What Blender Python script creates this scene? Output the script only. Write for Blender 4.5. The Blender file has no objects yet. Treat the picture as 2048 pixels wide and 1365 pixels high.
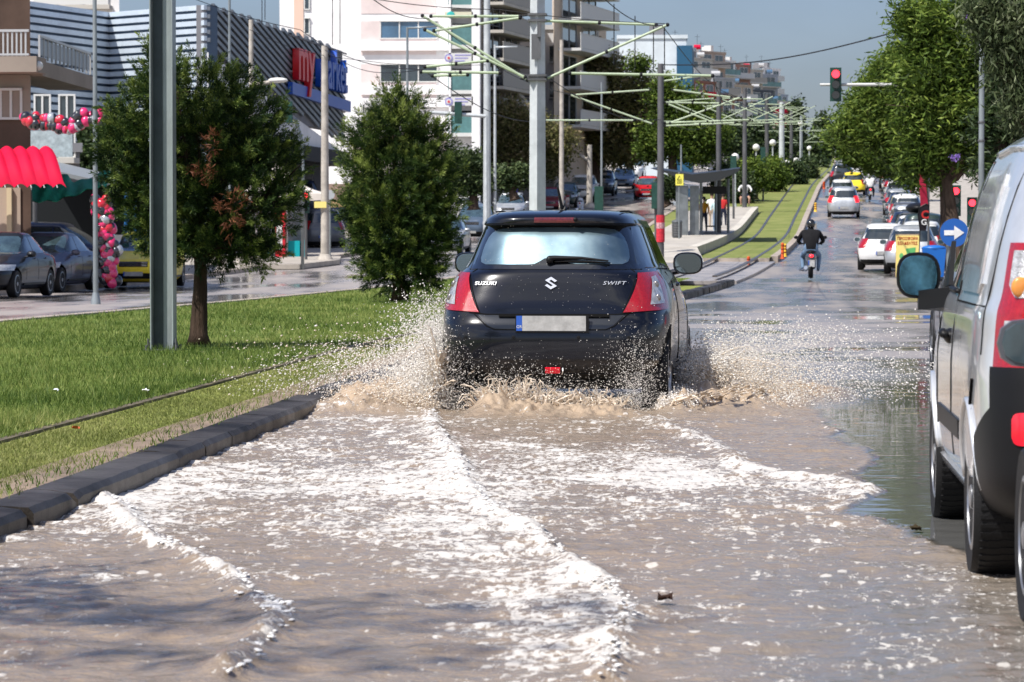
import bpy, math, random
import numpy as np
from mathutils import Vector, Matrix
R = math.radians
rng = np.random.default_rng(7)
random.seed(7)
scene = bpy.context.scene
col = scene.collection

# ------------------------------------------------------------------ camera
FPX = 6890.0; CX, CY = 1024.0, 682.5; CAMZ = 1.26
cam_d = bpy.data.cameras.new('camera'); cam = bpy.data.objects.new('camera', cam_d); col.objects.link(cam)
cam_d.sensor_width = 36.0; cam_d.lens = 36.0 * FPX / 2048.0
cam_d.clip_start = 0.5; cam_d.clip_end = 6000
cam.location = (0, 0, CAMZ)
YAW = math.atan((1475 - CX) / FPX); PITCH = math.atan((CY - 485) / FPX)
cam.rotation_euler = (math.pi / 2 - PITCH, 0, YAW)
scene.camera = cam
cam_d.dof.use_dof = True; cam_d.dof.focus_distance = 25.5; cam_d.dof.aperture_fstop = 11
CR = np.array(cam.rotation_euler.to_matrix())
def W(u, v, Y):
    d = CR @ np.array([u - CX, -(v - CY), -FPX]); d = d * (Y / d[1])
    return np.array([d[0], Y, d[2] + CAMZ])
def WX(u, Y): return float(W(u, 485, Y)[0])
def project(X, Y, Z):
    P = np.stack([X, Y, Z - CAMZ], -1) @ CR
    return CX - P[..., 0] / P[..., 2] * FPX, CY + P[..., 1] / P[..., 2] * FPX

# ------------------------------------------------------------------ world and sun
SUN_AZ, SUN_EL = R(46), R(54)      # azimuth measured from behind the camera towards the left
sdir = Vector((-math.sin(SUN_AZ) * math.cos(SUN_EL), -math.cos(SUN_AZ) * math.cos(SUN_EL), math.sin(SUN_EL)))
w = bpy.data.worlds.new("World"); scene.world = w; w.use_nodes = True
nt = w.node_tree; nt.nodes.clear()
out = nt.nodes.new('ShaderNodeOutputWorld'); bg = nt.nodes.new('ShaderNodeBackground')
sky = nt.nodes.new('ShaderNodeTexSky'); sky.sky_type = 'NISHITA'; sky.sun_disc = False
sky.sun_elevation = SUN_EL; sky.sun_rotation = math.atan2(sdir.x, sdir.y)
sky.air_density = 1.0; sky.dust_density = 1.5; sky.ozone_density = 2.5
tc = nt.nodes.new('ShaderNodeTexCoord'); mp = nt.nodes.new('ShaderNodeMapping'); mp.inputs['Scale'].default_value = (1.2, 1.2, 3.2)
ns = nt.nodes.new('ShaderNodeTexNoise'); ns.inputs['Scale'].default_value = 1.6; ns.inputs['Detail'].default_value = 7; ns.inputs['Roughness'].default_value = .6
cr = nt.nodes.new('ShaderNodeValToRGB'); cr.color_ramp.elements[0].position = .47; cr.color_ramp.elements[1].position = .62
sx = nt.nodes.new('ShaderNodeSeparateXYZ')
mr = nt.nodes.new('ShaderNodeMapRange'); mr.inputs[1].default_value = .35; mr.inputs[2].default_value = -.35   # broken bright cloud behind the camera, storm ahead
mu = nt.nodes.new('ShaderNodeMath'); mu.operation = 'MULTIPLY'
tint = nt.nodes.new('ShaderNodeMix'); tint.data_type = 'RGBA'; tint.blend_type = 'MULTIPLY'; tint.inputs[0].default_value = 1
tint.inputs[7].default_value = (.97, 1.02, 1.27, 1)
cl = nt.nodes.new('ShaderNodeMix'); cl.data_type = 'RGBA'; cl.inputs[7].default_value = (11, 11.2, 11.6, 1)
L = nt.links.new
L(tc.outputs['Generated'], mp.inputs[0]); L(mp.outputs[0], ns.inputs[0]); L(ns.outputs[0], cr.inputs[0])
L(tc.outputs['Generated'], sx.inputs[0]); L(sx.outputs['Y'], mr.inputs[0]); L(mr.outputs[0], mu.inputs[0]); L(cr.outputs[0], mu.inputs[1])
L(sky.outputs[0], tint.inputs[6]); L(tint.outputs[2], cl.inputs[6]); L(mu.outputs[0], cl.inputs[0])
n2_ = nt.nodes.new('ShaderNodeTexNoise'); n2_.inputs['Scale'].default_value = 5; n2_.inputs['Detail'].default_value = 6; L(mp.outputs[0], n2_.inputs[0])
r2_ = nt.nodes.new('ShaderNodeMapRange'); r2_.inputs[1].default_value = .3; r2_.inputs[2].default_value = .7; r2_.inputs[3].default_value = .86; r2_.inputs[4].default_value = 1.12; L(n2_.outputs[0], r2_.inputs[0])
cv = nt.nodes.new('ShaderNodeMix'); cv.data_type = 'RGBA'; cv.blend_type = 'MULTIPLY'; cv.inputs[0].default_value = 1; L(cl.outputs[2], cv.inputs[6]); L(r2_.outputs[0], cv.inputs[7]); L(cv.outputs[2], bg.inputs[0]); L(bg.outputs[0], out.inputs[0])
bg.inputs[1].default_value = 0.076
sun_d = bpy.data.lights.new('sun', 'SUN'); sun_d.energy = 5.0; sun_d.angle = R(.55); sun_d.color = (1, .96, .9)
sun = bpy.data.objects.new('sun', sun_d); col.objects.link(sun)
sun.rotation_euler = sdir.to_track_quat('Z', 'Y').to_euler(); sun.location = (-20, -10, 40)
scene.view_settings.view_transform = 'Standard'; scene.view_settings.look = 'None'
scene.view_settings.exposure = 0.33; scene.view_settings.gamma = 1
scene.cycles.max_bounces = 6; scene.cycles.transparent_max_bounces = 8
scene.cycles.use_denoising = True
scene.cycles.caustics_reflective = False; scene.cycles.caustics_refractive = False
scene.cycles.sample_clamp_indirect = 6

# ------------------------------------------------------------------ materials
MATS = {}
def nodes_of(m):
    m.use_nodes = True; n = m.node_tree; return n, n.nodes['Principled BSDF']
def mat(name, c, rough=.6, metal=0, spec=None, coat=0, var=0, vs=3.0, bump=0, bs=40, c2=None, emit=0, trans=0, stretch=(1, 1, 1), crough=.05, rvar=0):
    if name in MATS: return MATS[name]
    m = bpy.data.materials.new(name); n, b = nodes_of(m); l = n.links.new
    if spec is None: spec = .5 if rough < .45 else .15
    b.inputs['Base Color'].default_value = (*c, 1); b.inputs['Roughness'].default_value = rough
    b.inputs['Metallic'].default_value = metal; b.inputs['Specular IOR Level'].default_value = spec
    if coat: b.inputs['Coat Weight'].default_value = coat; b.inputs['Coat Roughness'].default_value = crough
    if emit: b.inputs['Emission Color'].default_value = (*c, 1); b.inputs['Emission Strength'].default_value = emit
    if trans: b.inputs['Transmission Weight'].default_value = trans
    if var or bump or rvar:
        t = n.nodes.new('ShaderNodeTexCoord'); q = n.nodes.new('ShaderNodeMapping'); l(t.outputs['Object'], q.inputs[0]); q.inputs['Scale'].default_value = stretch
    if var:
        k = n.nodes.new('ShaderNodeTexNoise'); k.inputs['Scale'].default_value = vs; k.inputs['Detail'].default_value = 6; k.inputs['Roughness'].default_value = .65; l(q.outputs[0], k.inputs[0])
        r = n.nodes.new('ShaderNodeMapRange'); r.inputs[1].default_value = .35; r.inputs[2].default_value = .65; l(k.outputs[0], r.inputs[0])
        x = n.nodes.new('ShaderNodeMix'); x.data_type = 'RGBA'
        cc = c2 if c2 else tuple(v * (1 - var) for v in c)
        x.inputs[6].default_value = (*cc, 1); x.inputs[7].default_value = (*c, 1) if c2 else (*[min(1, v * (1 + var * .6)) for v in c], 1)
        l(r.outputs[0], x.inputs[0]); l(x.outputs[2], b.inputs['Base Color'])
        if rvar:
            r2 = n.nodes.new('ShaderNodeMapRange'); r2.inputs[1].default_value = .35; r2.inputs[2].default_value = .65
            r2.inputs[3].default_value = rough; r2.inputs[4].default_value = rough + rvar; l(k.outputs[0], r2.inputs[0]); l(r2.outputs[0], b.inputs['Roughness'])
    if bump:
        k2 = n.nodes.new('ShaderNodeTexNoise'); k2.inputs['Scale'].default_value = bs; k2.inputs['Detail'].default_value = 4; l(q.outputs[0], k2.inputs[0])
        bp = n.nodes.new('ShaderNodeBump'); bp.inputs['Strength'].default_value = bump; bp.inputs['Distance'].default_value = .02
        l(k2.outputs[0], bp.inputs['Height']); l(bp.outputs[0], b.inputs['Normal'])
    MATS[name] = m; return m
def paint(name, c, metal=.0, rough=.35, coat=1):
    """car paint with clear coat, thin film of dust and dried rain spots"""
    if name in MATS: return MATS[name]
    m = mat(name, c, rough, metal, .2, coat=coat, var=.18, vs=2.5, bump=.02, bs=180); return m
def leafmat(name, c1, c2, c3, tr=.25, rough=.55):
    m = bpy.data.materials.new(name); n, b = nodes_of(m); l = n.links.new
    a = n.nodes.new('ShaderNodeAttribute'); a.attribute_name = 'rnd'
    r = n.nodes.new('ShaderNodeValToRGB'); e = r.color_ramp.elements
    e[0].color = (*c1, 1); e[0].position = .1; e[1].color = (*c3, 1); e[1].position = .95
    k = e.new(.55); k.color = (*c2, 1)
    l(a.outputs['Fac'], r.inputs[0]); l(r.outputs[0], b.inputs['Base Color']); b.inputs['Roughness'].default_value = rough; b.inputs['Specular IOR Level'].default_value = .22
    t = n.nodes.new('ShaderNodeBsdfTranslucent'); l(r.outputs[0], t.inputs[0]); x = n.nodes.new('ShaderNodeMixShader'); x.inputs[0].default_value = tr
    l(b.outputs[0], x.inputs[1]); l(t.outputs[0], x.inputs[2]); l(x.outputs[0], n.nodes['Material Output'].inputs[0])
    MATS[name] = m; return m

# ------------------------------------------------------------------ mesh tools
def tag(o, label=None, cat=None, group=None, kind=None):
    if label: o['label'] = label
    if cat: o['category'] = cat
    if group: o['group'] = group
    if kind: o['kind'] = kind
    return o
def thing(name, label, cat, loc=(0, 0, 0), rz=0, group=None):
    o = bpy.data.objects.new(name, None); col.objects.link(o); o.location = tuple(float(v) for v in loc); o.rotation_euler = (0, 0, rz); o.empty_display_size = .2
    return tag(o, label, cat, group)
class MB:
    def __init__(s): s.V = []; s.F = []; s.M = []; s.n = 0
    def add(s, V, F, m=0):
        V = np.asarray(V, float).reshape(-1, 3); s.V.append(V)
        for f in F: s.F.append(tuple(int(i) + s.n for i in f)); s.M.append(m)
        s.n += len(V); return s
    def box(s, c, d, rz=0, m=0, rx=0):
        x, y, z = d[0] / 2, d[1] / 2, d[2] / 2
        V = np.array([[-x, -y, -z], [x, -y, -z], [x, y, -z], [-x, y, -z], [-x, -y, z], [x, -y, z], [x, y, z], [-x, y, z]])
        if rx: V = V @ np.array(Matrix.Rotation(rx, 3, 'X')).T
        if rz: V = V @ np.array(Matrix.Rotation(rz, 3, 'Z')).T
        return s.add(V + np.array(c), [(0, 3, 2, 1), (4, 5, 6, 7), (0, 1, 5, 4), (1, 2, 6, 5), (2, 3, 7, 6), (3, 0, 4, 7)], m)
    def span(s, a, b, m=0):
        a = np.array(a, float); b = np.array(b, float); return s.box((a + b) / 2, np.abs(b - a), 0, m)
    def tube(s, P, r, n=8, m=0, cap=True, sq=1.0):
        P = np.asarray(P, float); k = len(P); r = np.ones(k) * r if np.isscalar(r) else np.asarray(r, float)
        T = np.gradient(P, axis=0); T /= (np.linalg.norm(T, axis=1)[:, None] + 1e-9)
        up = np.array([0, 0, 1.]) if abs(T[0][2]) < .9 else np.array([1., 0, 0])
        V = []
        for i in range(k):
            a = np.cross(T[i], up); a /= (np.linalg.norm(a) + 1e-9); b = np.cross(a, T[i]); up = b if abs(np.linalg.norm(b)) > .1 else up
            t = np.arange(n) * 2 * math.pi / n
            V.append(P[i] + r[i] * (np.cos(t)[:, None] * a + sq * np.sin(t)[:, None] * b))
        F = []
        for i in range(k - 1):
            for j in range(n):
                j2 = (j + 1) % n; F.append((i * n + j, i * n + j2, (i + 1) * n + j2, (i + 1) * n + j))
        if cap: F.append(tuple(range(n))[::-1]); F.append(tuple(range((k - 1) * n, k * n)))
        return s.add(np.concatenate(V), F, m)
    def bar(s, a, b, r, n=8, m=0): return s.tube([a, b], r, n, m)
    def ball(s, c, r, nu=12, nv=8, m=0):
        r = np.ones(3) * r if np.isscalar(r) else np.array(r); V = []; F = []
        for i in range(nv + 1):
            p = math.pi * i / nv
            for j in range(nu):
                t = 2 * math.pi * j / nu; V.append([math.sin(p) * math.cos(t), math.sin(p) * math.sin(t), math.cos(p)])
        for i in range(nv):
            for j in range(nu): F.append((i * nu + j, (i + 1) * nu + j, (i + 1) * nu + (j + 1) % nu, i * nu + (j + 1) % nu))
        return s.add(np.array(V) * r + np.array(c), F, m)
    def lathe(s, c, prof, n=20, m=0, axis='z'):
        V = []; F = []; k = len(prof)
        for (r, h) in prof:
            for j in range(n):
                t = 2 * math.pi * j / n; p = [r * math.cos(t), r * math.sin(t), h]
                if axis == 'x': p = [h, r * math.cos(t), r * math.sin(t)]
                if axis == 'y': p = [r * math.cos(t), h, -r * math.sin(t)]
                V.append(p)
        for i in range(k - 1):
            for j in range(n): F.append((i * n + j, i * n + (j + 1) % n, (i + 1) * n + (j + 1) % n, (i + 1) * n + j))
        F.append(tuple(range(n))[::-1]); F.append(tuple(range((k - 1) * n, k * n)))
        return s.add(np.array(V) + np.array(c), F, m)
    def prism(s, P, d, m=0):
        """polygon P (3-D points) extruded by vector d"""
        P = np.array(P, float); k = len(P); V = np.concatenate([P, P + np.array(d)])
        F = [tuple(range(k))[::-1], tuple(range(k, 2 * k))] + [(i, (i + 1) % k, k + (i + 1) % k, k + i) for i in range(k)]
        return s.add(V, F, m)
    def grid(s, A, m=0, closed=False):
        a, b = A.shape[:2]; F = []
        for i in range(a - 1):
            for j in range(b - (0 if closed else 1)):
                j2 = (j + 1) % b; F.append((i * b + j, i * b + j2, (i + 1) * b + j2, (i + 1) * b + j))
        return s.add(A.reshape(-1, 3), F, m)
    def build(s, name, mats, parent=None, smooth=False, world=False, label=None):
        V = np.concatenate(s.V) if s.V else np.zeros((0, 3))
        if world and parent is not None: V = V - np.array(parent.location)
        me = bpy.data.meshes.new(name); me.from_pydata(V.tolist(), [], s.F)
        if not isinstance(mats, (list, tuple)): mats = [mats]
        for q in mats: me.materials.append(q)
        if len(mats) > 1: me.polygons.foreach_set('material_index', s.M)
        if smooth: me.polygons.foreach_set('use_smooth', [True] * len(me.polygons))
        me.update(); o = bpy.data.objects.new(name, me); col.objects.link(o); o.parent = parent
        if label: o['label'] = label
        if smooth == 'auto':
            try: me.set_sharp_from_angle(angle=R(38))
            except Exception: pass
        return o
def quads_obj(name, V, material, parent=None, rnd=None, k=4, world=False, normals_up=False):
    """V: (n*k,3) vertices of n separate k-gons, fast path"""
    V = np.asarray(V, np.float32)
    if world and parent is not None: V = V - np.array(parent.location, np.float32)
    n = len(V) // k; me = bpy.data.meshes.new(name)
    me.vertices.add(n * k); me.vertices.foreach_set('co', V.ravel())
    me.loops.add(n * k); me.loops.foreach_set('vertex_index', np.arange(n * k, dtype=np.int32))
    me.polygons.add(n); me.polygons.foreach_set('loop_start', np.arange(0, n * k, k, dtype=np.int32)); me.polygons.foreach_set('loop_total', np.full(n, k, np.int32))
    me.materials.append(material)
    if rnd is not None:
        at = me.attributes.new('rnd', 'FLOAT', 'POINT'); at.data.foreach_set('value', np.repeat(np.clip(rnd, 0, 1), k).astype(np.float32))
    me.update(calc_edges=True); me.validate()
    o = bpy.data.objects.new(name, me); col.objects.link(o); o.parent = parent; return o
def tris_obj(name, V, F, material, parent=None, smooth=True, attrs=None):
    """indexed faces, fast path. F (n,k)"""
    V = np.asarray(V, np.float32); F = np.asarray(F, np.int32); n, k = F.shape; me = bpy.data.meshes.new(name)
    me.vertices.add(len(V)); me.vertices.foreach_set('co', V.ravel()); me.loops.add(n * k); me.loops.foreach_set('vertex_index', F.ravel())
    me.polygons.add(n); me.polygons.foreach_set('loop_start', np.arange(0, n * k, k, dtype=np.int32)); me.polygons.foreach_set('loop_total', np.full(n, k, np.int32))
    if smooth: me.polygons.foreach_set('use_smooth', np.ones(n, bool))
    me.materials.append(material)
    for a, v in (attrs or {}).items():
        at = me.attributes.new(a, 'FLOAT', 'POINT'); at.data.foreach_set('value', np.asarray(v, np.float32).ravel())
    me.update(calc_edges=True); o = bpy.data.objects.new(name, me); col.objects.link(o); o.parent = parent; return o
def text_obj(name, s, size, ext, M, material, parent=None, sx=1, shear=0, bold=0, sp=1):
    cu = bpy.data.curves.new('t', 'FONT'); cu.body = s; cu.size = size; cu.extrude = ext; cu.align_x = 'CENTER'; cu.shear = shear; cu.offset = bold; cu.space_character = sp
    cu.resolution_u = 3
    t = bpy.data.objects.new('t', cu); col.objects.link(t); bpy.context.view_layer.update()
    me = bpy.data.meshes.new_from_object(t.evaluated_get(bpy.context.evaluated_depsgraph_get()))
    bpy.data.objects.remove(t); me.transform(M @ Matrix.Diagonal((sx, 1, 1, 1))); me.materials.clear(); me.materials.append(material); me.name = name
    o = bpy.data.objects.new(name, me); col.objects.link(o); o.parent = parent; return o
def dup(root, loc, rz, label=None, group=None, mats=None, sc=1):
    def cp(o, parent):
        c = o.copy(); col.objects.link(c); c.parent = parent
        if mats and c.type == 'MESH':
            for sl in c.material_slots:
                if sl.material and sl.material.name in mats: mm = mats[sl.material.name]; sl.link = 'OBJECT'; sl.material = mm
        for ch in o.children: cp(ch, c)
        return c
    r = cp(root, None); r.location = tuple(float(v) for v in loc); r.rotation_euler = (0, 0, rz); r.scale = (sc, sc, sc)
    if label: r['label'] = label
    if group: r['group'] = group
    return r

# smooth value noise in numpy (2-D)
class VN:
    def __init__(s, seed): s.g = np.random.default_rng(seed).random((256, 256))
    def __call__(s, x, y):
        x = np.asarray(x, float); y = np.asarray(y, float); xi = np.floor(x).astype(int); yi = np.floor(y).astype(int); fx = x - xi; fy = y - yi
        fx = fx * fx * (3 - 2 * fx); fy = fy * fy * (3 - 2 * fy); g = s.g; a = lambda i, j: g[(xi + i) % 256, (yi + j) % 256]
        return (a(0, 0) * (1 - fx) + a(1, 0) * fx) * (1 - fy) + (a(0, 1) * (1 - fx) + a(1, 1) * fx) * fy - .5
def fbm(x, y, o=4, seed=1):
    r = 0; am = 1
    for i in range(o): r = r + am * VN(seed + i)(x * 2 ** i + 13.7 * i, y * 2 ** i + 5.1 * i); am *= .5
    return r

# ------------------------------------------------------------------ terrain: height and sideways drift of the road along Y
ZY = [(-40, 0), (60, 0), (85, .05), (103, .23), (125, .65), (162, 1.4), (191, 2.6), (225, 4.1), (250, 5.2), (300, 6.9), (400, 9.6), (600, 15.5), (900, 25), (1400, 40)]
OY = [(-40, 0), (35, 0), (70, 1.5), (106, 3.6), (125, 4.6), (162, 6.0), (191, 7.0), (250, 9.1), (300, 11.0), (400, 14.2), (600, 20), (900, 28), (1400, 40)]
def mono(tab):
    t = np.array(tab, float); x, y = t[:, 0], t[:, 1]; h = np.diff(x); d = np.diff(y) / h; m = np.zeros(len(x)); m[0] = d[0]; m[-1] = d[-1]
    for i in range(1, len(x) - 1): m[i] = 0 if d[i - 1] * d[i] <= 0 else 2 * d[i - 1] * d[i] / (d[i - 1] + d[i])
    def f(q):
        q = np.clip(np.asarray(q, float), x[0], x[-1]); i = np.clip(np.searchsorted(x, q) - 1, 0, len(h) - 1); s = (q - x[i]) / h[i]
        return y[i] * (1 + 2 * s) * (1 - s) ** 2 + m[i] * h[i] * s * (1 - s) ** 2 + y[i + 1] * s * s * (3 - 2 * s) + m[i + 1] * h[i] * s * s * (s - 1)
    return f
ZG = mono(ZY); OX = mono(OY)
# ------------------------------------------------------------------ setting: ground, roads, median, kerbs, water
def strip(name, r0, r1, dz, Y0, Y1, m, nx=2, kind='structure', step=2.0, curve=True, thick=0):
    ys = np.arange(Y0, Y1 + step, step) if Y1 < 400 else np.concatenate([np.arange(Y0, 300, step), np.arange(300, Y1 + 20, 20)])
    A = np.zeros((len(ys), nx, 3)); t = np.linspace(0, 1, nx)
    for i, y in enumerate(ys):
        A[i, :, 0] = OX(y) + r0 + (r1 - r0) * t; A[i, :, 1] = y; A[i, :, 2] = ZG(y) + dz
    mb = MB(); mb.grid(A[:, ::1])
    if thick:
        e = A.copy(); 
        for j in (0, nx - 1):
            B = np.stack([A[:, j], A[:, j] - [0, 0, thick]], 1); mb.grid(B if j == 0 else B[:, ::-1])
        B = np.stack([A[0], A[0] - [0, 0, thick]], 1); mb.grid(B)
    o = mb.build(name, m); tag(o, kind=kind); return o
asph = bpy.data.materials.new('wet_asphalt')
def wet(m, c1, c2, r0, r1, sc, dark=.5):
    n, b = nodes_of(m); l = n.links.new
    t = n.nodes.new('ShaderNodeTexCoord'); q = n.nodes.new('ShaderNodeMapping'); q.inputs['Scale'].default_value = (1, .22, 1); l(t.outputs['Object'], q.inputs[0])
    k = n.nodes.new('ShaderNodeTexNoise'); k.inputs['Scale'].default_value = sc; k.inputs['Detail'].default_value = 7; k.inputs['Roughness'].default_value = .6; l(q.outputs[0], k.inputs[0])
    g = n.nodes.new('ShaderNodeTexNoise'); g.inputs['Scale'].default_value = 28; g.inputs['Detail'].default_value = 3; l(t.outputs['Object'], g.inputs[0])
    mr = n.nodes.new('ShaderNodeMapRange'); mr.inputs[1].default_value = .42; mr.inputs[2].default_value = .6; l(k.outputs[0], mr.inputs[0])
    x = n.nodes.new('ShaderNodeMix'); x.data_type = 'RGBA'; x.inputs[6].default_value = (*c1, 1); x.inputs[7].default_value = (*c2, 1); l(mr.outputs[0], x.inputs[0])
    x2 = n.nodes.new('ShaderNodeMix'); x2.data_type = 'RGBA'; x2.blend_type = 'MULTIPLY'; x2.inputs[0].default_value = .6
    g2 = n.nodes.new('ShaderNodeMapRange'); g2.inputs[1].default_value = .3; g2.inputs[2].default_value = .7; g2.inputs[3].default_value = .55; g2.inputs[4].default_value = 1.25; l(g.outputs[0], g2.inputs[0])
    l(x.outputs[2], x2.inputs[6]); l(g2.outputs[0], x2.inputs[7]); l(x2.outputs[2], b.inputs['Base Color'])
    r = n.nodes.new('ShaderNodeMapRange'); r.inputs[1].default_value = .42; r.inputs[2].default_value = .6; r.inputs[3].default_value = r0; r.inputs[4].default_value = r1; l(k.outputs[0], r.inputs[0]); l(r.outputs[0], b.inputs['Roughness'])
    bp = n.nodes.new('ShaderNodeBump'); bp.inputs['Strength'].default_value = .12; bp.inputs['Distance'].default_value = .01; l(g.outputs[0], bp.inputs['Height']); l(bp.outputs[0], b.inputs['Normal'])
    return m
wet(asph, (.10, .098, .095), (.31, .275, .245), .13, .5, .55)
asph2 = wet(bpy.data.materials.new('damp_asphalt'), (.17, .16, .155), (.36, .32, .29), .06, .5, .5)
pave = mat('paving', (.42, .38, .33), .55, var=.25, vs=1.5, bump=.1)
kerbm = mat('kerb_stone', (.085, .072, .06), .5, spec=.12, var=.8, vs=1.1, bump=.3, bs=80, c2=(.016, .014, .012), rvar=-.2)
kerb2 = mat('kerb_concrete', (.40, .34, .29), .6, var=.3, vs=3, bump=.2)
lawn = mat('lawn', (.18, .22, .05), .8, var=.4, vs=2.2, c2=(.085, .14, .022), bump=.6, bs=60)
lawn_y = mat('mown_lawn', (.26, .27, .07), .85, var=.4, vs=2.5, c2=(.17, .21, .045), bump=.6, bs=70)
soil = mat('muddy_water', (.27, .20, .14), .5, var=.3, vs=3, bump=.1)
# far ground sheet
mb = MB(); ys = np.concatenate([np.arange(-30, 300, 15), np.arange(300, 1500, 50), [3000]])
A = np.zeros((len(ys), 2, 3))
for i, y in enumerate(ys): A[i, 0] = (-900, y, ZG(y) - .12); A[i, 1] = (900, y, ZG(y) - .12)
tag(mb.grid(A).build('ground', mat('ground', (.22, .2, .17), .8, var=.3, vs=.3)), kind='structure')
strip('road', -3.12, 3.3, -.06, -5, 1300, asph, 2)
strip('road', -19.5, -11.15, -.02, 20, 1300, asph2, 2)
strip('pavement', -60, -19.5, .10, 30, 1300, pave, 2, thick=.25)
strip('kerb', -19.62, -19.38, .115, 30, 700, kerb2, 2, thick=.2)
strip('pavement', 3.45, 9.5, .12, 0, 900, pave, 2, thick=.2)
strip('kerb', 3.3, 3.5, .135, 0, 700, kerb2, 2, thick=.2)
# median pieces: near lawn up to the crossing, then lawn again
NEAR_END = 97
strip('lawn', -4.28, -3.32, .085, 5, 88, lawn_y, 5, step=1)
strip('lawn', -11.0, -4.36, .105, 5, NEAR_END, lawn, 5, step=1)
strip('mud_verge', -3.62, -3.30, .094, 5, 40, soil, 2)
strip('kerb', -11.2, -10.95, .13, 20, NEAR_END, kerb2, 2, thick=.25)
strip('crossing', -11.2, -3.1, .02, NEAR_END, 121, mat('crossing', (.34, .31, .29), .22, var=.35, vs=1.2, rvar=.3), 2, thick=.1)
strip('lawn_front', -5.95, -3.3, .139, 120.9, 121, MATS.get('kerb_concrete'), 2, step=.1, thick=.3)
strip('lawn', -5.95, -3.3, .14, 121, 1300, mat('track_lawn', (.24, .25, .085), .85, var=.35, vs=.7, c2=(.13, .165, .04), bump=.6, bs=14), 5)
strip('lawn', -11.0, -9.2, .14, 121, 1300, MATS['track_lawn'], 3)
strip('lawn', -9.2, -5.95, .13, 196, 1300, MATS['track_lawn'], 3)
strip('kerb', -11.2, -10.95, .17, 121, 700, kerb2, 2, thick=.25)
strip('kerb', -3.35, -3.08, .16, 123, 700, kerb2, 2, thick=.3)
# tram rails set in the grass
railm = mat('rail_steel', (.16, .14, .125), .35, metal=.6, var=.3, vs=8)
for rr in (-5.25, -3.85): strip('tram_rail', rr, rr + .13, .155, 98, 700, railm, 2, thick=.05)
strip('rail_edge', -4.36, -4.29, .103, 5, 88, mat('rail_edge', (.15, .125, .085), .6, var=.6, vs=6, bump=.5), 2, thick=.05)
# near kerb: individual stones, one object each would never move: the kerb is structure
mb = MB(); y = 6.0
while y < 96:
    ln = 1.0; x = float(OX(y)); dx = rng.normal(0, .005); dz = rng.normal(0, .004)
    if not 15.3 < y < 15.4:
        P = np.array([[-3.33, -.2], [-3.10, -.2], [-3.097, .066], [-3.122, .094], [-3.24, .099], [-3.33, .101]])
        c0 = OX(y + .012); c1 = OX(y + ln - .012)
        N = 9; prof = []
        for i in range(N):
            f = i / (N - 1); yy = y + .006 + f * (ln - .012); x0 = c0 + (c1 - c0) * f
            q = P.copy(); q[2:4] += rng.normal(0, .0012, (2, 2))
            if i in (0, N - 1) and rng.random() < .55: q[2:4, 1] -= abs(rng.normal(0, .012)); q[2:4, 0] -= abs(rng.normal(0, .01))
            prof.append(np.stack([x0 + dx + q[:, 0], np.full(6, yy), q[:, 1] + dz + float(ZG(yy))], 1))
        Aq = np.array(prof); mb.grid(Aq, closed=True); k = len(P)
        base = mb.n - N * k
        mb.F.append(tuple(base + i for i in range(k))); mb.M.append(0); mb.F.append(tuple(base + (N - 1) * k + i for i in range(k))[::-1]); mb.M.append(0)
    y += ln
ko = mb.build('kerb', kerbm); tag(ko, kind='structure')

# ------------------------------------------------------------------ flood water
CARX0 = WX(1101, 25.8); CARYAW = -R(2.4)
def seg_d(X, Y, P):
    """signed-less distance to polyline P and nearest param"""
    best = np.full(X.shape, 1e9)
    for (a, b) in zip(P[:-1], P[1:]):
        a = np.array(a); b = np.array(b); d = b - a; t = np.clip(((X - a[0]) * d[0] + (Y - a[1]) * d[1]) / (d @ d), 0, 1)
        best = np.minimum(best, np.hypot(X - a[0] - t * d[0], Y - a[1] - t * d[1]))
    return best
def gp(u, v):          # photo point on the water plane
    d = CR @ np.array([u - CX, -(v - CY), -FPX]); s = -CAMZ / d[2]; return (d[0] * s, d[1] * s)
ys = []; y = 8.6
while y < 62: ys.append(y); y += .018 if y < 13 else (.024 if y < 30 else .08 + (y - 30) * .01)
ys = np.array(ys); xs = np.concatenate([np.arange(-3.115, 1.4, .017), np.arange(1.4, 3.3, .05)])
X, Y = np.meshgrid(xs, ys); OFF = OX(Y); X = X + OFF
U, V = project(X, Y, np.zeros_like(X))
sm = lambda a, b, x: (lambda t: t * t * (3 - 2 * t))(np.clip((x - a) / (b - a), 0, 1))
B = np.interp(V, [600, 740, 765, 800, 870, 915, 950, 975, 1000, 1020, 1045, 1060, 1090, 1110, 1400], [1330, 1500, 1640, 1600, 1680, 1755, 1690, 1745, 1750, 1700, 1760, 1830, 1880, 1960, 2400])
wob = fbm(X * 3, Y * 1.6, 4, 3) * 70
mud_and_shade = sm(-14, 14, B + wob * .6 - U) * sm(735, 765, V + wob * .15)
A1 = [(850, 800), (865, 850), (885, 885), (925, 935), (918, 965), (1000, 1035), (1068, 1068), (1110, 1110), (1190, 1165), (1225, 1190), (1255, 1235), (1225, 1290), (1215, 1365)]
D1 = [(205, 998), (250, 1030), (280, 1080), (345, 1100), (395, 1130), (470, 1160), (480, 1190), (555, 1225), (560, 1245), (535, 1275), (490, 1325), (440, 1360)]
C1 = [(1290, 835), (1360, 865), (1460, 905), (1480, 935), (1560, 950), (1660, 965), (1745, 982), (1700, 988), (1750, 998), (1700, 1015)]
E1 = [(1440, 800), (1560, 830), (1690, 870), (1755, 912), (1730, 935), (1670, 955)]
K1 = [(20, 1075), (240, 1000), (470, 905), (660, 825)]
dA = seg_d(X, Y, [gp(*p) for p in A1]); dD = seg_d(X, Y, [gp(*p) for p in D1]); dC = seg_d(X, Y, [gp(*p) for p in C1]); dE = seg_d(X, Y, [gp(*p) for p in E1])
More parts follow.
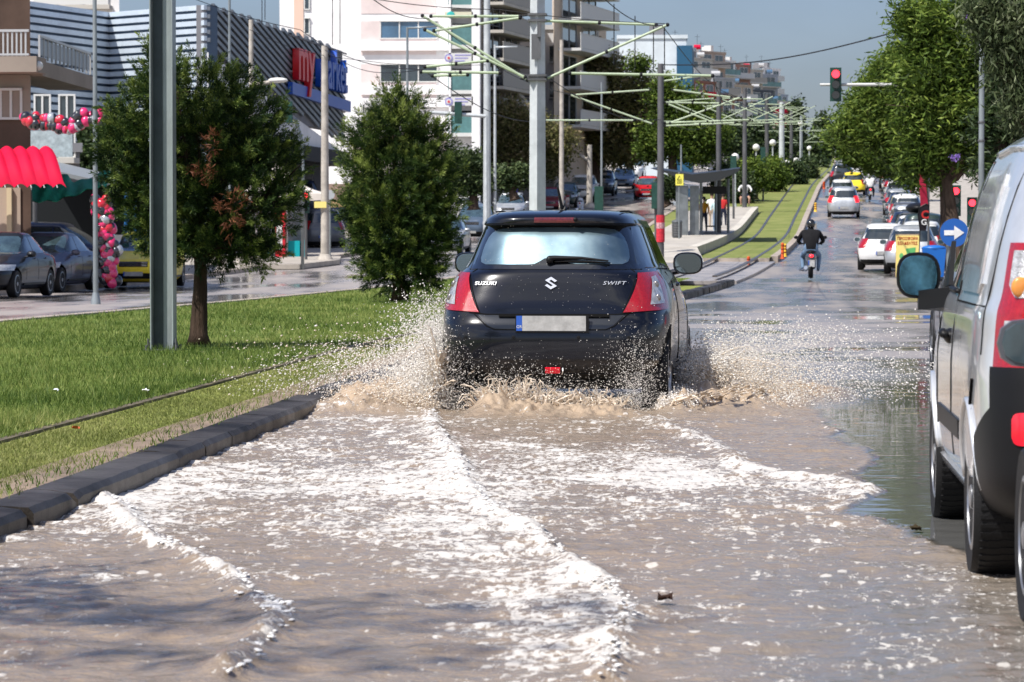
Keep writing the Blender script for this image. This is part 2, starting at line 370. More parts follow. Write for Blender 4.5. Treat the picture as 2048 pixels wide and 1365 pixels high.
uA = np.interp(V, [p[1] for p in A1[:-3]] + [1400], [p[0] for p in A1[:-3]] + [1215])
uD = np.interp(V, [998, 1100, 1160, 1240, 1325, 1400], [205, 345, 470, 560, 490, 440])
left = sm(30, -30, U - uA + wob * .3)          # 1 left of the main crest
F = .32 + 0 * X
F = np.where(U < 3000, F, F)
F = F * (1 - left) + left * (.30 + .30 * sm(560, 60, uA - U))
F += .20 * sm(880, 960, V) * sm(1100, 1020, V) * sm(800, 500, np.abs(U - 650) * 1.3)
F += left * .10 * sm(260, 0, uA - U) * sm(1230, 1120, V)
F -= left * .22 * sm(1140, 1200, V) * sm(600, 300, np.abs(U - 450))
tri = (1 - left) * sm(0, 40, U - uA) * sm(1480, 1300, U) * sm(1090, 1000, V) * sm(825, 845, V)
F += tri * .20
F += (1 - left) * .34 * np.exp(-((V - (935 + (U - 1200) * .09)) / 26.) ** 2) * sm(1180, 1330, U)
F += (1 - left) * .20 * np.exp(-((V - (985 + (U - 1200) * .05)) / 45.) ** 2) * sm(1100, 1300, U) * sm(1770, 1600, U)
F += .42 * np.exp(-(dA / .06) ** 2) + .62 * np.exp(-(dD / .05) ** 2) + .35 * np.exp(-(dC / .10) ** 2) + .22 * np.exp(-(dE / .03) ** 2)
kd = X - OFF + 3.11
F += (.34 * np.exp(-((kd) / .14) ** 2) + .18 * np.exp(-((kd - .35) / .22) ** 2)) * sm(1350, 900, V) * sm(800, 840, V)
F += .25 * sm(880, 800, V) * sm(700, 760, V)
zoneE = (1 - left) * sm(1330, 1480, U) * sm(960, 930, V)
F -= .22 * zoneE * np.exp(-0 * dE) * (1 - np.exp(-(dC / .2) ** 2))
F -= .06 * (1 - left) * sm(1040, 1120, V)
F += .34 * fbm(X * 1.3, Y * .8, 4, 11)
F *= mud_and_shade
# height: ripples, wake crests, turbulent mounds round the wheels
H = .020 * fbm(X * 1.6, Y * 2.6, 3, 20) + .021 * fbm(X * 3.2, Y * 5.0, 4, 21) + .010 * fbm(X * 10, Y * 11, 3, 31)
H += .024 * np.exp(-(dA / .06) ** 2) * (1 + 1.2 * fbm(X * 6, Y * 5, 2, 41)) + .020 * sm(.45, 0, dA) * left
H += .030 * np.exp(-(dD / .06) ** 2) * (1 + .9 * fbm(X * 12, Y * 8, 4, 43)) + .018 * sm(.35, 0, dD) * sm(30, -30, U - uD)
H += .018 * np.exp(-(dC / .07) ** 2) * (1 + 1.4 * fbm(X * 6, Y * 6, 3, 47)) + .018 * np.exp(-(dE / .03) ** 2)
H *= (.10 + .90 * mud_and_shade)
TB = np.zeros_like(H)
def mound(u, v, ru, rd, h):
    global H, TB
    cx, cy = gp(u, v); g = np.exp(-(((X - cx) / ru) ** 2 + ((Y - cy) / rd) ** 2)); H = H + h * g; TB = np.maximum(TB, g)
mound(720, 818, .33, 1.0, .12); mound(800, 812, .22, .9, .10); mound(640, 815, .22, .7, .07)
mound(985, 828, .13, .5, .10); mound(1060, 828, .30, .6, .04); mound(1180, 830, .30, .5, .025)
mound(1420, 812, .24, .8, .11); mound(1360, 820, .12, .6, .08); mound(1500, 806, .30, 1.1, .06); mound(1600, 790, .35, 1.3, .06)
TB = np.clip(TB * 1.25, 0, 1)
t1 = 1 - np.abs(fbm(X * 5, Y * 2.6, 5, 61)) * 3.2
H += TB * (.030 * t1 + .045 * (.5 - 2 * np.abs(fbm(X * 9, Y * 4, 4, 71))) + .055 * fbm(X * 22, Y * 9, 3, 77))
H = np.where(X - OFF < -3.02, np.minimum(H, .075), H)
F = np.clip(F * (1 - .35 * TB) * (.35 + .65 * sm(800, 900, V)), 0, .92)
mud_and_shade = np.clip(np.maximum(mud_and_shade, TB * 1.5), 0, 1) * (1 - .62 * sm(1000, 1250, V) * sm(1200, 1800, U))  # lower right darker: less muddy water, with the parked cars' shade put in
ny, nx = X.shape; idx = np.arange(ny * nx).reshape(ny, nx)
FQ = np.stack([idx[:-1, :-1], idx[:-1, 1:], idx[1:, 1:], idx[1:, :-1]], -1).reshape(-1, 4)
water = bpy.data.materials.new('flood_water')
n, b = nodes_of(water); l = n.links.new
def attr(nm): a = n.nodes.new('ShaderNodeAttribute'); a.attribute_name = nm; return a.outputs['Fac']
def mth(op, a, b_, c=None, clamp=False):
    k = n.nodes.new('ShaderNodeMath'); k.operation = op; k.use_clamp = clamp
    for i, v in enumerate((a, b_, c)):
        if v is None: continue
        if isinstance(v, (int, float)): k.inputs[i].default_value = v
        else: l(v, k.inputs[i])
    return k.outputs[0]
def noise(sc, det, rough=.6, dist=0, scale=(1, 1, 1)):
    t = n.nodes.new('ShaderNodeTexCoord'); q = n.nodes.new('ShaderNodeMapping'); q.inputs['Scale'].default_value = scale; l(t.outputs['Object'], q.inputs[0])
    k = n.nodes.new('ShaderNodeTexNoise'); k.inputs['Scale'].default_value = sc; k.inputs['Detail'].default_value = det; k.inputs['Roughness'].default_value = rough; k.inputs['Distortion'].default_value = dist
    l(q.outputs[0], k.inputs[0]); return k.outputs[0]
fa = attr('foam'); ma = attr('mud_and_shade'); ta = attr('turb')
n1 = noise(9, 9, .72, .9, (1, .70, 1)); n2 = noise(34, 5, .68, .4, (1, .45, 1)); n3 = noise(2.2, 3, .5, 0, (1, .8, 1))
nn = mth('ADD', mth('MULTIPLY', n1, .48), mth('MULTIPLY', n2, .52))
nn = mth('ADD', nn, mth('MULTIPLY', mth('SUBTRACT', n3, .5), .22))
th = mth('SUBTRACT', .648, mth('MULTIPLY', fa, .225))
foam = n.nodes.new('ShaderNodeMapRange'); foam.interpolation_type = 'SMOOTHSTEP'
l(mth('SUBTRACT', nn, th), foam.inputs[0]); foam.inputs[1].default_value = -.028; foam.inputs[2].default_value = .045
foam = mth('MULTIPLY', foam.outputs[0], mth('GREATER_THAN', fa, .02))
mixc = n.nodes.new('ShaderNodeMix'); mixc.data_type = 'RGBA'
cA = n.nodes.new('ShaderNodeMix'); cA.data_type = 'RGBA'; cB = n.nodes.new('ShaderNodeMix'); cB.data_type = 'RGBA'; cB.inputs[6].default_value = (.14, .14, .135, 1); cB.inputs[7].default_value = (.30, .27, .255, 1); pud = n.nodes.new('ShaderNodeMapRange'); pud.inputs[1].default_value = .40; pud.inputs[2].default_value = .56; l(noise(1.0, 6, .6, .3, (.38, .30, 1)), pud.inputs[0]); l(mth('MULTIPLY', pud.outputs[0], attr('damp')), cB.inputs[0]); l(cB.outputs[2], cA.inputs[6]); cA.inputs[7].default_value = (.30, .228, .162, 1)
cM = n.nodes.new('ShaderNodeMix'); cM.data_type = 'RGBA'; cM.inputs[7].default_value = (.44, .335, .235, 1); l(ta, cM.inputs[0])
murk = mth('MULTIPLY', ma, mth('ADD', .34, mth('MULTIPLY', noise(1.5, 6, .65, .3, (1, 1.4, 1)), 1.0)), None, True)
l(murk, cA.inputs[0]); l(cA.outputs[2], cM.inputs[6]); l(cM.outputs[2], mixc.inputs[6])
vo = n.nodes.new('ShaderNodeTexVoronoi'); vo.inputs['Scale'].default_value = 15; vo.inputs['Randomness'].default_value = 1
tq = n.nodes.new('ShaderNodeTexCoord'); mq = n.nodes.new('ShaderNodeMapping'); mq.inputs['Scale'].default_value = (1, .50, .2); l(tq.outputs['Object'], mq.inputs[0]); l(mq.outputs[0], vo.inputs['Vector'])
sc_ = n.nodes.new('ShaderNodeSeparateColor'); l(vo.outputs['Color'], sc_.inputs[0])
rad_ = mth('MULTIPLY', mth('SUBTRACT', sc_.outputs[0], mth('SUBTRACT', .80, mth('MULTIPLY', fa, .55))), .9)
sp_ = n.nodes.new('ShaderNodeMapRange'); l(mth('SUBTRACT', mth('ADD', rad_, mth('MULTIPLY', mth('SUBTRACT', n2, .5), .5)), vo.outputs['Distance']), sp_.inputs[0]); sp_.inputs[1].default_value = -.04; sp_.inputs[2].default_value = .06
foam = mth('MAXIMUM', foam, mth('MULTIPLY', mth('MULTIPLY', sp_.outputs[0], .85), mth('GREATER_THAN', fa, .02)))
foam = mth('MULTIPLY', foam, mth('ADD', .40, mth('MULTIPLY', n1, .85)), None, True)
mixc.inputs[7].default_value = (.68, .65, .605, 1); l(foam, mixc.inputs[0]); l(mixc.outputs[2], b.inputs['Base Color'])
rg = n.nodes.new('ShaderNodeMapRange'); rg.inputs[3].default_value = .05; rg.inputs[4].default_value = .55; l(foam, rg.inputs[0]); l(mth('ADD', mth('ADD', rg.outputs[0], mth('MULTIPLY', ma, .06)), mth('MULTIPLY', mth('MULTIPLY', pud.outputs[0], attr('damp')), .40)), b.inputs['Roughness'])
b.inputs['IOR'].default_value = 1.33
hh = mth('ADD', mth('MULTIPLY', noise(38, 4, .6, 0, (1, .8, 1)), mth('ADD', .015, mth('MULTIPLY', ma, 1.7))), mth('MULTIPLY', foam, .16))
hh = mth('ADD', hh, mth('MULTIPLY', mth('MULTIPLY', noise(9.5, 3, .55, .6, (.8, 1.15, 1)), ma), 3.6))
hh = mth('ADD', hh, mth('MULTIPLY', mth('MULTIPLY', noise(60, 5, .7), ta), 1.6))
bp = n.nodes.new('ShaderNodeBump'); bp.inputs['Strength'].default_value = .55; bp.inputs['Distance'].default_value = .012; l(hh, bp.inputs['Height']); l(bp.outputs[0], b.inputs['Normal'])
wo = tris_obj('flood_water', np.stack([X, Y, H + ZG(Y)], -1).reshape(-1, 3), FQ, water, attrs={'foam': F, 'mud_and_shade': mud_and_shade, 'turb': TB, 'damp': sm(790, 720, V) * (1 - mud_and_shade)})
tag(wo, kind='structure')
# foam lips rolling on the two wake fronts, real lumps on the water sheet
foamm = mat('foam', (.84, .82, .79), .45, bump=.5, bs=90, var=.08, vs=20)
def lips(P, n, r0, r1, hz):
    V_ = []; F_ = []; k = 0; Q = np.array([gp(*p) for p in P]); L_ = np.r_[0, np.cumsum(np.hypot(*np.diff(Q, axis=0).T))]
    mbl = MB()
    for i in range(n):
        s = rng.random() * L_[-1]; x = np.interp(s, L_, Q[:, 0]) + rng.normal(0, .025); y_ = np.interp(s, L_, Q[:, 1]) + rng.normal(0, .06); r = rng.uniform(r0, r1)
        mbl.ball((x, y_, hz + rng.uniform(-.5, .4) * r), (r * rng.uniform(1.1, 2.2), r * rng.uniform(1.5, 4), r * .5), 10, 6)
    return mbl
mb = lips(A1, 900, .002, .007, .036); o = mb.build('foam', foamm, smooth=True); tag(o, 'white foam riding on the long crest of the car wake', 'foam', kind='stuff')
mb = lips(D1, 800, .002, .009, .028); o = mb.build('foam', foamm, smooth=True); tag(o, 'white foam on the smaller wave by the kerb', 'foam', kind='stuff')

# ------------------------------------------------------------------ grass blades
def blades(name, n, r0, r1, Y0, Y1, h, wd, m, z0, label):
    t = rng.random(n); Yb = 1 / (1 / Y0 + t * (1 / Y1 - 1 / Y0)); Xr = r0 + (r1 - r0) * rng.random(n); 
    X_ = Xr + OX(Yb); keep = project(X_, Yb, np.zeros(n))[0] > -40; X_ = X_[keep]; Yb = Yb[keep]; n = len(X_)
    hh_ = h * rng.uniform(.5, 1.25, n) * (1 + .6 * fbm(X_ * 1.3, Yb * 1.3, 2, 5)); a = rng.random(n) * 2 * math.pi; wv = wd * rng.uniform(.6, 1.4, n) * np.maximum(1, Yb / 30)
    lean = rng.normal(0, .45, (n, 2)) * hh_[:, None]; Z = ZG(Yb) + z0
    P0 = np.stack([X_ - wv * np.cos(a), Yb - wv * np.sin(a), Z], 1); P1 = np.stack([X_ + wv * np.cos(a), Yb + wv * np.sin(a), Z], 1)
    P2 = np.stack([X_ + lean[:, 0], Yb + lean[:, 1], Z + hh_], 1)
    VV = np.stack([P0, P1, P2], 1).reshape(-1, 3)
    rn = np.clip(.5 + .5 * fbm(X_ * .9, Yb * .6, 3, 9) + rng.normal(0, .2, n), 0, 1)
    o = quads_obj(name, VV, m, rnd=rn, k=3); tag(o, label, 'grass', kind='stuff'); return o
gm = leafmat('grass_blade', (.045, .09, .014), (.15, .21, .042), (.38, .39, .13), .35)
gm2 = leafmat('mown_blade', (.12, .15, .035), (.21, .23, .07), (.34, .33, .13), .25)
blades('grass', 170000, -10.9, -4.4, 17, 96, .065, .0035, gm, .10, 'green lawn of the tram median')
blades('grass', 60000, -4.25, -3.5, 14, 80, .022, .003, gm2, .085, 'mown yellowish grass strip between kerb and rail edge')
blades('grass', 9000, -4.6, -4.32, 16, 60, .05, .0035, gm, .10, 'longer grass along the rail edge')
blades('grass', 900, -3.5, -3.3, 14, 30, .05, .004, gm, .09, 'sparse tufts growing behind the wet kerb')

# small leaves and litter lying on the grass and drifting on the water
for i, (u, v, z_, c_, lb) in enumerate([(1330, 1203, .012, (.03, .015, .01), 'dark curled leaf drifting on the water right of the long wake crest'), (1832, 1062, .01, (.04, .03, .015), 'brown lump of leaves in the clear water beside the van'), (110, 784, .14, (.65, .68, .72), 'scrap of white paper on the lawn at the left'), (290, 785, .14, (.7, .7, .7), 'second white paper scrap on the lawn left of the steel mast'), (150, 860, .11, (.5, .12, .05), 'orange leaf on the mown strip near the kerb'), (565, 752, .12, (.62, .62, .6), 'white litter on the mown strip under the splash')]):
    d = CR @ np.array([u - CX, -(v - CY), -FPX]); k_ = (z_ - CAMZ) / d[2]; q = d * k_; g_ = np.random.default_rng(i); A = np.array([[[(a - 2) * .012 + g_.normal(0, .003), (b2 - 2) * .02 + g_.normal(0, .004), abs(g_.normal(0, .008)) + .012 * abs(b2 - 2) * .6] for a in range(5)] for b2 in range(5)])
    mb = MB(); mb.grid(A); o = mb.build('leaf' if i in (0, 1, 4) else 'litter', mat('litter_%d' % i, c_, .7), smooth=True); o.location = (float(q[0]), float(q[1]), z_); tag(o, lb, 'leaf' if i in (0, 1, 4) else 'litter')
# ------------------------------------------------------------------ cars
blk = mat('black_plastic', (.009, .009, .010), .45, spec=.2, bump=.05, bs=200)
well = mat('wheel_well', (.006, .006, .006), .9, spec=.1)
rubber = mat('tyre_rubber', (.016, .016, .017), .55, bump=.2, bs=90)
alloy = mat('alloy', (.42, .43, .45), .3, metal=.8, var=.2, vs=9)
glassd = mat('car_glass', (.018, .026, .028), .05, spec=.9, coat=1, var=.4, vs=3)
glassb = mat('sky_glass', (.05, .085, .10), .06, spec=1, coat=1, var=.5, vs=2.5)
redl = mat('red_lens', (.42, .006, .012), .12, coat=1, var=.5, vs=60, c2=(.28, .004, .008), bump=.25, bs=220)
redon = mat('lit_lens', (1, .02, .03), .2, emit=2.2)
clearl = mat('clear_lens', (.62, .62, .62), .12, metal=.35, coat=1, var=.4, vs=30, bump=.5, bs=120)
amber = mat('amber_lens', (.75, .28, .05), .2, coat=1)
chrome = mat('chrome', (.75, .76, .78), .12, metal=1)
platew = mat('plate', (.40, .40, .39), .4, var=.25, vs=14)
plateb = mat('plate_blue', (.02, .09, .42), .4)
under = mat('underbody', (.02, .018, .016), .8, var=.5, vs=10)
def powc(v, p): return np.sign(v) * np.abs(v) ** p
class Hull:
    def __init__(s, lev, ymid):
        a = np.array(lev, float); s.z0, s.z1 = a[0, 0], a[-1, 0]; s.f = [mono(list(zip(a[:, 0], a[:, i]))) for i in range(1, 6)]; s.ym = ymid; s.zk = a[:, 0]
    def pr(s, z): return [f(z) for f in s.f]            # yr, yf, w, nr, nf
    def pt(s, a, z):
        yr, yf, w_, nr, nf = s.pr(z); a = np.asarray(a, float); sn = np.sin(a); cs = np.cos(a); fr = sn > 0
        nn_ = np.where(fr, nf, nr); h = np.where(fr, yf - s.ym, s.ym - yr)
        return np.stack([w_ * powc(cs, 2 / nn_), s.ym + h * powc(sn, 2 / nn_), np.broadcast_to(z, a.shape) + 0 * a], -1)
    def ang(s, mode, p, z, side=1):
        yr, yf, w_, nr, nf = s.pr(z); p = np.asarray(p, float)
        if mode == 'rear': a = np.arccos(powc(np.clip(p, -1, 1), nr / 2)); return -a
        if mode == 'front': return np.arccos(powc(np.clip(p, -1, 1), nf / 2))
        if mode == 'side':
            f = p > s.ym; h = np.where(f, yf - s.ym, s.ym - yr); q = np.clip(np.abs(p - s.ym) / h, 0, 1) ** (np.where(f, nf, nr) / 2)
            a = np.arcsin(q) * np.where(f, 1, -1); return a if side > 0 else math.pi - a
        return p
    def P(s, mode, p, z, side=1, off=0):
        p = np.asarray(p, float); z = np.asarray(z, float) + 0 * p
        if mode == 'corner':   # p in [-1..1] negative along the rear face (x = w*(1+p)), positive metres forward along the side
            yr, yf, w_, nr, nf = s.pr(z); ar = -np.arccos(np.clip(1 + np.minimum(p, 0), 0, 1) ** (nr / 2)); h = s.ym - yr
            # corner junction: angle where |sin|=|cos|
            a0 = -math.pi / 4; t = np.clip(p, 0, None); asd = a0 + (0 - a0) * 0
            yc = h * (math.sin(math.pi / 4)) ** (2 / nr); yy = np.clip(yc - t, 0, h); as_ = -np.arcsin(np.clip(yy / h, 0, 1) ** (nr / 2))
            xr = np.clip((math.cos(math.pi / 4)) ** (2 / nr) + p, 0, 1); ar = -np.arccos(xr ** (nr / 2)); a = np.where(p < 0, ar, as_)
            if side < 0: a = math.pi - a
        else: a = s.ang(mode, p, z, side)
        Q = s.pt(a, z)
        if off:
            e = 1e-3; da = s.pt(a + e, z) - s.pt(a - e, z); z2 = np.minimum(z + .004, s.z1); z1 = np.maximum(z - .004, s.z0); dz = s.pt(a, z2) - s.pt(a, z1)
            nrm = np.cross(da, dz); nrm /= (np.linalg.norm(nrm, axis=-1, keepdims=True) + 1e-12); Q = Q + off * nrm
        return Q
    def shell(s, mb, N=140, dz=.02, m=0):
        zs = [s.z0]
        for a, b_ in zip(s.zk[:-1], s.zk[1:]):
            k = max(1, int(math.ceil((b_ - a) / dz))); zs += list(np.linspace(a, b_, k + 1)[1:])
        rows = []
        for z in zs:
            d = s.pt(np.linspace(-math.pi, math.pi, 1600, endpoint=False), z); L_ = np.r_[0, np.cumsum(np.linalg.norm(np.diff(np.vstack([d, d[:1]]), axis=0), axis=1))]
            t = np.linspace(0, L_[-1], N, endpoint=False); dd = np.vstack([d, d[:1]]); rows.append(np.stack([np.interp(t, L_, dd[:, i]) for i in range(3)], 1))
        A = np.array(rows); mb.grid(A, m, closed=True); k = len(zs)
        mb.F.append(tuple(mb.n - k * N + i for i in range(N))[::-1]); mb.M.append(m); mb.F.append(tuple(mb.n - N + i for i in range(N))); mb.M.append(m)
    def patch(s, mb, mode, ps, lo, hi, off=.004, side=1, nv=8, m=0, skirt=.012):
        """sheet on the hull: columns at ps from lo(p) to hi(p)"""
        ps = np.asarray(ps, float); lo = np.array([lo(p) for p in ps]) if callable(lo) else np.broadcast_to(lo, ps.shape); hi = np.array([hi(p) for p in ps]) if callable(hi) else np.broadcast_to(hi, ps.shape)
        t = np.linspace(0, 1, nv + 1); Z = lo[None] + (hi - lo)[None] * t[:, None]; Pm = np.broadcast_to(ps, Z.shape)
        A = s.P(mode, Pm, Z, side, off); A0 = s.P(mode, Pm, Z, side, off - skirt)
        e = lambda q: np.concatenate([q[0, :], q[1:, -1], q[-1, ::-1][1:], q[::-1, 0][1:]])
        mb.grid(A, m); o1 = e(A.transpose(0, 1, 2)); o0 = e(A0); mb.grid(np.stack([o1, o0]), m)
    def line(s, mb, mode, pts, side=1, r=.004, off=0, m=0, n=5):
        p = np.array(pts, float); q = []
        for a, b_ in zip(p[:-1], p[1:]):
            for t in np.linspace(0, 1, n, endpoint=False): q.append(a + (b_ - a) * t)
        q.append(p[-1]); q = np.array(q); mb.tube(s.P(mode, q[:, 0], q[:, 1], side, off), r, 5, m)
def lerp(tab):
    t = np.array(tab, float); return lambda p: float(np.interp(p, t[:, 0], t[:, 1]))
def cut_wheels(o, H, wh, r, depth=.24, wmat=1):
    me = o.data
    if len(me.materials) < 2: me.materials.append(well)
    for i, (y, zc) in enumerate(wh):
        for sd in (-1, 1):
            mb = MB(); w_ = float(H.pr(.5)[2]); mb.lathe((0, y, zc), [(r, sd * (w_ - depth)), (r, sd * (w_ + .3))][::sd], 40, axis='x')
            c = mb.build('cut', well); md = o.modifiers.new('b', 'BOOLEAN'); md.operation = 'DIFFERENCE'; md.object = c; md.solver = 'EXACT'
            bpy.context.view_layer.update(); m2 = bpy.data.meshes.new_from_object(o.evaluated_get(bpy.context.evaluated_depsgraph_get())); o.modifiers.remove(md); o.data = m2; bpy.data.objects.remove(c)
    me = o.data; 
    while len(me.materials) < 2: me.materials.append(well)
    if me.materials[1] != well: me.materials[1] = well
    for p in me.polygons:
        c = p.center
        for (y, zc) in wh:
            d = math.hypot(c.y - y, c.z - zc)
            if d < r + .01 and abs(c.x) < abs(float(H.pr(max(c.z, H.z0))[2])) - .012 and (abs(d - r) < .02 or abs(abs(p.normal.x) - 1) < .02) and c.z < zc + r + .01: p.material_index = 1
        p.use_smooth = True
    try: me.set_sharp_from_angle(angle=R(32))
    except Exception: pass
def wheel(parent, x, y, r, wd, side, spokes=5, fine=False, rimmat=None):
    zc = r; n = 40 if fine else 22; mb = MB(); s = side; h = wd / 2
    prof = [(r * .62, -h * .9), (r * .93, -h), (r * .985, -h * .8), (r, -h * .5), (r, h * .5), (r * .985, h * .8), (r * .93, h), (r * .64, h * .95), (r * .62, h * .6)]
    mb.lathe((0, 0, 0), [(a, b_) for a, b_ in prof][::1], n, axis='x')
    if fine:
        for k in range(56):
            t = 2 * math.pi * k / 56
            for q in (-1, 1): mb.add((np.array([[q * h * .35 - .045, -.008, r - .004], [q * h * .35 + .045, -.008, r - .004], [q * h * .35 + .045, .008, r - .004], [q * h * .35 - .045, .008, r - .004], [q * h * .35 - .045, -.008, r + .002], [q * h * .35 + .045, -.008, r + .002], [q * h * .35 + .045, .008, r + .002], [q * h * .35 - .045, .008, r + .002]]) @ np.array(Matrix.Rotation(t + q * .05, 3, 'X')).T), [(4, 5, 6, 7), (0, 1, 5, 4), (1, 2, 6, 5), (2, 3, 7, 6), (3, 0, 4, 7)])
    w_ = thing('wheel', None, None, (x, y, zc)); w_.parent = parent
    mb.build('tyre', rubber, w_, smooth='auto')
    mb = MB(); mb.lathe((0, 0, 0), [(r * .64, s * h * .2), (r * .66, s * h * .92), (r * .60, s * h * .96), (r * .58, s * h * .55), (r * .2, s * h * .45)][::1] if s > 0 else [(r * .2, s * h * .45), (r * .58, s * h * .55), (r * .60, s * h * .96), (r * .66, s * h * .92), (r * .64, s * h * .2)], n, m=0, axis='x')
    for k in range(spokes):
        t = 2 * math.pi * k / spokes; a = np.array([s * h * .88, 0, 0]); 
        u_ = np.array([0, math.cos(t), math.sin(t)]); v_ = np.array([0, -math.sin(t), math.cos(t)])
        q = [a + u_ * r * .1 + v_ * r * .09, a + u_ * r * .1 - v_ * r * .09, a - [s * h * .12, 0, 0] + u_ * r * .6 - v_ * r * .07, a - [s * h * .12, 0, 0] + u_ * r * .6 + v_ * r * .07]
        mb.prism(q, (-s * .03, 0, 0), 0)
    mb.lathe((0, 0, 0), [(r * .15, s * h * .5), (r * .15, s * h * .95), (r * .08, s * h * 1.0)] if s > 0 else [(r * .08, s * h * 1.0), (r * .15, s * h * .95), (r * .15, s * h * .5)], 14, axis='x')
    mb.build('rim', rimmat or alloy, w_, smooth='auto'); return w_
def mirror_part(parent, x, y, z, side, m, sz=(.11, .05, .075), gl=None, fine=False):
    mb = MB(); n = 20 if fine else 12
    def sup(k, yy, e=.75): t = np.arange(n) * 2 * math.pi / n; return np.stack([side * sz[0] * k * powc(np.cos(t), e) + x, np.full(n, y + yy), sz[2] * k * powc(np.sin(t), e) + z], 1)
    A = np.array([sup(.97, 0), sup(1, .01), sup(.95, sz[1]), sup(.7, sz[1] * 1.7), sup(.2, sz[1] * 2.1)]); mb.grid(A, closed=True)
    mb.F.append(tuple(range(n))); mb.M.append(0); mb.F.append(tuple(mb.n - n + i for i in range(n))[::-1]); mb.M.append(0)
    mb.tube([(x - side * sz[0] * .6, y + .05, z - sz[2] * .7), (x - side * (sz[0] + .12), y + .07, z - sz[2] * 1.0)], .022, 8)
    o = mb.build('mirror', m, parent, smooth='auto')
    mb = MB(); A = np.array([sup(.86, -.003), sup(.84, -.005)]); mb.grid(A, closed=True); mb.F.append(tuple(n + i for i in range(n))); mb.M.append(0)
    mb.build('mirror_glass', gl or glassb, o); return o

KINDS = {
 # levels: z, yr, yf, w, nr, nf      (rear at y = 0)
 'hatch': dict(L=4.0, ym=1.75, wh=(.66, 3.2), r=.30, lev=[(.20, .15, 3.8, .72, 5, 4), (.30, .03, 3.96, .82, 6, 4), (.50, 0, 4.0, .855, 6, 4), (.68, .03, 3.95, .86, 6, 3.6), (.78, .08, 3.72, .85, 6, 3.4), (.90, .12, 3.1, .82, 5, 3), (.98, .17, 2.75, .765, 5, 3.4), (1.2, .36, 2.35, .66, 5, 4), (1.38, .50, 2.02, .585, 5, 4), (1.43, .50, 1.98, .56, 5, 4), (1.47, .62, 1.92, .49, 5, 4), (1.495, .95, 1.85, .3, 4, 4)],
    rw=(1.0, 1.33), fw=(.95, 1.37), sw=[(.55, 1.32), (1.38, 2.35)], tl=(.72, 1.02, .20, .30), belt=.96, top=1.36),
 'sedan': dict(L=4.55, ym=2.1, wh=(.95, 3.6), r=.31, lev=[(.20, .15, 4.3, .74, 5, 4), (.30, .03, 4.5, .84, 6, 4), (.50, 0, 4.55, .875, 6, 4), (.66, .02, 4.5, .88, 6, 3.6), (.76, .05, 4.3, .87, 6, 3.4), (.86, .07, 3.75, .85, 6, 3), (.95, .10, 3.3, .80, 5, 3.2), (1.00, .42, 3.0, .75, 5, 3.4), (1.2, .88, 2.7, .66, 5, 4), (1.38, 1.28, 2.35, .58, 5, 4), (1.42, 1.4, 2.3, .55, 5, 4), (1.45, 1.5, 2.22, .48, 5, 4), (1.47, 1.75, 2.15, .3, 4, 4)],
    rw=(1.02, 1.36), fw=(.97, 1.37), sw=[(1.12, 1.95), (2.0, 2.9)], tl=(.70, .93, .24, .28), belt=.97, top=1.36),
 'suv': dict(L=4.45, ym=1.9, wh=(.85, 3.5), r=.35, lev=[(.26, .15, 4.25, .76, 5, 4), (.36, .03, 4.4, .86, 6, 4), (.60, 0, 4.45, .90, 6, 4), (.82, .03, 4.4, .90, 6, 3.6), (.93, .06, 4.15, .89, 6, 3.4), (1.02, .1, 3.5, .87, 5, 3), (1.10, .15, 3.1, .83, 5, 3.4), (1.35, .30, 2.7, .74, 5, 4), (1.56, .42, 2.3, .66, 5, 4), (1.61, .44, 2.25, .62, 5, 4), (1.66, .55, 2.15, .53, 5, 4), (1.69, .95, 2.05, .3, 4, 4)],
    rw=(1.12, 1.50), fw=(1.07, 1.54), sw=[(.45, 1.0), (1.05, 1.9), (1.95, 2.75)], tl=(.85, 1.2, .17, .25), belt=1.09, top=1.54),
 'van': dict(L=4.9, ym=2.2, wh=(.9, 3.9), r=.33, lev=[(.25, .1, 4.7, .80, 7, 4), (.35, .03, 4.87, .92, 8, 4), (.60, 0, 4.9, .95, 8, 4), (.9, 0, 4.82, .96, 8, 3.6), (1.05, 0, 4.5, .955, 8, 3.4), (1.15, 0, 4.3, .95, 8, 3.2), (1.5, .02, 3.95, .92, 8, 3.6), (1.9, .05, 3.5, .88, 8, 4), (2.0, .08, 3.3, .84, 7, 4), (2.07, .2, 3.1, .72, 6, 4), (2.1, .6, 2.8, .4, 4, 4)],
    rw=(1.25, 1.75), fw=(1.2, 1.88), sw=[(3.0, 3.75)], tl=(.8, 1.3, .10, .1), belt=1.18, top=1.75)}
PROTO = {}
pbody = paint('body_paint', (.5, .5, .5))
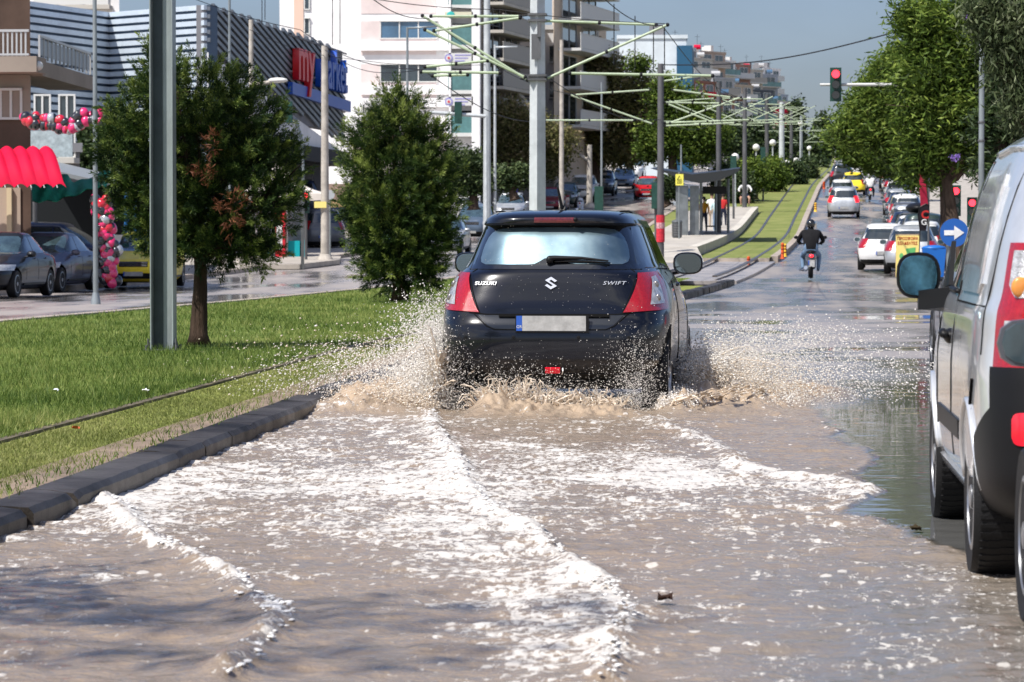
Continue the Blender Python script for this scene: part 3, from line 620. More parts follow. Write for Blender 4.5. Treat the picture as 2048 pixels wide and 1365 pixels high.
def make_car(kind, name, label, cat):
    k = KINDS[kind]; H = Hull(k['lev'], k['ym']); root = thing(name, label, cat); mb = MB(); H.shell(mb, 110, .035)
    o = mb.build('body', [pbody, well], root); cut_wheels(o, H, [(y, k['r']) for y in k['wh']], k['r'] + .05)
    def rnd(zl, zh, p0, p1, e=.05): # rounded corners
        f = lambda p: min(1, max(0, min((p - p0), (p1 - p)) / e)); return (lambda p: zl + .05 * (1 - f(p)) ** 2, lambda p: zh - .05 * (1 - f(p)) ** 2)
    z0, z1 = k['rw']; ps = np.linspace(-.86, .86, 25); lo, hi = rnd(z0, z1, -.86, .86, .12); mb = MB(); H.patch(mb, 'rear', ps, lo, hi); mb.build('rear_window', glassd, root, smooth='auto')
    z0, z1 = k['fw']; lo, hi = rnd(z0, z1, -.93, .93, .1); mb = MB(); H.patch(mb, 'front', np.linspace(-.93, .93, 25), lo, hi); mb.build('windshield', glassb, root, smooth='auto')
    for sd in (-1, 1):
        for i, (a, b_) in enumerate(k['sw']):
            last = i == len(k['sw']) - 1; n = 14; ps = np.linspace(a, b_, n); bl, tp = k['belt'] + .02, k['top']
            # window top follows the pillars
            def hi(p, a=a, b_=b_, i=i, last=last):
                z = tp
                if last:
                    for q in np.linspace(tp, bl, 30):
                        if float(H.pr(q)[1]) - .16 > p: z = q; break
                    else: z = bl + .02
                if i == 0:
                    for q in np.linspace(tp, bl, 30):
                        if float(H.pr(q)[0]) + .10 < p: z = min(z, q); break
                return max(z, bl + .02)
            mb = MB(); H.patch(mb, 'side', ps, bl, hi, side=sd); mb.build('side_window', glassd, root, smooth='auto')
        z0, z1, wr, ws = k['tl']; mb = MB(); H.patch(mb, 'corner', np.linspace(-wr, ws, 16), lambda p: z0 + (.06 if p > ws * .6 else 0), z1, off=.008, side=sd); mb.build('tail_light', redl, root, smooth='auto')
        zh = k['lev'][3][0]; mb = MB(); H.patch(mb, 'front', np.linspace(.60, .93, 12) if sd > 0 else np.linspace(-.93, -.60, 12), zh - .05, zh + .08, off=.008); mb.build('headlight', clearl, root, smooth='auto')
        mirror_part(root, sd * (k['lev'][6][3] + .13), k['sw'][-1][1] - .18, k['belt'] + .0, sd, pbody)
        for i, (a, b_) in enumerate(k['sw']):
            mb = MB(); H.line(mb, 'side', [(b_ + .03, k['belt']), (b_ + .03, .4)], sd, .005); mb.build('door_seam', blk, root)
        mb = MB(); H.line(mb, 'side', [(k['wh'][0] + .5, .30), (k['wh'][1] - .5, .30)], sd, .03); mb.build('sill', blk, root)
        for (a, b_) in k['sw'][-2:]: mb = MB(); Q = H.P('side', [a + .1, a + .25], [k['belt'] - .1] * 2, sd, .02); mb.tube(Q, .014, 6); mb.build('door_handle', pbody, root)
    mb = MB(); H.patch(mb, 'rear', np.linspace(-.9, .9, 20), .22, .36, off=.01); mb.build('bumper_trim', blk, root, smooth='auto'); mb = MB(); H.patch(mb, 'front', np.linspace(-.6, .6, 16), .28, .42, off=.01); mb.build('bumper_trim', blk, root, smooth='auto')
    mb = MB(); H.patch(mb, 'front', np.linspace(-.42, .42, 14), k['lev'][3][0] - .08, k['lev'][3][0] + .05, off=.008)
    g = mb.build('grille', blk, root, smooth='auto'); mb = MB()
    for q in range(3): H.line(mb, 'front', [(-.4, k['lev'][3][0] - .05 + q * .04), (.4, k['lev'][3][0] - .05 + q * .04)], 1, .006, .01)
    mb.build('grille_bar', chrome, g)
    for md, zz in (('rear', .56 if kind != 'van' else .7), ('front', .40)):
        mb = MB(); y_ = float(H.P(md, [0.], [zz], 1, .012)[0][1]); dy = -.006 if md == 'rear' else .006; mb.box((0, y_ + dy, zz), (.50, .008, .11)); pl = mb.build('licence_plate', platew, root)
        mb = MB(); mb.box((-.235 if md == 'rear' else .235, y_ + dy * 1.9, zz), (.035, .004, .108)); mb.build('plate_band', plateb, pl)
    for y in k['wh']:
        for sd in (-1, 1): wheel(root, sd * (k['lev'][2][3] - .11), y, k['r'], .2, sd)
    mb = MB(); mb.span((-.6, .3, .17), (.6, k['L'] - .4, .24)); mb.build('underbody', under, root)
    return root
P_ = {'silver': ((.50, .52, .54), .5), 'white': ((.74, .74, .73), 0), 'black': ((.012, .013, .016), .1), 'grey': ((.13, .135, .15), .4), 'bluegrey': ((.13, .18, .25), .4), 'red': ((.50, .012, .02), 0), 'darkred': ((.20, .012, .02), .2), 'yellow': ((.95, .70, .04), 0), 'navy': ((.02, .03, .07), .2), 'green': ((.03, .05, .045), .2), 'violetgrey': ((.11, .11, .15), .4)}
PM = {k: paint('paint_' + k, c, m_, .4, .12 if k == 'yellow' else .6) for k, (c, m_) in P_.items()}
brake = mat('brake_lens', (.9, .01, .015), .2, emit=1.3)
def car(kind, color, u, Y, rz, name, label, cat, group=None, X=None, dz=0, lit=False):
    k = KINDS[kind]
    if kind not in PROTO:
        PROTO[kind] = make_car(kind, name, label, cat); r = PROTO[kind]; first = True
    x = WX(u, Y) if X is None else X
    if rz < 1.5: Yb = Y
    else: Yb = Y + k['L']
    z = float(ZG(Y)) ; sl = math.atan2(float(ZG(Y + k['L'])) - z, k['L']) if rz < 1.5 else 0
    mats = {'body_paint': PM[color]}
    if lit: mats['red_lens'] = brake
    r = dup(PROTO[kind], (x, Y, z + dz), rz, label, group, mats); r.name = name; r['category'] = cat
    f = rz + math.atan2(float(OX(Y + 4) - OX(Y)), 4); sg = -1 if rz > 1.5 else 1
    r.rotation_euler = (sg * math.atan2(float(ZG(Y + 4) - ZG(Y)), 4), 0, rz - math.atan2(float(OX(Y + 4) - OX(Y)), 4)); return r
# ------------------------------------------------------------------ the black hatchback in the splash
bpaint = paint('black_paint', (.004, .005, .009), .0, .22, .8)
frit = mat('glass_frit', (.004, .005, .007), .06, spec=.8, coat=1)
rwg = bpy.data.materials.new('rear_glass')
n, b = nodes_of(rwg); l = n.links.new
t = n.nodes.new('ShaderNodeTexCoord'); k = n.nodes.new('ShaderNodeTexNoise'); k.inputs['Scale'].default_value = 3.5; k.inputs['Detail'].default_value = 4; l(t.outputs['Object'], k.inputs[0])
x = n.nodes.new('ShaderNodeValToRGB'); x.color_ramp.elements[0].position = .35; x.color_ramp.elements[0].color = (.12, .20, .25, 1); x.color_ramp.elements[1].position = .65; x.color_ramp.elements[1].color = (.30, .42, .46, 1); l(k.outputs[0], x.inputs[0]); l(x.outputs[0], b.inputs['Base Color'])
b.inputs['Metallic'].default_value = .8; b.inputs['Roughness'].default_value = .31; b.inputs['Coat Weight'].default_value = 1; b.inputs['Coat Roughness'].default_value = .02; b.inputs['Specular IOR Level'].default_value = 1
HL = [(.22, .30, 3.45, .66, 4, 4), (.27, .12, 3.6, .76, 5, 4), (.33, .03, 3.72, .825, 6, 4), (.42, .0, 3.80, .845, 6.5, 4), (.56, -.005, 3.85, .853, 6.5, 4), (.66, .01, 3.84, .853, 6.5, 4), (.70, .03, 3.82, .852, 6.5, 3.8), (.735, .045, 3.78, .850, 6.5, 3.6), (.80, .06, 3.66, .842, 6, 3.4), (.90, .095, 3.2, .82, 5.5, 3), (.98, .125, 2.95, .79, 5.2, 3), (1.03, .15, 2.75, .755, 5.2, 3.2), (1.07, .185, 2.65, .725, 4.4, 3.4), (1.15, .24, 2.5, .685, 4.1, 3.8), (1.30, .34, 2.25, .625, 4.1, 4), (1.385, .40, 2.1, .59, 4.2, 4), (1.40, .33, 2.07, .582, 5.2, 4), (1.425, .325, 2.02, .57, 5, 4), (1.455, .36, 1.97, .54, 5, 4), (1.48, .47, 1.9, .49, 4.5, 4), (1.497, .75, 1.8, .38, 4, 4), (1.505, 1.1, 1.6, .2, 3, 3)]
H = Hull(HL, 1.75)
hb = thing('hatchback_car', 'black hatchback driving away through the flood, throwing muddy water from both sides', 'car', (CARX0, 25.75, -.05), CARYAW); hb.scale = (1.04, 1.04, 1.04)
mb = MB(); H.shell(mb, 260, .012); o = mb.build('body', [bpaint, well], hb); cut_wheels(o, H, [(.56, .31), (2.99, .31)], .345)
# rear window: black border with the clear pane inside it
lo = lerp([(-.93, 1.16), (-.90, 1.075), (-.86, 1.062), (.86, 1.062), (.90, 1.075), (.93, 1.16)]); hi = lerp([(-.93, 1.20), (-.90, 1.33), (-.84, 1.375), (0, 1.388), (.84, 1.375), (.90, 1.33), (.93, 1.20)])
mb = MB(); H.patch(mb, 'rear', np.r_[np.linspace(-.93, -.84, 8), np.linspace(-.8, .8, 21), np.linspace(.84, .93, 8)], lo, hi, off=.004, nv=14); fw = mb.build('rear_window', frit, hb, smooth='auto')
lo = lerp([(-.80, 1.20), (-.79, 1.145), (-.76, 1.11), (-.70, 1.095), (-.25, 1.095), (-.17, 1.10), (-.11, 1.135), (-.06, 1.145), (.06, 1.145), (.12, 1.125), (.2, 1.10), (.70, 1.098), (.76, 1.115), (.79, 1.15), (.80, 1.20)])
hi = lerp([(-.80, 1.24), (-.79, 1.29), (-.76, 1.325), (-.70, 1.35), (-.5, 1.362), (0, 1.366), (.5, 1.362), (.70, 1.35), (.76, 1.325), (.79, 1.29), (.80, 1.24)])
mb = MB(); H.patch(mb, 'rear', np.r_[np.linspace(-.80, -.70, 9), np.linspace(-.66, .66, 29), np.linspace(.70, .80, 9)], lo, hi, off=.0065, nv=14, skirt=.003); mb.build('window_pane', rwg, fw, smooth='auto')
# wiper
mb = MB(); Q = H.P('rear', [-.035, .02, .3, .56], [1.125, 1.130, 1.128, 1.105], 1, .03); mb.tube(Q, [.026, .022, .014, .008], 8, sq=.8); Q = H.P('rear', [.02, .2, .4, .58], [1.110, 1.113, 1.109, 1.098], 1, .018); mb.tube(Q, .006, 6)
mb.ball(H.P('rear', [-.03], [1.122], 1, .02)[0], .03, 12, 8); mb.build('rear_wiper', blk, hb, smooth='auto')
# spoiler lip with high brake light
mb = MB(); H.patch(mb, 'rear', np.linspace(-.95, .95, 30), 1.385, 1.398, off=.006); mb.build('spoiler_lip', blk, hb, smooth='auto')
mb = MB(); H.patch(mb, 'rear', np.linspace(-.26, .26, 20), 1.404, 1.436, off=.006, nv=4); o = mb.build('brake_light', mat('dim_red_lens', (.12, .008, .012), .12, coat=1, var=.4, vs=40), hb, smooth='auto')
mb = MB(); mb.ball(H.P('rear', [.27], [1.425], 1, .008)[0], .017, 10, 6); mb.build('washer_nozzle', blk, hb, smooth=True)
# tail lights: red wedge and clear outer pane
for sd in (-1, 1):
    mb = MB()
    zl = lerp([(-.20, .752), (.0, .765), (.25, .79), (.30, .80)]); 
    # edge against the hatch leans outward as it rises
    rows = []; zs = np.linspace(0, 1, 15)
    for t_ in zs:
        z_in = .752 + (1.032 - .752) * t_; z_out = .775 + (1.045 - .775) * t_; pin = -.285 + (.215) * t_ ** .9; pout = .22 + .12 * t_
        ps = np.linspace(pin, pout, 22); zz = z_in + (z_out - z_in) * (ps - pin) / (pout - pin); rows.append(H.P('corner', ps, zz, sd, .010))
    A = np.array(rows); mb.grid(A if sd > 0 else A[:, ::-1]); B0 = np.array([r for r in rows]); 
    o = mb.build('tail_light', redl, hb, smooth=True)
    rows = []
    for t_ in np.linspace(0, 1, 12):
        z_in = .805 + (1.0 - .805) * t_; pin = -.055 + .07 * t_ + .05 * max(0, t_ - .7); pout = .13 + .0 * t_
        ps = np.linspace(pin, pout, 14); zz = z_in + .012 * (ps - pin) / (pout - pin) ; rows.append(H.P('corner', ps, zz, sd, .0145))
    mb = MB(); A = np.array(rows); mb.grid(A); mb.build('clear_pane', clearl, o, smooth=True)
    for zz in (.85, .945): mb = MB(); c_ = H.P('corner', [.02 + (zz - .85) * .3], [zz], sd, .016)[0]; mb.ball(c_, (.022, .008, .026), 10, 6); mb.build('bulb', mat('bulb_well', (.22, .20, .19), .2, metal=.6, coat=1), o, smooth=True)
    # seam beside the lamp and the hatch edge
    mb = MB(); H.line(mb, 'corner', [(-.295, .74), (-.075, 1.045), (-.09, 1.07)], sd, .0045, 0); H.line(mb, 'rear', [(0, .738), (sd * .55, .738), (sd * .70, .752)], 1, .006, 0)
    H.line(mb, 'rear', [(sd * .66, .745), (sd * .60, .70), (sd * .54, .655), (sd * .47, .632), (0, .628)], 1, .005, 0); mb.build('panel_seam', well, hb)
# recess around the plate, plate, reflector, sensors, tow hook
mb = MB(); lo = lerp([(-.62, .735), (-.52, .65), (-.46, .632), (.46, .632), (.52, .65), (.62, .735)]); H.patch(mb, 'rear', np.linspace(-.62, .62, 31), lo, .737, off=.003); mb.build('plate_recess', paint('recess_paint', (.012, .015, .02), 0, .3), hb, smooth='auto')
mb = MB(); H.patch(mb, 'rear', np.linspace(-.44, .50, 15), .716, .738, off=.018); mb.build('plate_lamp_housing', well, hb, smooth='auto')
yp = float(H.P('rear', [0.], [.67])[0][1]) - .022
mb = MB(); mb.box((.015, yp, .672), (.53, .014, .125)); pl = mb.build('licence_plate', blk, hb)
mb = MB(); mb.box((.03, yp - .009, .676), (.46, .004, .108)); mb.build('plate_field', platew, pl)
mb = MB(); mb.box((-.222, yp - .009, .676), (.042, .004, .108)); mb.build('plate_band', plateb, pl)
XR = Matrix.Rotation(math.pi / 2, 4, 'X')
wt = mat('white_print', (.72, .73, .74), .35, metal=.3)
text_obj('plate_country', 'GR', .03, .0008, Matrix.Translation((-.222, yp - .012, .642)) @ XR, wt, pl)
mb = MB(); H.patch(mb, 'rear', np.linspace(-.045, .085, 9), .322, .358, off=.012); o = mb.build('rear_reflector', mat('fog_lens', (.75, .01, .03), .15, coat=1, emit=.25), hb, smooth='auto')  # red bumper reflector; a faint glow is put into its colour
mb = MB(); c0 = H.P('rear', [.105], [.33], 1, .015)[0]; mb.tube([c0 + [-.012, 0, -.02], c0 + [0, -.02, -.012], c0 + [.006, -.024, .01], c0 + [.004, -.01, .03]], .004, 6); mb.build('tow_eye', chrome, hb)
for p in (-.72, -.31, .24, .66):
    c0 = H.P('rear', [p], [.575], 1, .002)[0]; mb = MB(); mb.lathe(c0, [(.014, .004), (.013, -.004), (.002, -.006)][::-1], 14, axis='y'); mb.build('parking_sensor', blk, hb, smooth='auto')
mb = MB(); H.patch(mb, 'rear', np.linspace(-.86, .86, 31), .42, .438, off=.008, nv=3, skirt=.01); mb.build('bumper_crease', bpaint, hb, smooth='auto')
mb = MB(); H.patch(mb, 'rear', np.linspace(-.9, .9, 31), .235, .315, off=.004, nv=5); mb.build('lower_valance', blk, hb, smooth='auto')
# badges
def badge(name, s, xf, z, size, sx, sh=.3):
    c0 = H.P('rear', [xf], [z], 1, .006)[0]; c1 = H.P('rear', [xf], [z + .03], 1, .006)[0]; tilt = math.atan2(c1[1] - c0[1], .03)
    c2 = H.P('rear', [xf + .02], [z], 1, .006)[0]; yw = math.atan2(c2[1] - c0[1], c2[0] - c0[0])
    text_obj(name, s, size, .0025, Matrix.Translation(c0) @ Matrix.Rotation(yw, 4, 'Z') @ Matrix.Rotation(math.pi / 2 - tilt, 4, 'X'), mat('badge_chrome', (.82, .83, .84), .22, metal=.7), hb, sx=sx, shear=sh, bold=.0, sp=1.12)
badge('maker_lettering', 'SUZUKI', -.60, .948, .037, 1.2, .1); badge('model_lettering', 'SWIFT', .56, .950, .040, 1.35)
c0 = H.P('rear', [-.005], [.963], 1, .008)[0]
S1 = [(0, .042), (.045, .012), (.02, -.005), (.045, -.012), (0, -.044), (-.045, -.012), (-.022, .003), (.0, -.013), (.012, -.005), (-.045, .012)]
Sx = [(0.0, .044), (.044, .016), (.028, .006), (0.0, .024), (-.014, .014), (.044, -.022), (0.0, -.046), (-.044, -.018), (-.028, -.008), (0.0, -.026), (.014, -.017), (-.044, .020)]
mb = MB(); mb.prism([(c0[0] + x_, c0[1] + z_ * .36, c0[2] + z_) for x_, z_ in Sx], (0, -.006, 0)); mb.build('emblem', MATS['badge_chrome'], hb)
# side windows, door line, handle, mirrors
for sd in (-1, 1):
    mb = MB(); H.patch(mb, 'side', np.linspace(.42, 1.22, 14), 1.075, lambda p: min(1.37, 1.10 + (p - .42) * 1.1), side=sd); mb.build('side_window', glassd, hb, smooth='auto')
    mb = MB(); H.patch(mb, 'side', np.linspace(1.27, 2.35, 16), 1.065, lambda p: 1.37 if p < 1.95 else max(1.37 - (p - 1.95) * .75, 1.08), side=sd); mb.build('side_window', glassd, hb, smooth='auto')
    
    for pts_ in ([(1.24, 1.04), (1.24, .6), (1.28, .38)], [(2.42, 1.0), (2.45, .38), (1.3, .36)], [(.4, 1.062), (2.5, 1.058)]): mb = MB(); H.line(mb, 'side', pts_, sd, .005); mb.build('door_seam', well, hb)
    mb = MB(); mb.tube(H.P('side', [1.36, 1.46, 1.54], [.93, .935, .93], sd, .025), [.012, .016, .012], 8); mb.build('door_handle', bpaint, hb, smooth=True)
    mb = MB(); H.line(mb, 'side', [(1.0, .27), (2.55, .27)], sd, .03); mb.build('sill', blk, hb, smooth=True)
    mirror_part(hb, sd * .862, 2.30, 1.095, sd, bpaint, (.118, .06, .088), mat('mirror_pane', (.22, .27, .29), .04, metal=.9) if sd > 0 else mat('mirror_pane_sky', (.3, .42, .5), .04, metal=.9), fine=True)
for y in (.56, 2.99):
    for sd in (-1, 1): wheel(hb, sd * .735, y, .305, .195, sd, 5, True)
mb = MB(); mb.span((-.62, .12, .20), (.62, 3.4, .26)); mb.bar((-.55, .6, .22), (.55, .6, .22), .04); mb.tube([(.42, .9, .24), (.40, .3, .25), (.40, .16, .24)], [.05, .06, .03], 10); mb.build('underbody', under, hb)
mb = MB(); mb.tube([(.005, .95, 1.50), (.0, .93, 1.515)], [.035, .025], 12); mb.tube([(0, .93, 1.51), (-.03, .90, 1.67)], [.013, .008], 8); mb.build('aerial', blk, hb, smooth='auto')
for sd in (-1, 1): mb = MB(); mb.tube([(sd * .46, .62, 1.484), (sd * .475, 1.2, 1.494), (sd * .47, 1.8, 1.48)], .006, 5); mb.build('roof_groove', well, hb)
# dried splash drops stuck on the tailgate and the window
mb = MB()
for i in range(150):
    if rng.random() < .6: p = rng.uniform(-.86, .86); z = rng.uniform(.76, 1.03); r = rng.uniform(.0008, .0018)
    else: p = rng.uniform(-.8, .8); z = rng.uniform(1.08, 1.38); r = rng.uniform(.0014, .0034)
    mb.ball(H.P('rear', [p], [z], 1, .006)[0], (r, r * .5, r * 1.3), 6, 4)
mb.build('water_drops', mat('drop', (.62, .60, .57), .1, coat=1), hb, smooth=True)['kind'] = 'stuff'

# ------------------------------------------------------------------ silver delivery van on the right
vp = paint('van_paint', (.70, .72, .75), .4, .28)
VL = [(.24, .25, 3.9, .78, 5, 4), (.32, .08, 4.1, .875, 7, 7), (.45, .0, 4.2, .905, 8, 8), (.62, .0, 4.22, .915, 8, 8), (.80, .02, 4.18, .915, 8, 7), (.95, .05, 4.02, .905, 8, 6), (1.06, .06, 3.72, .895, 8, 6), (1.13, .07, 3.4, .875, 8, 5), (1.30, .10, 3.12, .845, 8, 3.8), (1.50, .14, 2.8, .80, 7.5, 4), (1.66, .19, 2.52, .745, 7, 4), (1.74, .24, 2.35, .69, 6.5, 4), (1.80, .34, 2.2, .58, 6, 4), (1.83, .6, 2.0, .4, 5, 4)]
HV = Hull(VL, 1.8)
VX = WX(1945, 13.2) + .915
VX -= .04
van = thing('delivery_van', 'silver delivery van with black wing mirror parked at the right frame edge', 'van', (VX + .02, 12.42, -.02), R(-.3))
van.scale = (1, 1, .96); mb = MB(); HV.shell(mb, 280, .012); o = mb.build('body', [vp, well], van); cut_wheels(o, HV, [(.80, .325), (3.5, .325)], .375)
for sd in (-1, 1):
    # window in the front door, embossed blank rear panel, seams
    mb = MB(); HV.patch(mb, 'side', np.linspace(2.02, 2.95, 16), 1.14, lambda p: 1.64 if p < 2.3 else max(1.64 - (p - 2.3) * .72, 1.16), side=sd); mb.build('side_window', glassd, van, smooth='auto')
    mb = MB(); HV.patch(mb, 'side', np.linspace(.62, 1.80, 20), lambda p: 1.13 + .04 * (abs(p - 1.2) > .5), lambda p: 1.60 - .05 * (abs(p - 1.2) > .5), side=sd, off=.010, nv=10, skirt=.02); mb.build('side_panel', vp, van, smooth='auto')
    for pts in ([(1.88, 1.68), (1.90, 1.1), (1.90, .42)], [(2.98, 1.10), (3.0, .5)], [(.42, 1.66), (.42, 1.1), (.40, .9)], [(.1, 1.085), (1.88, 1.085)]): mb = MB(); HV.line(mb, 'side', pts, sd, .0045); mb.build('door_seam', well, van)
    mb = MB(); HV.line(mb, 'side', [(.5, 1.70), (1.2, 1.715), (1.8, 1.70)], sd, .016, .004); mb.build('roof_gutter', vp, van, smooth=True)
    mb = MB(); HV.patch(mb, 'side', np.linspace(1.30, 2.86, 20), .52, .60, side=sd, off=.009, nv=5, skirt=.015); mb.build('rub_strip', blk, van, smooth='auto')
    mb = MB(); HV.patch(mb, 'side', np.linspace(1.24, 3.05, 16), .27, .36, side=sd, off=.010, nv=4); mb.build('sill', vp, van, smooth='auto')
    mb = MB(); HV.line(mb, 'side', [(2.0, 1.12), (3.02, 1.13), (2.7, 1.36), (2.32, 1.66)], sd, .012, .004); mb.build('window_frame', blk, van, smooth=True)
    for yy in (2.02,): mb = MB(); mb.tube(HV.P('side', [yy, yy + .1, yy + .18], [.93, .935, .93], sd, .03), [.016, .022, .016], 10); mb.ball(HV.P('side', [yy + .09], [.925], sd, .0)[0], (.03, .07, .035)); mb.build('door_handle', blk, van, smooth=True)
    mb = MB(); mb.tube(HV.P('side', [.55, .62], [.80, .70], sd, .006), .006); mb.build('fuel_flap', well, van)
    mb = MB(); HV.patch(mb, 'front', np.linspace(.5, .92, 10) if sd > 0 else np.linspace(-.92, -.5, 10), .74, .92, off=.008); mb.build('headlight', clearl, van, smooth='auto')
    mb = MB(); HV.patch(mb, 'corner', np.linspace(-.16, .035, 14), lambda p: .86 + max(0, p) * 0, 1.33, off=.008, side=sd, nv=20, skirt=.015)
    tl = mb.build('tail_light', redl, van, smooth='auto')
    mb = MB(); HV.patch(mb, 'corner', np.linspace(-.14, -.005, 10), lambda p: 1.12 + max(0, .03 + p) * 2, 1.30, off=.013, side=sd, nv=10, skirt=.01); mb.build('clear_pane', clearl, tl, smooth='auto')
    mb = MB(); HV.patch(mb, 'corner', np.linspace(-.14, -.015, 10), lambda p: .90 + max(0, .05 + p) * 1.2, 1.035, off=.013, side=sd, nv=8, skirt=.01); mb.build('clear_pane', clearl, tl, smooth='auto')
    mb = MB(); c0 = HV.P('corner', [-.05], [1.16], sd, .016)[0]; mb.ball(c0, (.035, .012, .04)); mb.build('bulb', amber, tl, smooth=True)
    mb = MB(); HV.patch(mb, 'corner', np.linspace(-.6, .30, 26), lambda p: .28, lambda p: .72 if p < .02 else max(.72 - (p - .02) * .5, .5), off=.012, side=sd, nv=12); bp_ = mb.build('bumper', blk, van, smooth='auto')
    mb = MB(); HV.patch(mb, 'corner', np.linspace(-.155, -.055, 16), lambda p: .635 - .065 * (max(0, 1 - abs((p + .105) / .051) ** 4)) ** .25, lambda p: .637 + .055 * (max(0, 1 - abs((p + .105) / .051) ** 4)) ** .25, off=.018, side=sd); mb.build('reflector', redon if 0 else mat('van_reflector_glow', (.7, .01, .03), .15, coat=1, emit=.15), bp_, smooth='auto')  # faint glow put into the reflector's red, though it is no lamp
    mb = MB(); HV.patch(mb, 'corner', np.linspace(-.6, .055, 16), .70, .86, off=.010, side=sd); mb.build('corner_trim', blk, van, smooth='auto')
    # wheel arch lip
    for yc in (.80, 3.5):
        mb = MB(); t_ = np.linspace(R(8), R(172), 24); Q = HV.P('side', yc + .385 * np.cos(t_), .325 + .385 * np.sin(t_), sd, .004); mb.tube(Q, .012, 6); mb.build('arch_lip', vp, van, smooth=True)
    mm_ = mirror_part(van, sd * 1.0, 2.98, 1.18, sd, blk, (.098, .07, .108), mat('van_mirror_pane', (.10, .26, .36), .05, metal=.85, var=.5, vs=14), fine=True)
    mb = MB(); mb.prism([(sd * .87, 2.75, 1.13), (sd * .87, 3.12, 1.10), (sd * 1.0, 3.06, 1.11), (sd * 1.0, 2.96, 1.11)], (0, 0, -.09)); mb.prism([(sd * .862, 2.70, 1.14), (sd * .862, 3.2, 1.12), (sd * .84, 2.86, 1.34)], (sd * .02, 0, 0)); mb.build('mirror_arm', blk, van)
lo, hi = 1.15, 1.55; mb = MB(); HV.patch(mb, 'rear', np.linspace(-.8, .8, 20), 1.14, 1.56, off=.005); mb.build('rear_window', glassd, van, smooth='auto')
mb = MB(); HV.patch(mb, 'front', np.linspace(-.92, .92, 24), 1.17, 1.66, off=.005); mb.build('windshield', glassb, van, smooth='auto')
mb = MB(); mb.box((0, -.0, .85), (.5, .02, .11)); mb.build('licence_plate', platew, van)
for y in (.80, 3.5):
    for sd in (-1, 1): wheel(van, sd * .80, y, .322, .215, sd, 7, True)
mb = MB(); mb.span((-.66, .3, .19), (.66, 3.8, .27)); mb.bar((-.7, .8, .3), (.7, .8, .3), .05); mb.build('underbody', under, van)
# ------------------------------------------------------------------ other vehicles
def rowx(Y, r): return float(OX(Y)) + r
r = car('hatch', 'grey', 0, 8.15, 0, 'parked_car', 'dark grey car parked behind the silver van, only its wheel and mirror in view', 'car', 'cars parked along the right kerb', X=1.775)
car('sedan', 'grey', 0, 30, 0, 'parked_car', 'dark grey car parked just in front of the silver van', 'car', 'cars parked along the right kerb', X=2.74)
G1 = 'cars parked along the right kerb'
car('hatch', 'silver', 1823, 106, 0, 'parked_car', 'silver hatchback parked behind the yellow advertising board', 'car', G1)
car('hatch', 'white', 1768, 110.5, 0, 'parked_car', 'white hatchback standing beside the silver one with its left door open', 'car', G1)
seq = [(115.5, 'white', 'hatch', 'white car parked just ahead of the two at the advertising board'), (121, 'green', 'suv', 'dark car with a black roof box in the right kerb row'), (128, 'white', 'hatch', 'white car parked directly ahead of the one with the roof box'), (134, 'white', 'sedan', 'white sedan, second car ahead of the one with the roof box'), (141, 'black', 'hatch', 'black hatchback parked ahead of the white sedan in the right kerb row'),
       (148, 'navy', 'sedan', 'navy sedan in the middle of the right kerb row'), (155, 'silver', 'suv', 'silver car with rear lights lit in the right kerb row'), (163, 'white', 'hatch', 'white car in the right kerb row beside the white shirted rider'), (171, 'grey', 'hatch', None), (178, 'white', 'suv', None), (186, 'navy', 'sedan', None), (194, 'silver', 'hatch', None), (203, 'black', 'hatch', None), (212, 'white', 'sedan', None), (222, 'silver', 'suv', None), (233, 'white', 'hatch', None), (246, 'navy', 'hatch', None), (260, 'white', 'suv', None)]
ORD = ['eleventh', 'twelfth', 'thirteenth', 'fourteenth', 'fifteenth', 'sixteenth', 'seventeenth', 'eighteenth', 'nineteenth', 'twentieth', 'last but three', 'last but two', 'last but one', 'last']
no_ = iter(ORD)
for Y, c_, kd, lb in seq: car(kd, c_, 0, Y, 0, 'parked_car', lb or f'{c_} car parked far up the hill, {next(no_)} of the right kerb row', 'car', G1, X=rowx(Y, 1.95 + rng.normal(0, .12)), lit=(Y == 155))
G2 = 'cars driving away up the right carriageway'
car('suv', 'silver', 1687, 191, 0, 'driving_car', 'silver car with red lights lit, last one driving up the right carriageway', 'car', G2, lit=True)
car('hatch', 'white', 1684, 214, 0, 'driving_car', 'white car driving directly ahead of the silver one with lit lights', 'car', G2)
car('hatch', 'yellow', 1706, 232, 0, 'taxi', 'yellow taxi driving uphill in the right carriageway queue', 'taxi', G2)
car('suv', 'black', 1683, 248, 0, 'driving_car', 'black car driving uphill left of the yellow taxi', 'car', G2)
car('van', 'white', 1706, 268, 0, 'driving_van', 'white van driving uphill ahead of the yellow taxi', 'van', G2)
car('suv', 'navy', 1727, 315, 0, 'driving_car', 'dark blue car farthest up the hill beside the tree crowns', 'car', G2)
car('sedan', 'black', 1716, 345, 0, 'driving_car', 'black sedan at the crest of the hill ahead of the white van', 'car', G2)
PIr = math.pi
G3 = 'cars parked on the left carriageway'
car('sedan', 'black', 52, 79.5, PIr - .02, 'parked_car', 'black sedan with silver grille parked beneath the red awning', 'car', G3)
car('sedan', 'violetgrey', 146, 87, PIr - .05, 'parked_car', 'violet grey sedan parked behind the black one beside the balloon column', 'car', G3)
tx = car('sedan', 'yellow', 312, 92, PIr + .10, 'taxi', 'yellow taxi facing the camera behind the tall steel pole', 'taxi', 'taxis')
car('suv', 'navy', 165, 99, PIr / 2 + PIr, 'parked_car', 'dark blue car standing sideways under the green tarpaulin', 'car', G3).location.x -= 2.6
car('suv', 'grey', 650, 140, .25, 'parked_car', 'dark grey car parked behind the kiosk and concrete pole', 'car', G3)
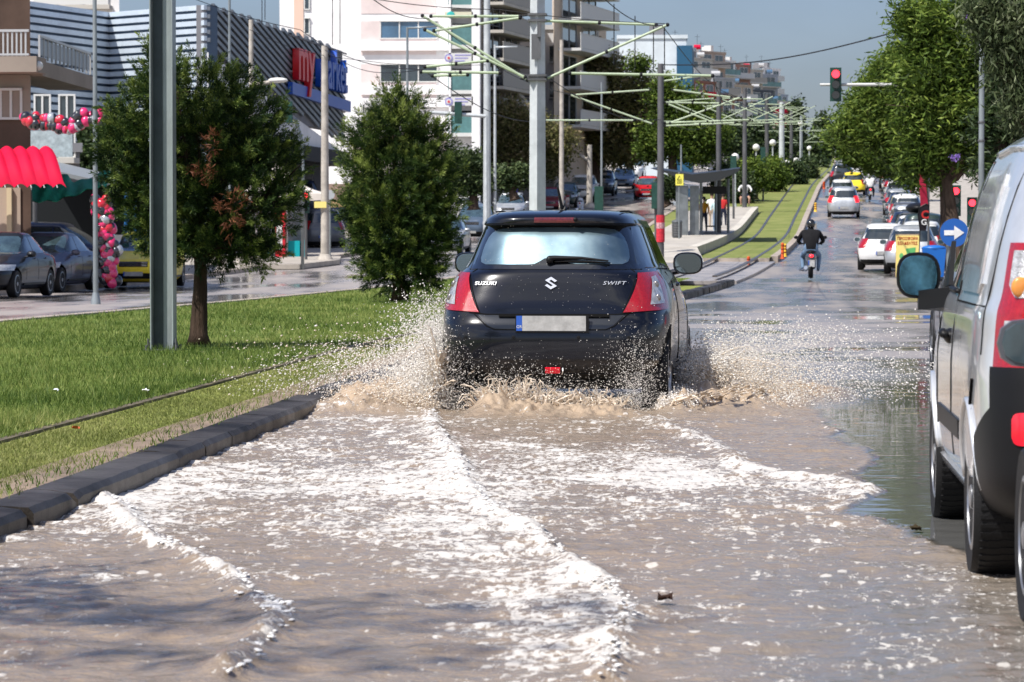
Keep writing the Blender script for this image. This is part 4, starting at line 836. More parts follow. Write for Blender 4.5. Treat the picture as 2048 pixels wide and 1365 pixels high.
car('suv', 'navy', 605, 152, .25, 'parked_car', 'dark car with lit red tail lights seen through the kiosk window', 'car', G3, dz=1.2)
car('sedan', 'bluegrey', 820, 128, PIr, 'driving_car', 'blue grey sedan half hidden behind the conical juniper', 'car', 'cars coming down the left carriageway')
car('hatch', 'silver', 902, 134, PIr, 'driving_car', 'silver car coming down beside the left mirror of the black hatchback', 'car', 'cars coming down the left carriageway')
car('suv', 'bluegrey', 962, 165, PIr, 'parked_car', 'blue grey car with pale roof left of the black hatchback roof', 'car', G3)
car('hatch', 'white', 965, 182, PIr / 2 - .3, 'parked_car', 'white hatchback standing sideways above the blue grey car', 'car', G3)
car('hatch', 'silver', 1030, 190, PIr, 'taxi', 'pale car with red and yellow roof sign beside the square steel pole', 'taxi', 'taxis')
car('sedan', 'darkred', 1112, 202, PIr, 'parked_car', 'dark red sedan seen just above the roof aerial of the black hatchback', 'car', G3)
car('hatch', 'green', 1136, 212, PIr, 'parked_car', 'dark green car parked behind the dark red sedan', 'car', G3)
car('suv', 'white', 1172, 222, PIr, 'parked_car', 'white car parked between the dark green car and the black one', 'car', G3)
car('suv', 'black', 1210, 234, PIr, 'parked_car', 'black car parked next to the blue wheelie bins of the left row', 'car', G3)
car('hatch', 'silver', 1196, 252, PIr, 'parked_car', 'silver car parked behind the black one in the left row', 'car', G3)
G4 = 'cars coming down the left carriageway'
car('sedan', 'bluegrey', 1252, 250, PIr, 'driving_car', 'blue grey sedan coming down left of the red car', 'car', G4)
car('hatch', 'red', 1300, 226, PIr, 'driving_car', 'bright red hatchback coming down beside the grass median', 'car', G4)
car('van', 'white', 1270, 285, PIr, 'driving_van', 'white van with large windscreen coming down the left carriageway', 'van', G4)
car('sedan', 'white', 1318, 300, PIr, 'driving_car', 'white sedan behind the white van on the left carriageway', 'car', G4)
for k_, pr_ in PROTO.items():   # prototypes themselves stand in the far part of the right kerb row
    Y = {'hatch': 276, 'sedan': 291, 'suv': 306, 'van': 322}[k_]
    pr_.location = (rowx(Y, 2.0), Y, float(ZG(Y))); pr_.rotation_euler = (math.atan2(float(ZG(Y + 4) - ZG(Y)), 4), 0, -.05); pr_['label'] = f'silver car parked near the crest, {next(no_)} of the right kerb row'; pr_['category'] = 'car'; pr_['group'] = G1; pr_.name = 'parked_car'
    for ch in pr_.children_recursive:
        if ch.type == 'MESH':
            for sl in ch.material_slots:
                if sl.material == pbody: sl.link = 'OBJECT'; sl.material = PM['silver']
# small things on the cars
def roof_sign(root_loc, cols):
    pass
rb = thing('roof_box', 'black roof box on the dark car in the right kerb row', 'roof box', (rowx(121, 1.95), 122.2, float(ZG(122)) + 1.72)); mb = MB(); mb.ball((0, .8, .16), (.42, .95, .2), 18, 10); mb.build('box_shell', blk, rb, smooth=True); 
for q in (.4, 1.2): mb = MB(); mb.box((0, q, -.02), (1.0, .05, .04)); mb.build('roof_bar', alloy, rb)
# yellow advertising board standing behind the silver hatchback
yel = mat('board_yellow', (.80, .66, .22), .5); dkr = mat('board_red', (.45, .06, .03), .5); grn = mat('board_green', (.12, .42, .14), .5)
ab = thing('advertising_board', 'yellow advertising board with red lettering behind the silver hatchback', 'sign', (WX(1815, 103), 103, float(ZG(103))))
mb = MB(); mb.box((0, 0, .62), (.68, .05, 1.22)); mb.build('board_panel', yel, ab); mb = MB()
for q in (-.33, .33): mb.box((q, .02, .62), (.04, .08, 1.26))
mb.box((0, .02, 1.25), (.7, .08, .04)); mb.build('frame', mat('wood', (.45, .33, .2), .6), ab); mb = MB()
for q in (-.3, .3): mb.bar((q, 0, .05), (q, .35, .0), .02)
mb.build('leg', alloy, ab)
text_obj('lettering', 'ΠΡΟΣΦΟΡΑ', .12, .002, Matrix.Translation((0, -.03, 1.10)) @ XR, dkr, ab, sx=.9, bold=.003); text_obj('lettering', 'ΕΞΑΔΕΛΤΕΣ', .12, .002, Matrix.Translation((0, -.03, .96)) @ XR, dkr, ab, sx=.85, bold=.003)
mb = MB(); mb.prism([(-.06, -.03, .84), (.24, -.03, .88), (.22, -.03, .68), (-.01, -.03, .66)], (0, -.004, 0)); mb.ball((-.18, -.03, .62), (.06, .006, .09)); mb.build('printed_logo', grn, ab)
# open door of the white car
od = thing('open_door', None, None)
bpy.data.objects.remove(od)
# ------------------------------------------------------------------ people
def person(name, label, J, mats_, radii, loc, rz=0, group=None, hair=None, helmet=None):
    """J: joints dict name->(pos, parent, radius, material index)"""
    keys = list(J); me = bpy.data.meshes.new(name); idx = {k: i for i, k in enumerate(keys)}
    me.from_pydata([J[k][0] for k in keys], [(idx[k], idx[J[k][1]]) for k in keys if J[k][1]], []); o = bpy.data.objects.new(name, me); col.objects.link(o)
    m = o.modifiers.new('s', 'SKIN'); m.use_smooth_shade = True; 
    for i, k in enumerate(keys): me.skin_vertices[0].data[i].radius = (J[k][2], J[k][2]); me.skin_vertices[0].data[i].use_root = (i == 0)
    s_ = o.modifiers.new('u', 'SUBSURF'); s_.levels = 1
    bpy.context.view_layer.update(); m2 = bpy.data.meshes.new_from_object(o.evaluated_get(bpy.context.evaluated_depsgraph_get())); o.modifiers.clear(); o.data = m2
    m2.materials.clear()
    for q in mats_: m2.materials.append(q)
    P0 = np.array([J[k][0] for k in keys])
    for p in m2.polygons:
        p.use_smooth = True; d = np.linalg.norm(P0 - np.array(p.center), axis=1); p.material_index = J[keys[int(np.argmin(d))]][3]
    o.location = tuple(float(v) for v in loc); o.rotation_euler = (0, 0, rz); tag(o, label, 'person', group)
    hd = np.array(J['head'][0])
    if helmet:
        mb = MB(); mb.ball(hd + [0, -.01, .03], (.135, .155, .145), 16, 12); mb.build('helmet', helmet, o, smooth=True)
        mb = MB(); mb.ball(hd + [0, .06, .01], (.11, .10, .07), 12, 8); mb.build('visor', glassd, o, smooth=True)
    elif hair:
        mb = MB(); mb.ball(hd + [0, -.02, .045], (.095, .11, .10), 14, 10); mb.build('hair', hair, o, smooth=True)
        mb = MB(); mb.ball(hd + [0, .095, -.01], (.014, .02, .02), 8, 6); mb.build('nose', mats_[0], o, smooth=True)
    return o
skin = mat('skin', (.45, .27, .19), .5); hairm = mat('hair', (.02, .015, .012), .6)
def cloth(nm, c): return mat('cloth_' + nm, c, .85, var=.2, vs=6)
def standing(h=1.68, arm=.0, sk=0, sh=1, tr=2, so=3, lean=0, step=.0, slim=1.0):
    s = h / 1.7; q = lambda x, y, z: (x * s, y * s + lean * z * .1, z * s)
    J = {'hip': (q(0, 0, .93), None, .13 * slim, tr), 'waist': (q(0, 0, 1.08), 'hip', .125 * slim, sh), 'chest': (q(0, 0, 1.28), 'waist', .15 * slim, sh), 'necka': (q(0, 0, 1.42), 'chest', .075, sh), 'neck': (q(0, .01, 1.49), 'necka', .05, sk), 'head': (q(0, .02, 1.60), 'neck', .09, sk), 'crown': (q(0, .01, 1.68), 'head', .07, sk)}
    for a, n_ in ((-1, 'l'), (1, 'r')):
        J['hipj' + n_] = (q(a * .09, 0, .86), 'hip', .095 * slim, tr); J['knee' + n_] = (q(a * .10, a * step, .48), 'hipj' + n_, .062, tr); J['ank' + n_] = (q(a * .10, a * step * 1.4 - .01, .09), 'knee' + n_, .04, tr); J['foot' + n_] = (q(a * .11, a * step * 1.4 + .13, .04), 'ank' + n_, .036, so)
        J['sho' + n_] = (q(a * .19, 0, 1.38), 'chest', .055, sh); J['elb' + n_] = (q(a * .25, .0 + arm * .1, 1.10), 'sho' + n_, .043, sh); J['wri' + n_] = (q(a * .24, .08 + arm * .25, .88 + arm * .22), 'elb' + n_, .028, sk); J['han' + n_] = (q(a * .22, .12 + arm * .30, .82 + arm * .25), 'wri' + n_, .026, sk)
    return J
blackc = cloth('black', (.012, .012, .014)); jean = cloth('jean', (.18, .27, .40)); whitec = cloth('white', (.72, .72, .72)); must = cloth('mustard', (.62, .30, .03)); redc = cloth('red', (.45, .03, .03)); pale = cloth('pale_blue', (.45, .6, .62)); shoe = cloth('shoe', (.05, .04, .04)); beige = cloth('beige', (.5, .4, .3)); navyc = cloth('navy', (.02, .025, .05))
def riding(top=1, leg=2, wide=1.15):
    q = lambda x, y, z: (x, y, z)
    J = {'hip': (q(0, 0, .80), None, .17, leg), 'waist': (q(0, .04, .96), 'hip', .17 * wide, top), 'chest': (q(0, .12, 1.22), 'waist', .20 * wide, top), 'neck': (q(0, .17, 1.42), 'chest', .08, top), 'head': (q(0, .20, 1.56), 'neck', .10, 0)}
    for a, n_ in ((-1, 'l'), (1, 'r')):
        J['hj' + n_] = (q(a * .13, .05, .78), 'hip', .11, leg); J['kn' + n_] = (q(a * .25, .42, .66), 'hj' + n_, .08, leg); J['an' + n_] = (q(a * .22, .32, .28), 'kn' + n_, .05, leg); J['fo' + n_] = (q(a * .22, .45, .23), 'an' + n_, .042, 3)
        J['sh' + n_] = (q(a * .24, .15, 1.34), 'chest', .085, top); J['el' + n_] = (q(a * .37, .30, 1.10), 'sh' + n_, .065, top); J['wr' + n_] = (q(a * .30, .60, 1.02), 'el' + n_, .04, top); J['ha' + n_] = (q(a * .30, .68, 1.03), 'wr' + n_, .035, 0)
    return J
def scooter(name, label, loc, body, cat='scooter', lit=True):
    s = thing(name, label, cat, loc, 0, 'motor scooters')
    mb = MB(); mb.ball((0, -.05, .62), (.17, .48, .17), 16, 10); mb.ball((0, -.30, .55), (.13, .22, .16), 14, 8); mb.tube([(0, .3, .32), (0, .75, .32), (0, .95, .7), (0, .98, .98)], [.14, .16, .18, .10], 10, sq=.5); mb.build('body_shell', body, s, smooth=True)
    mb = MB(); mb.ball((0, .0, .77), (.15, .42, .06), 14, 8); mb.build('seat', blk, s, smooth=True)
    for y in (-.25, 1.1):
        wv = thing('wheel', None, None, (0, y, .25)); wv.parent = s; mb = MB(); mb.lathe((0, 0, 0), [(.14, -.05), (.24, -.055), (.25, 0), (.24, .055), (.14, .05)], 22, axis='x'); mb.build('tyre', rubber, wv, smooth='auto'); mb = MB(); mb.lathe((0, 0, 0), [(.15, -.03), (.15, .03)], 16, axis='x'); mb.build('rim', alloy, wv)
    mb = MB(); mb.tube([(.16, .2, .24), (.17, -.15, .27), (.17, -.42, .32)], [.04, .065, .06], 10); mb.bar((0, -.25, .25), (.14, -.1, .3), .04); mb.build('exhaust', chrome, s, smooth='auto').location.x = -.33
    mb = MB(); mb.ball((0, -.54, .66), (.065, .04, .045), 12, 8); mb.build('tail_light', redon if lit else redl, s, smooth=True)
    mb = MB(); mb.box((0, -.58, .44), (.19, .012, .20), rx=-.15); pl_ = mb.build('licence_plate', platew, s); mb = MB(); mb.box((-.075, -.588, .46), (.035, .006, .14), rx=-.15); mb.build('plate_band', plateb, pl_)
    mb = MB(); mb.tube([(-.34, .66, 1.0), (-.1, .82, 1.03), (.1, .82, 1.03), (.34, .66, 1.0)], .02, 8); mb.build('handlebar', blk, s)
    for a in (-1, 1):
        mb = MB(); mb.tube([(a * .25, .74, 1.02), (a * .38, .70, 1.18)], .008, 6); mb.ball((a * .42, .69, 1.2), (.07, .015, .05), 12, 8); mb.build('mirror', blk, s, smooth=True)
    mb = MB(); mb.tube([(0, -.3, .4), (0, -.48, .42), (0, -.60, .33)], .03, 6); mb.build('mudguard', blk, s)
    return s
loc = (WX(1622, 101), 101, float(ZG(101))); scooter('motor_scooter', 'dark scooter with lit red tail light ridden by the black jacketed rider', loc, mat('scooter_grey', (.05, .055, .06), .3, coat=1))
person('person', 'rider in black jacket, jeans and black helmet on the dark scooter', riding(), [blackc, blackc, jean, shoe], None, (loc[0], loc[1], loc[2]), 0, None, helmet=mat('helmet_black', (.01, .01, .01), .2, coat=1))
loc = (WX(1740, 222), 222, float(ZG(222))); scooter('motor_scooter', 'red tailed scooter ridden uphill by the rider in white', loc, MATS['scooter_grey'])
person('person', 'rider in a white shirt on the scooter uphill beside the parked cars', riding(1, 2, 1.1), [skin, whitec, navyc, shoe], None, loc, 0, None, helmet=mat('helmet_white', (.7, .7, .7), .3, coat=1))
# people waiting at the tram stop
PZ = lambda Y: float(ZG(Y)) + .36
ppl = [(1408, 158, 'person in a mustard shirt and dark trousers standing by the tram shelter', must, navyc, .3, 1.66), (1424, 166, 'person in a white shirt leaning under the tram shelter roof', whitec, beige, .6, 1.72), (1433, 160, 'person in pale blue top holding a white bag at the tram stop', pale, jean, .5, 1.66), (1447, 169, 'person in a red shirt seated side of the tram stop bench', redc, navyc, .4, 1.6)]
for u, Y, lb, top, tr, arm, h in ppl:
    person('person', lb, standing(h, arm, lean=.3, step=.04), [skin, top, tr, shoe], None, (WX(u, Y), Y, PZ(Y)), rng.uniform(-1, 1) + math.pi * .8, 'people waiting at the tram stop', hair=hairm)
bgs = thing('carrier_bag', 'white carrier bag held by the person in pale blue', 'bag', (WX(1437, 159.6), 159.6, PZ(160) + .45)); mb = MB(); mb.ball((0, 0, .15), (.16, .08, .2), 12, 8); mb.build('bag_body', whitec, bgs, smooth=True); mb = MB(); mb.tube([(-.08, 0, .32), (0, 0, .44), (.08, 0, .32)], .01, 5); mb.build('handle', whitec, bgs)
# cyclist on the median path
Yc = 196; cx_ = WX(1490, Yc); zc_ = float(ZG(Yc)) + .14
bk = thing('bicycle', 'dark bicycle ridden towards the camera beside the hedge', 'bicycle', (cx_, Yc, zc_), math.pi)
for y in (-.5, .5):
    wv = thing('wheel', None, None, (0, y, .34)); wv.parent = bk; mb = MB(); t_ = np.linspace(0, 2 * math.pi, 28); mb.tube([(0, .33 * math.cos(a), .33 * math.sin(a)) for a in t_], .018, 6); mb.build('tyre', rubber, wv)
    mb = MB()
    for k in range(8): mb.bar((0, 0, 0), (0, .32 * math.cos(k * math.pi / 4), .32 * math.sin(k * math.pi / 4)), .003, 4)
    mb.build('spokes', alloy, wv)
mb = MB(); mb.tube([(0, -.5, .34), (0, -.1, .34), (0, .38, .85), (0, -.18, .85), (0, -.1, .34)], .018, 6); mb.tube([(0, .38, .98), (0, .5, .34)], .018, 6); mb.tube([(0, -.5, .34), (0, -.18, .85)], .012, 6); mb.build('frame', navyc, bk)
mb = MB(); mb.tube([(-.28, .4, 1.0), (0, .45, 1.02), (.28, .4, 1.0)], .015, 6); mb.build('handlebar', blk, bk); mb = MB(); mb.ball((0, -.2, .93), (.09, .13, .04)); mb.build('saddle', blk, bk, smooth=True)
J = riding(1, 2, .95)
for k_ in list(J):
    p, a_, r_, m_ = J[k_]; J[k_] = ((p[0], p[1] - .25 if 'f' != k_[0] else p[1] - .2, p[2] + .16), a_, r_ * .88, m_ if not k_.startswith(('kn', 'an')) else 0)
person('person', 'cyclist in a white T-shirt and dark shorts beside the hedge', J, [skin, whitec, navyc, shoe], None, (cx_, Yc, zc_), math.pi, None, hair=hairm)
# motorcyclist between the parked cars on the left
loc = (WX(1160, 196), 196, float(ZG(196))); scooter('motor_scooter', 'white scooter parked before the white car of the left row', loc, mat('scooter_white', (.6, .62, .65), .3, coat=1), lit=False)
# ------------------------------------------------------------------ trees
barkm = mat('bark', (.085, .06, .045), .85, var=.5, vs=12, bump=.8, bs=30, stretch=(1, 1, .25))
barkd = mat('juniper_bark', (.055, .036, .026), .9, var=.5, vs=14, bump=.9, bs=40, stretch=(1, 1, .2))
jun = leafmat('juniper_foliage', (.010, .024, .008), (.045, .085, .018), (.28, .34, .08), .22)
jac = leafmat('feathery_foliage', (.028, .05, .010), (.10, .165, .025), (.28, .36, .07), .38)
jac2 = leafmat('reddish_foliage', (.09, .095, .035), (.19, .19, .065), (.34, .27, .16), .45)
dkf = leafmat('dark_foliage', (.008, .018, .006), (.03, .055, .016), (.12, .16, .06), .15)
olv = leafmat('olive_foliage', (.035, .055, .022), (.10, .13, .055), (.30, .34, .20), .3)
rust = leafmat('dry_foliage', (.10, .03, .015), (.17, .06, .03), (.25, .10, .05), .2)
fl = leafmat('blossom', (.25, .15, .45), (.35, .25, .6), (.5, .4, .75), .3)
def lobes_px(lst, Y, dep=.9):
    out_ = []
    for it in lst:
        u, v, ru, rv = it[:4]; dy = it[4] if len(it) > 4 else 0; c = W(u, v, Y + dy); s = Y / FPX; out_.append((c, np.array([ru * s, max(ru, rv) * s * dep, rv * s])))
    return out_
def spray_leaves(lobes, nclump, nleaf, cl, ll, lw, up=.35, tuft=True, bright=0, fill=.45, seed=0, inner=0):
    """clumps spread through the crown; each clump a bundle of narrow leaf faces"""
    g = np.random.default_rng(seed); vol = np.array([np.prod(r) ** .72 for _, r in lobes]); vol /= vol.sum(); pick = g.choice(len(lobes), nclump, p=vol)
    C = np.array([l_[0] for l_ in lobes])[pick]; Rr = np.array([l_[1] for l_ in lobes])[pick]
    d = g.normal(size=(nclump, 3)); d /= np.linalg.norm(d, axis=1)[:, None]; rad = (fill + (1 - fill) * g.random(nclump) ** .6) * (1 + .16 * g.normal(size=nclump)); cen = C + d * Rr * rad[:, None]
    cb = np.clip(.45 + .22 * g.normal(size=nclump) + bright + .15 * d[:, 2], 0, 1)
    k = nleaf; o = np.repeat(cen, k, 0); D = np.repeat(d, k, 0); N_ = nclump * k
    if tuft:
        ax = D + np.array([0, 0, up]) + g.normal(size=(N_, 3)) * .55; ax /= np.linalg.norm(ax, axis=1)[:, None]
        o = o + g.normal(size=(N_, 3)) * cl * .45 + ax * (g.random((N_, 1)) * cl * .8)
    else:
        ax = g.normal(size=(N_, 3)); ax[:, 2] = ax[:, 2] * .6 - up; ax /= np.linalg.norm(ax, axis=1)[:, None]; o = o + g.normal(size=(N_, 3)) * cl * .55 * np.array([1, 1, .75])
    sd_ = np.cross(ax, g.normal(size=(N_, 3))); sd_ /= (np.linalg.norm(sd_, axis=1)[:, None] + 1e-9)
    L_ = ll * g.uniform(.6, 1.3, (N_, 1)); w_ = lw * g.uniform(.6, 1.3, (N_, 1))
    V_ = np.stack([o - ax * L_ * .5, o + sd_ * w_ * .5, o + ax * L_ * .5, o - sd_ * w_ * .5], 1).reshape(-1, 3)
    return V_, np.clip(np.repeat(cb, k) + .14 * g.normal(size=N_), 0, 1)
def plumes(lobes, npl, nleaf, plen, ll, lw, up=.5, seed=0, fill=.55):
    """juniper plumes: bundles of scale leaves along short outward and upward twigs"""
    g = np.random.default_rng(seed); vol = np.array([np.prod(r) ** .7 for _, r in lobes]); vol /= vol.sum(); pick = g.choice(len(lobes), npl, p=vol)
    C = np.array([l_[0] for l_ in lobes])[pick]; Rr = np.array([l_[1] for l_ in lobes])[pick]; d = g.normal(size=(npl, 3)); d /= np.linalg.norm(d, axis=1)[:, None]
    cen = C + d * Rr * ((fill + (1 - fill) * g.random(npl) ** .5) * (1 + .11 * g.normal(size=npl)))[:, None]; ax = d + np.array([0, 0, up]) + g.normal(size=(npl, 3)) * .35; ax /= np.linalg.norm(ax, axis=1)[:, None]
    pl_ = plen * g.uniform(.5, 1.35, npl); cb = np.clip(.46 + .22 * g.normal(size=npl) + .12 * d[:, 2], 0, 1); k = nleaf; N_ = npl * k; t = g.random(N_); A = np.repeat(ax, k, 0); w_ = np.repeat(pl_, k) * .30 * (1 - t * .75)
    off = g.normal(size=(N_, 3)); o = np.repeat(cen, k, 0) + A * (t * np.repeat(pl_, k))[:, None] + off * w_[:, None] * .55; la = A * 1.1 + off * .55; la /= np.linalg.norm(la, axis=1)[:, None]
    sd_ = np.cross(la, g.normal(size=(N_, 3))); sd_ /= np.linalg.norm(sd_, axis=1)[:, None] + 1e-9; L_ = ll * g.uniform(.6, 1.4, (N_, 1)); q = lw * g.uniform(.6, 1.4, (N_, 1))
    V_ = np.stack([o - la * L_ * .4, o + sd_ * q * .5, o + la * L_ * .6, o - sd_ * q * .5], 1).reshape(-1, 3); return V_, np.clip(np.repeat(cb, k) + .30 * (t - .5) + .10 * g.normal(size=N_), 0, 1)  # leaf colour lightens to the tips: new growth, with sunlit highlights put in
def limbs(mb, base, top, lobes, r0, seed=0, n=10, wob=.05, m=0, per=1):
    g = np.random.default_rng(seed); base = np.array(base, float); top = np.array(top, float); h = np.linalg.norm(top - base); t = np.linspace(0, 1, n)
    P = base + (top - base) * t[:, None] + np.cumsum(g.normal(0, wob * h / n, (n, 3)), 0) * np.array([1, 1, 0]); mb.tube(P, r0 * (1.25 - .55 * t) * np.where(t < .06, 1.35, 1), 12, m)
    for c, r in lobes:
        for _ in range(per):
            s = P[-1 - g.integers(0, max(1, n // 4))]; e = c + g.normal(size=3) * r * .35; q = np.linspace(0, 1, 8)[:, None]; mid = (s + e) / 2 + np.array([0, 0, -.12 * h * 0 + .1 * np.linalg.norm(e - s)])
            B_ = (1 - q) ** 2 * s + 2 * q * (1 - q) * mid + q * q * e + g.normal(0, .012 * h, (8, 3)); B_[0] = s; mb.tube(B_, r0 * np.linspace(.5, .08, 8), 7, m)
            for _k in range(3):
                i = g.integers(3, 8); e2 = B_[i] + g.normal(size=3) * r * .5; mb.tube([B_[i], (B_[i] + e2) / 2 + g.normal(0, .02, 3), e2], [r0 * .13, r0 * .08, r0 * .03], 5, m)
def tree(name, label, base, top, lobes, r0, lm, bm, nclump, nleaf, cl, ll, lw, group=None, tuft=True, up=.35, seed=0, bright=0, fill=.45, cat='tree', per=1, extra=None, pl=None):
    t = thing(name, label, cat, base, 0, group); mb = MB(); limbs(mb, base, top, lobes, r0, seed, per=per); mb.build('trunk', bm, t, smooth=True, world=True)
    V_, rn = plumes(lobes, nclump, nleaf, cl, ll, lw, seed=seed) if pl else spray_leaves(lobes, nclump, nleaf, cl, ll, lw, up, tuft, bright, fill, seed)
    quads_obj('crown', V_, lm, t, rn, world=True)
    if extra: extra(t)
    return t
# near juniper behind the tall pole
Y = 37.6; L1 = lobes_px([(325, 165, 38, 55), (400, 200, 110, 70, -.2), (500, 250, 75, 75), (300, 260, 95, 80), (250, 320, 45, 70), (530, 330, 70, 75, .2), (400, 300, 130, 110), (340, 400, 100, 90), (470, 400, 120, 90), (560, 395, 40, 30), (440, 480, 105, 50), (330, 470, 60, 45), (500, 500, 55, 25), (310, 130, 14, 40)], Y, .8)
def dry(t):
    V_, rn = spray_leaves(lobes_px([(425, 285, 20, 30, -.9), (415, 345, 18, 30, -.95), (465, 420, 30, 50, -.85), (380, 330, 25, 25, -.9)], Y), 40, 14, .045, .075, .010, .1, seed=3); quads_obj('dry_twigs', V_, rust, t, rn, world=True)['kind'] = 'stuff'
tree('juniper_tree', 'bushy juniper with dry brown twigs standing beside the tall steel pole', W(397, 690, Y), W(405, 500, Y), L1, .085, jun, barkd, 2600, 110, .20, .046, .0085, 'junipers on the median lawn', seed=1, per=2, extra=dry, pl=1)
# second juniper, conical
Y = 66; L2 = lobes_px([(790, 225, 32, 32), (772, 200, 10, 22), (832, 222, 16, 18), (780, 268, 62, 36), (845, 285, 40, 28), (742, 290, 34, 24), (790, 340, 84, 40), (862, 352, 40, 28), (722, 335, 26, 18), (790, 410, 92, 52), (876, 425, 36, 26), (722, 405, 26, 44), (800, 480, 84, 50), (742, 468, 32, 28), (868, 470, 34, 30), (800, 540, 68, 30), (850, 555, 24, 12), (752, 555, 16, 12)], Y, .8)
tree('juniper_tree', 'dense conical juniper between the road sign pole and the black hatchback', W(800, 600, Y), W(800, 420, Y), L2, .11, jun, barkd, 1900, 125, .38, .075, .013, 'junipers on the median lawn', seed=2, pl=1)
# a juniper of the same row beyond the left frame edge whose shade falls over the water
c0 = np.array([-6.3, 9.3, .1]); Ls = [(c0 + [0.1, -2.5, 9.2], np.array([1.3, .5, .3])), (c0 + [-.3, -1.6, 7.6], np.array([.9, .35, .25])), (c0 + [.3, -3.2, 8.4], np.array([.9, .3, .25])), (c0 + [0.2, 0, 5.6], np.array([.9, 1.1, .5])), (c0 + [.1, .1, 4.6], np.array([1.2, 1.2, .7])), (c0 + [0, -.3, 3.2], np.array([1.5, 1.5, .8]))]
tree('juniper_tree', 'taller juniper of the median row nearest to the camera', c0, c0 + [0, 0, 3.4], Ls, .10, jun, barkd, 900, 9, .2, .15, .06, 'junipers on the median lawn', seed=4)
# dark tree beyond the balloon arch
Y = 122; Ld = lobes_px([(200, 300, 55, 60), (240, 260, 50, 50), (260, 350, 60, 70), (180, 350, 30, 40), (250, 430, 45, 50), (225, 500, 20, 30)], Y)
tree('broadleaf_tree', 'dark leafy tree behind the balloon arch and grey pole', W(235, 530, Y), W(240, 400, Y), Ld, .2, dkf, barkm, 900, 14, .35, .22, .11, tuft=False, seed=5)
# trees in the middle distance, left of the tram line
G5 = 'trees along the left carriageway'
def midtree(lb, u, vb, Y, lob, lm, n=1100, seed=0, sz=1.0, bright=0, name='broadleaf_tree', vt=None):
    Lq = lobes_px(lob, Y, .8); s = Y / FPX
    return tree(name, lb, W(u, vb, Y), W(u + rng.normal(0, 5), vt or (vb + lob[0][1]) / 2, Y), Lq, 9 * s, lm, barkm, n, 15, 16 * s * sz, 8.5 * s * sz, 3.6 * s * sz, G5, tuft=False, seed=seed, bright=bright, fill=.25, up=.2, per=2)
midtree('reddish flowering tree between the square steel pole and the white building', 1030, 400, 205, [(1020, 240, 40, 45), (1000, 290, 35, 40), (1060, 270, 45, 55), (1040, 330, 50, 30), (1000, 340, 25, 25), (1110, 290, 45, 45), (1100, 340, 35, 20)], jac2, 1500, 11)
midtree('tall tree with bare limbs behind the square steel pole', 1190, 385, 230, [(1190, 140, 45, 50), (1230, 170, 60, 55), (1160, 190, 45, 45), (1290, 200, 50, 50), (1210, 240, 80, 55), (1300, 270, 60, 45), (1170, 280, 50, 40), (1240, 310, 60, 25)], jac2, 2600, 12, bright=.06)
midtree('green tree right of the slim pole above the tram shelter', 1345, 395, 215, [(1280, 130, 20, 18), (1330, 190, 35, 40), (1380, 220, 45, 45), (1340, 270, 60, 40), (1410, 270, 50, 40), (1390, 310, 45, 20), (1300, 300, 30, 25)], jac, 1900, 13, bright=-.05)
midtree('green tree left of the white van with windscreen', 1262, 372, 260, [(1240, 260, 45, 40), (1290, 285, 45, 35), (1200, 300, 40, 25)], jac, 900, 14, bright=-.08)
midtree('low bushy tree between conical juniper and slender white posts', 948, 420, 150, [(940, 330, 30, 35), (925, 360, 30, 30), (955, 370, 20, 25), (900, 330, 20, 30)], dkf, 700, 15, bright=.1)
midtree('small tree left of the thin leaning post', 1030, 400, 180, [(1010, 360, 25, 22), (1045, 352, 25, 22)], dkf, 350, 16, bright=.1)
for i, (u, v, ru, rv, Yq, lb) in enumerate([(1505, 345, 28, 30, 215, 'round green shrub behind the cyclist'), (1480, 375, 22, 28, 212, 'shrub at the left of the cyclist beside the shelter'), (1545, 345, 22, 30, 235, 'shrub beside the thick pale pole'), (1585, 350, 20, 26, 255, 'shrub ahead of the pale tram masts'), (1612, 345, 14, 26, 280, 'narrow dark shrub near the crest'), (1448, 350, 18, 22, 218, 'shrub half hidden by the shelter roof'), (1335, 375, 16, 16, 205, 'low shrub behind the shelter glass')]):
    midtree(lb, u, v + rv + 22, Yq, [(u, v, ru, rv), (u + ru * .5, v + rv * .6, ru * .6, rv * .6), (u - ru * .5, v + rv * .5, ru * .6, rv * .6)], jac if i in (0, 2) else dkf, 420, 30 + i, .9, bright=.02, name='shrub')
# dark far trees near the crest
for i, (u, v, ru, rv, Yq, lb) in enumerate([(1592, 245, 9, 45, 420, 'tall slender cypress in the far distance'), (1643, 275, 16, 45, 560, 'pointed dark tree farthest along the road'), (1560, 290, 30, 40, 400, 'dark tree behind the crossing cantilevers'), (1500, 280, 45, 45, 380, 'dark tree under the distant flats'), (1610, 310, 26, 35, 480, 'dark tree right of the pale masts'), (1630, 335, 26, 22, 430, 'low dark tree at the crest of the median'), (1440, 265, 45, 40, 360, 'dark tree left of the distant flats')]):
    s = Yq / FPX; Lq = lobes_px([(u, v, ru, rv), (u, v + rv * .5, ru * 1.2, rv * .7), (u + ru * .3, v - rv * .4, ru * .5, rv * .5)], Yq)
    b_ = W(u, 0, Yq); b_[2] = float(ZG(Yq)) - 1; tree('distant_tree', lb, b_, W(u, v, Yq), Lq, 5 * s, dkf, barkm, 420, 12, 12 * s, 8 * s, 4.5 * s, 'distant trees', tuft=False, seed=50 + i, bright=-.05, fill=.1)
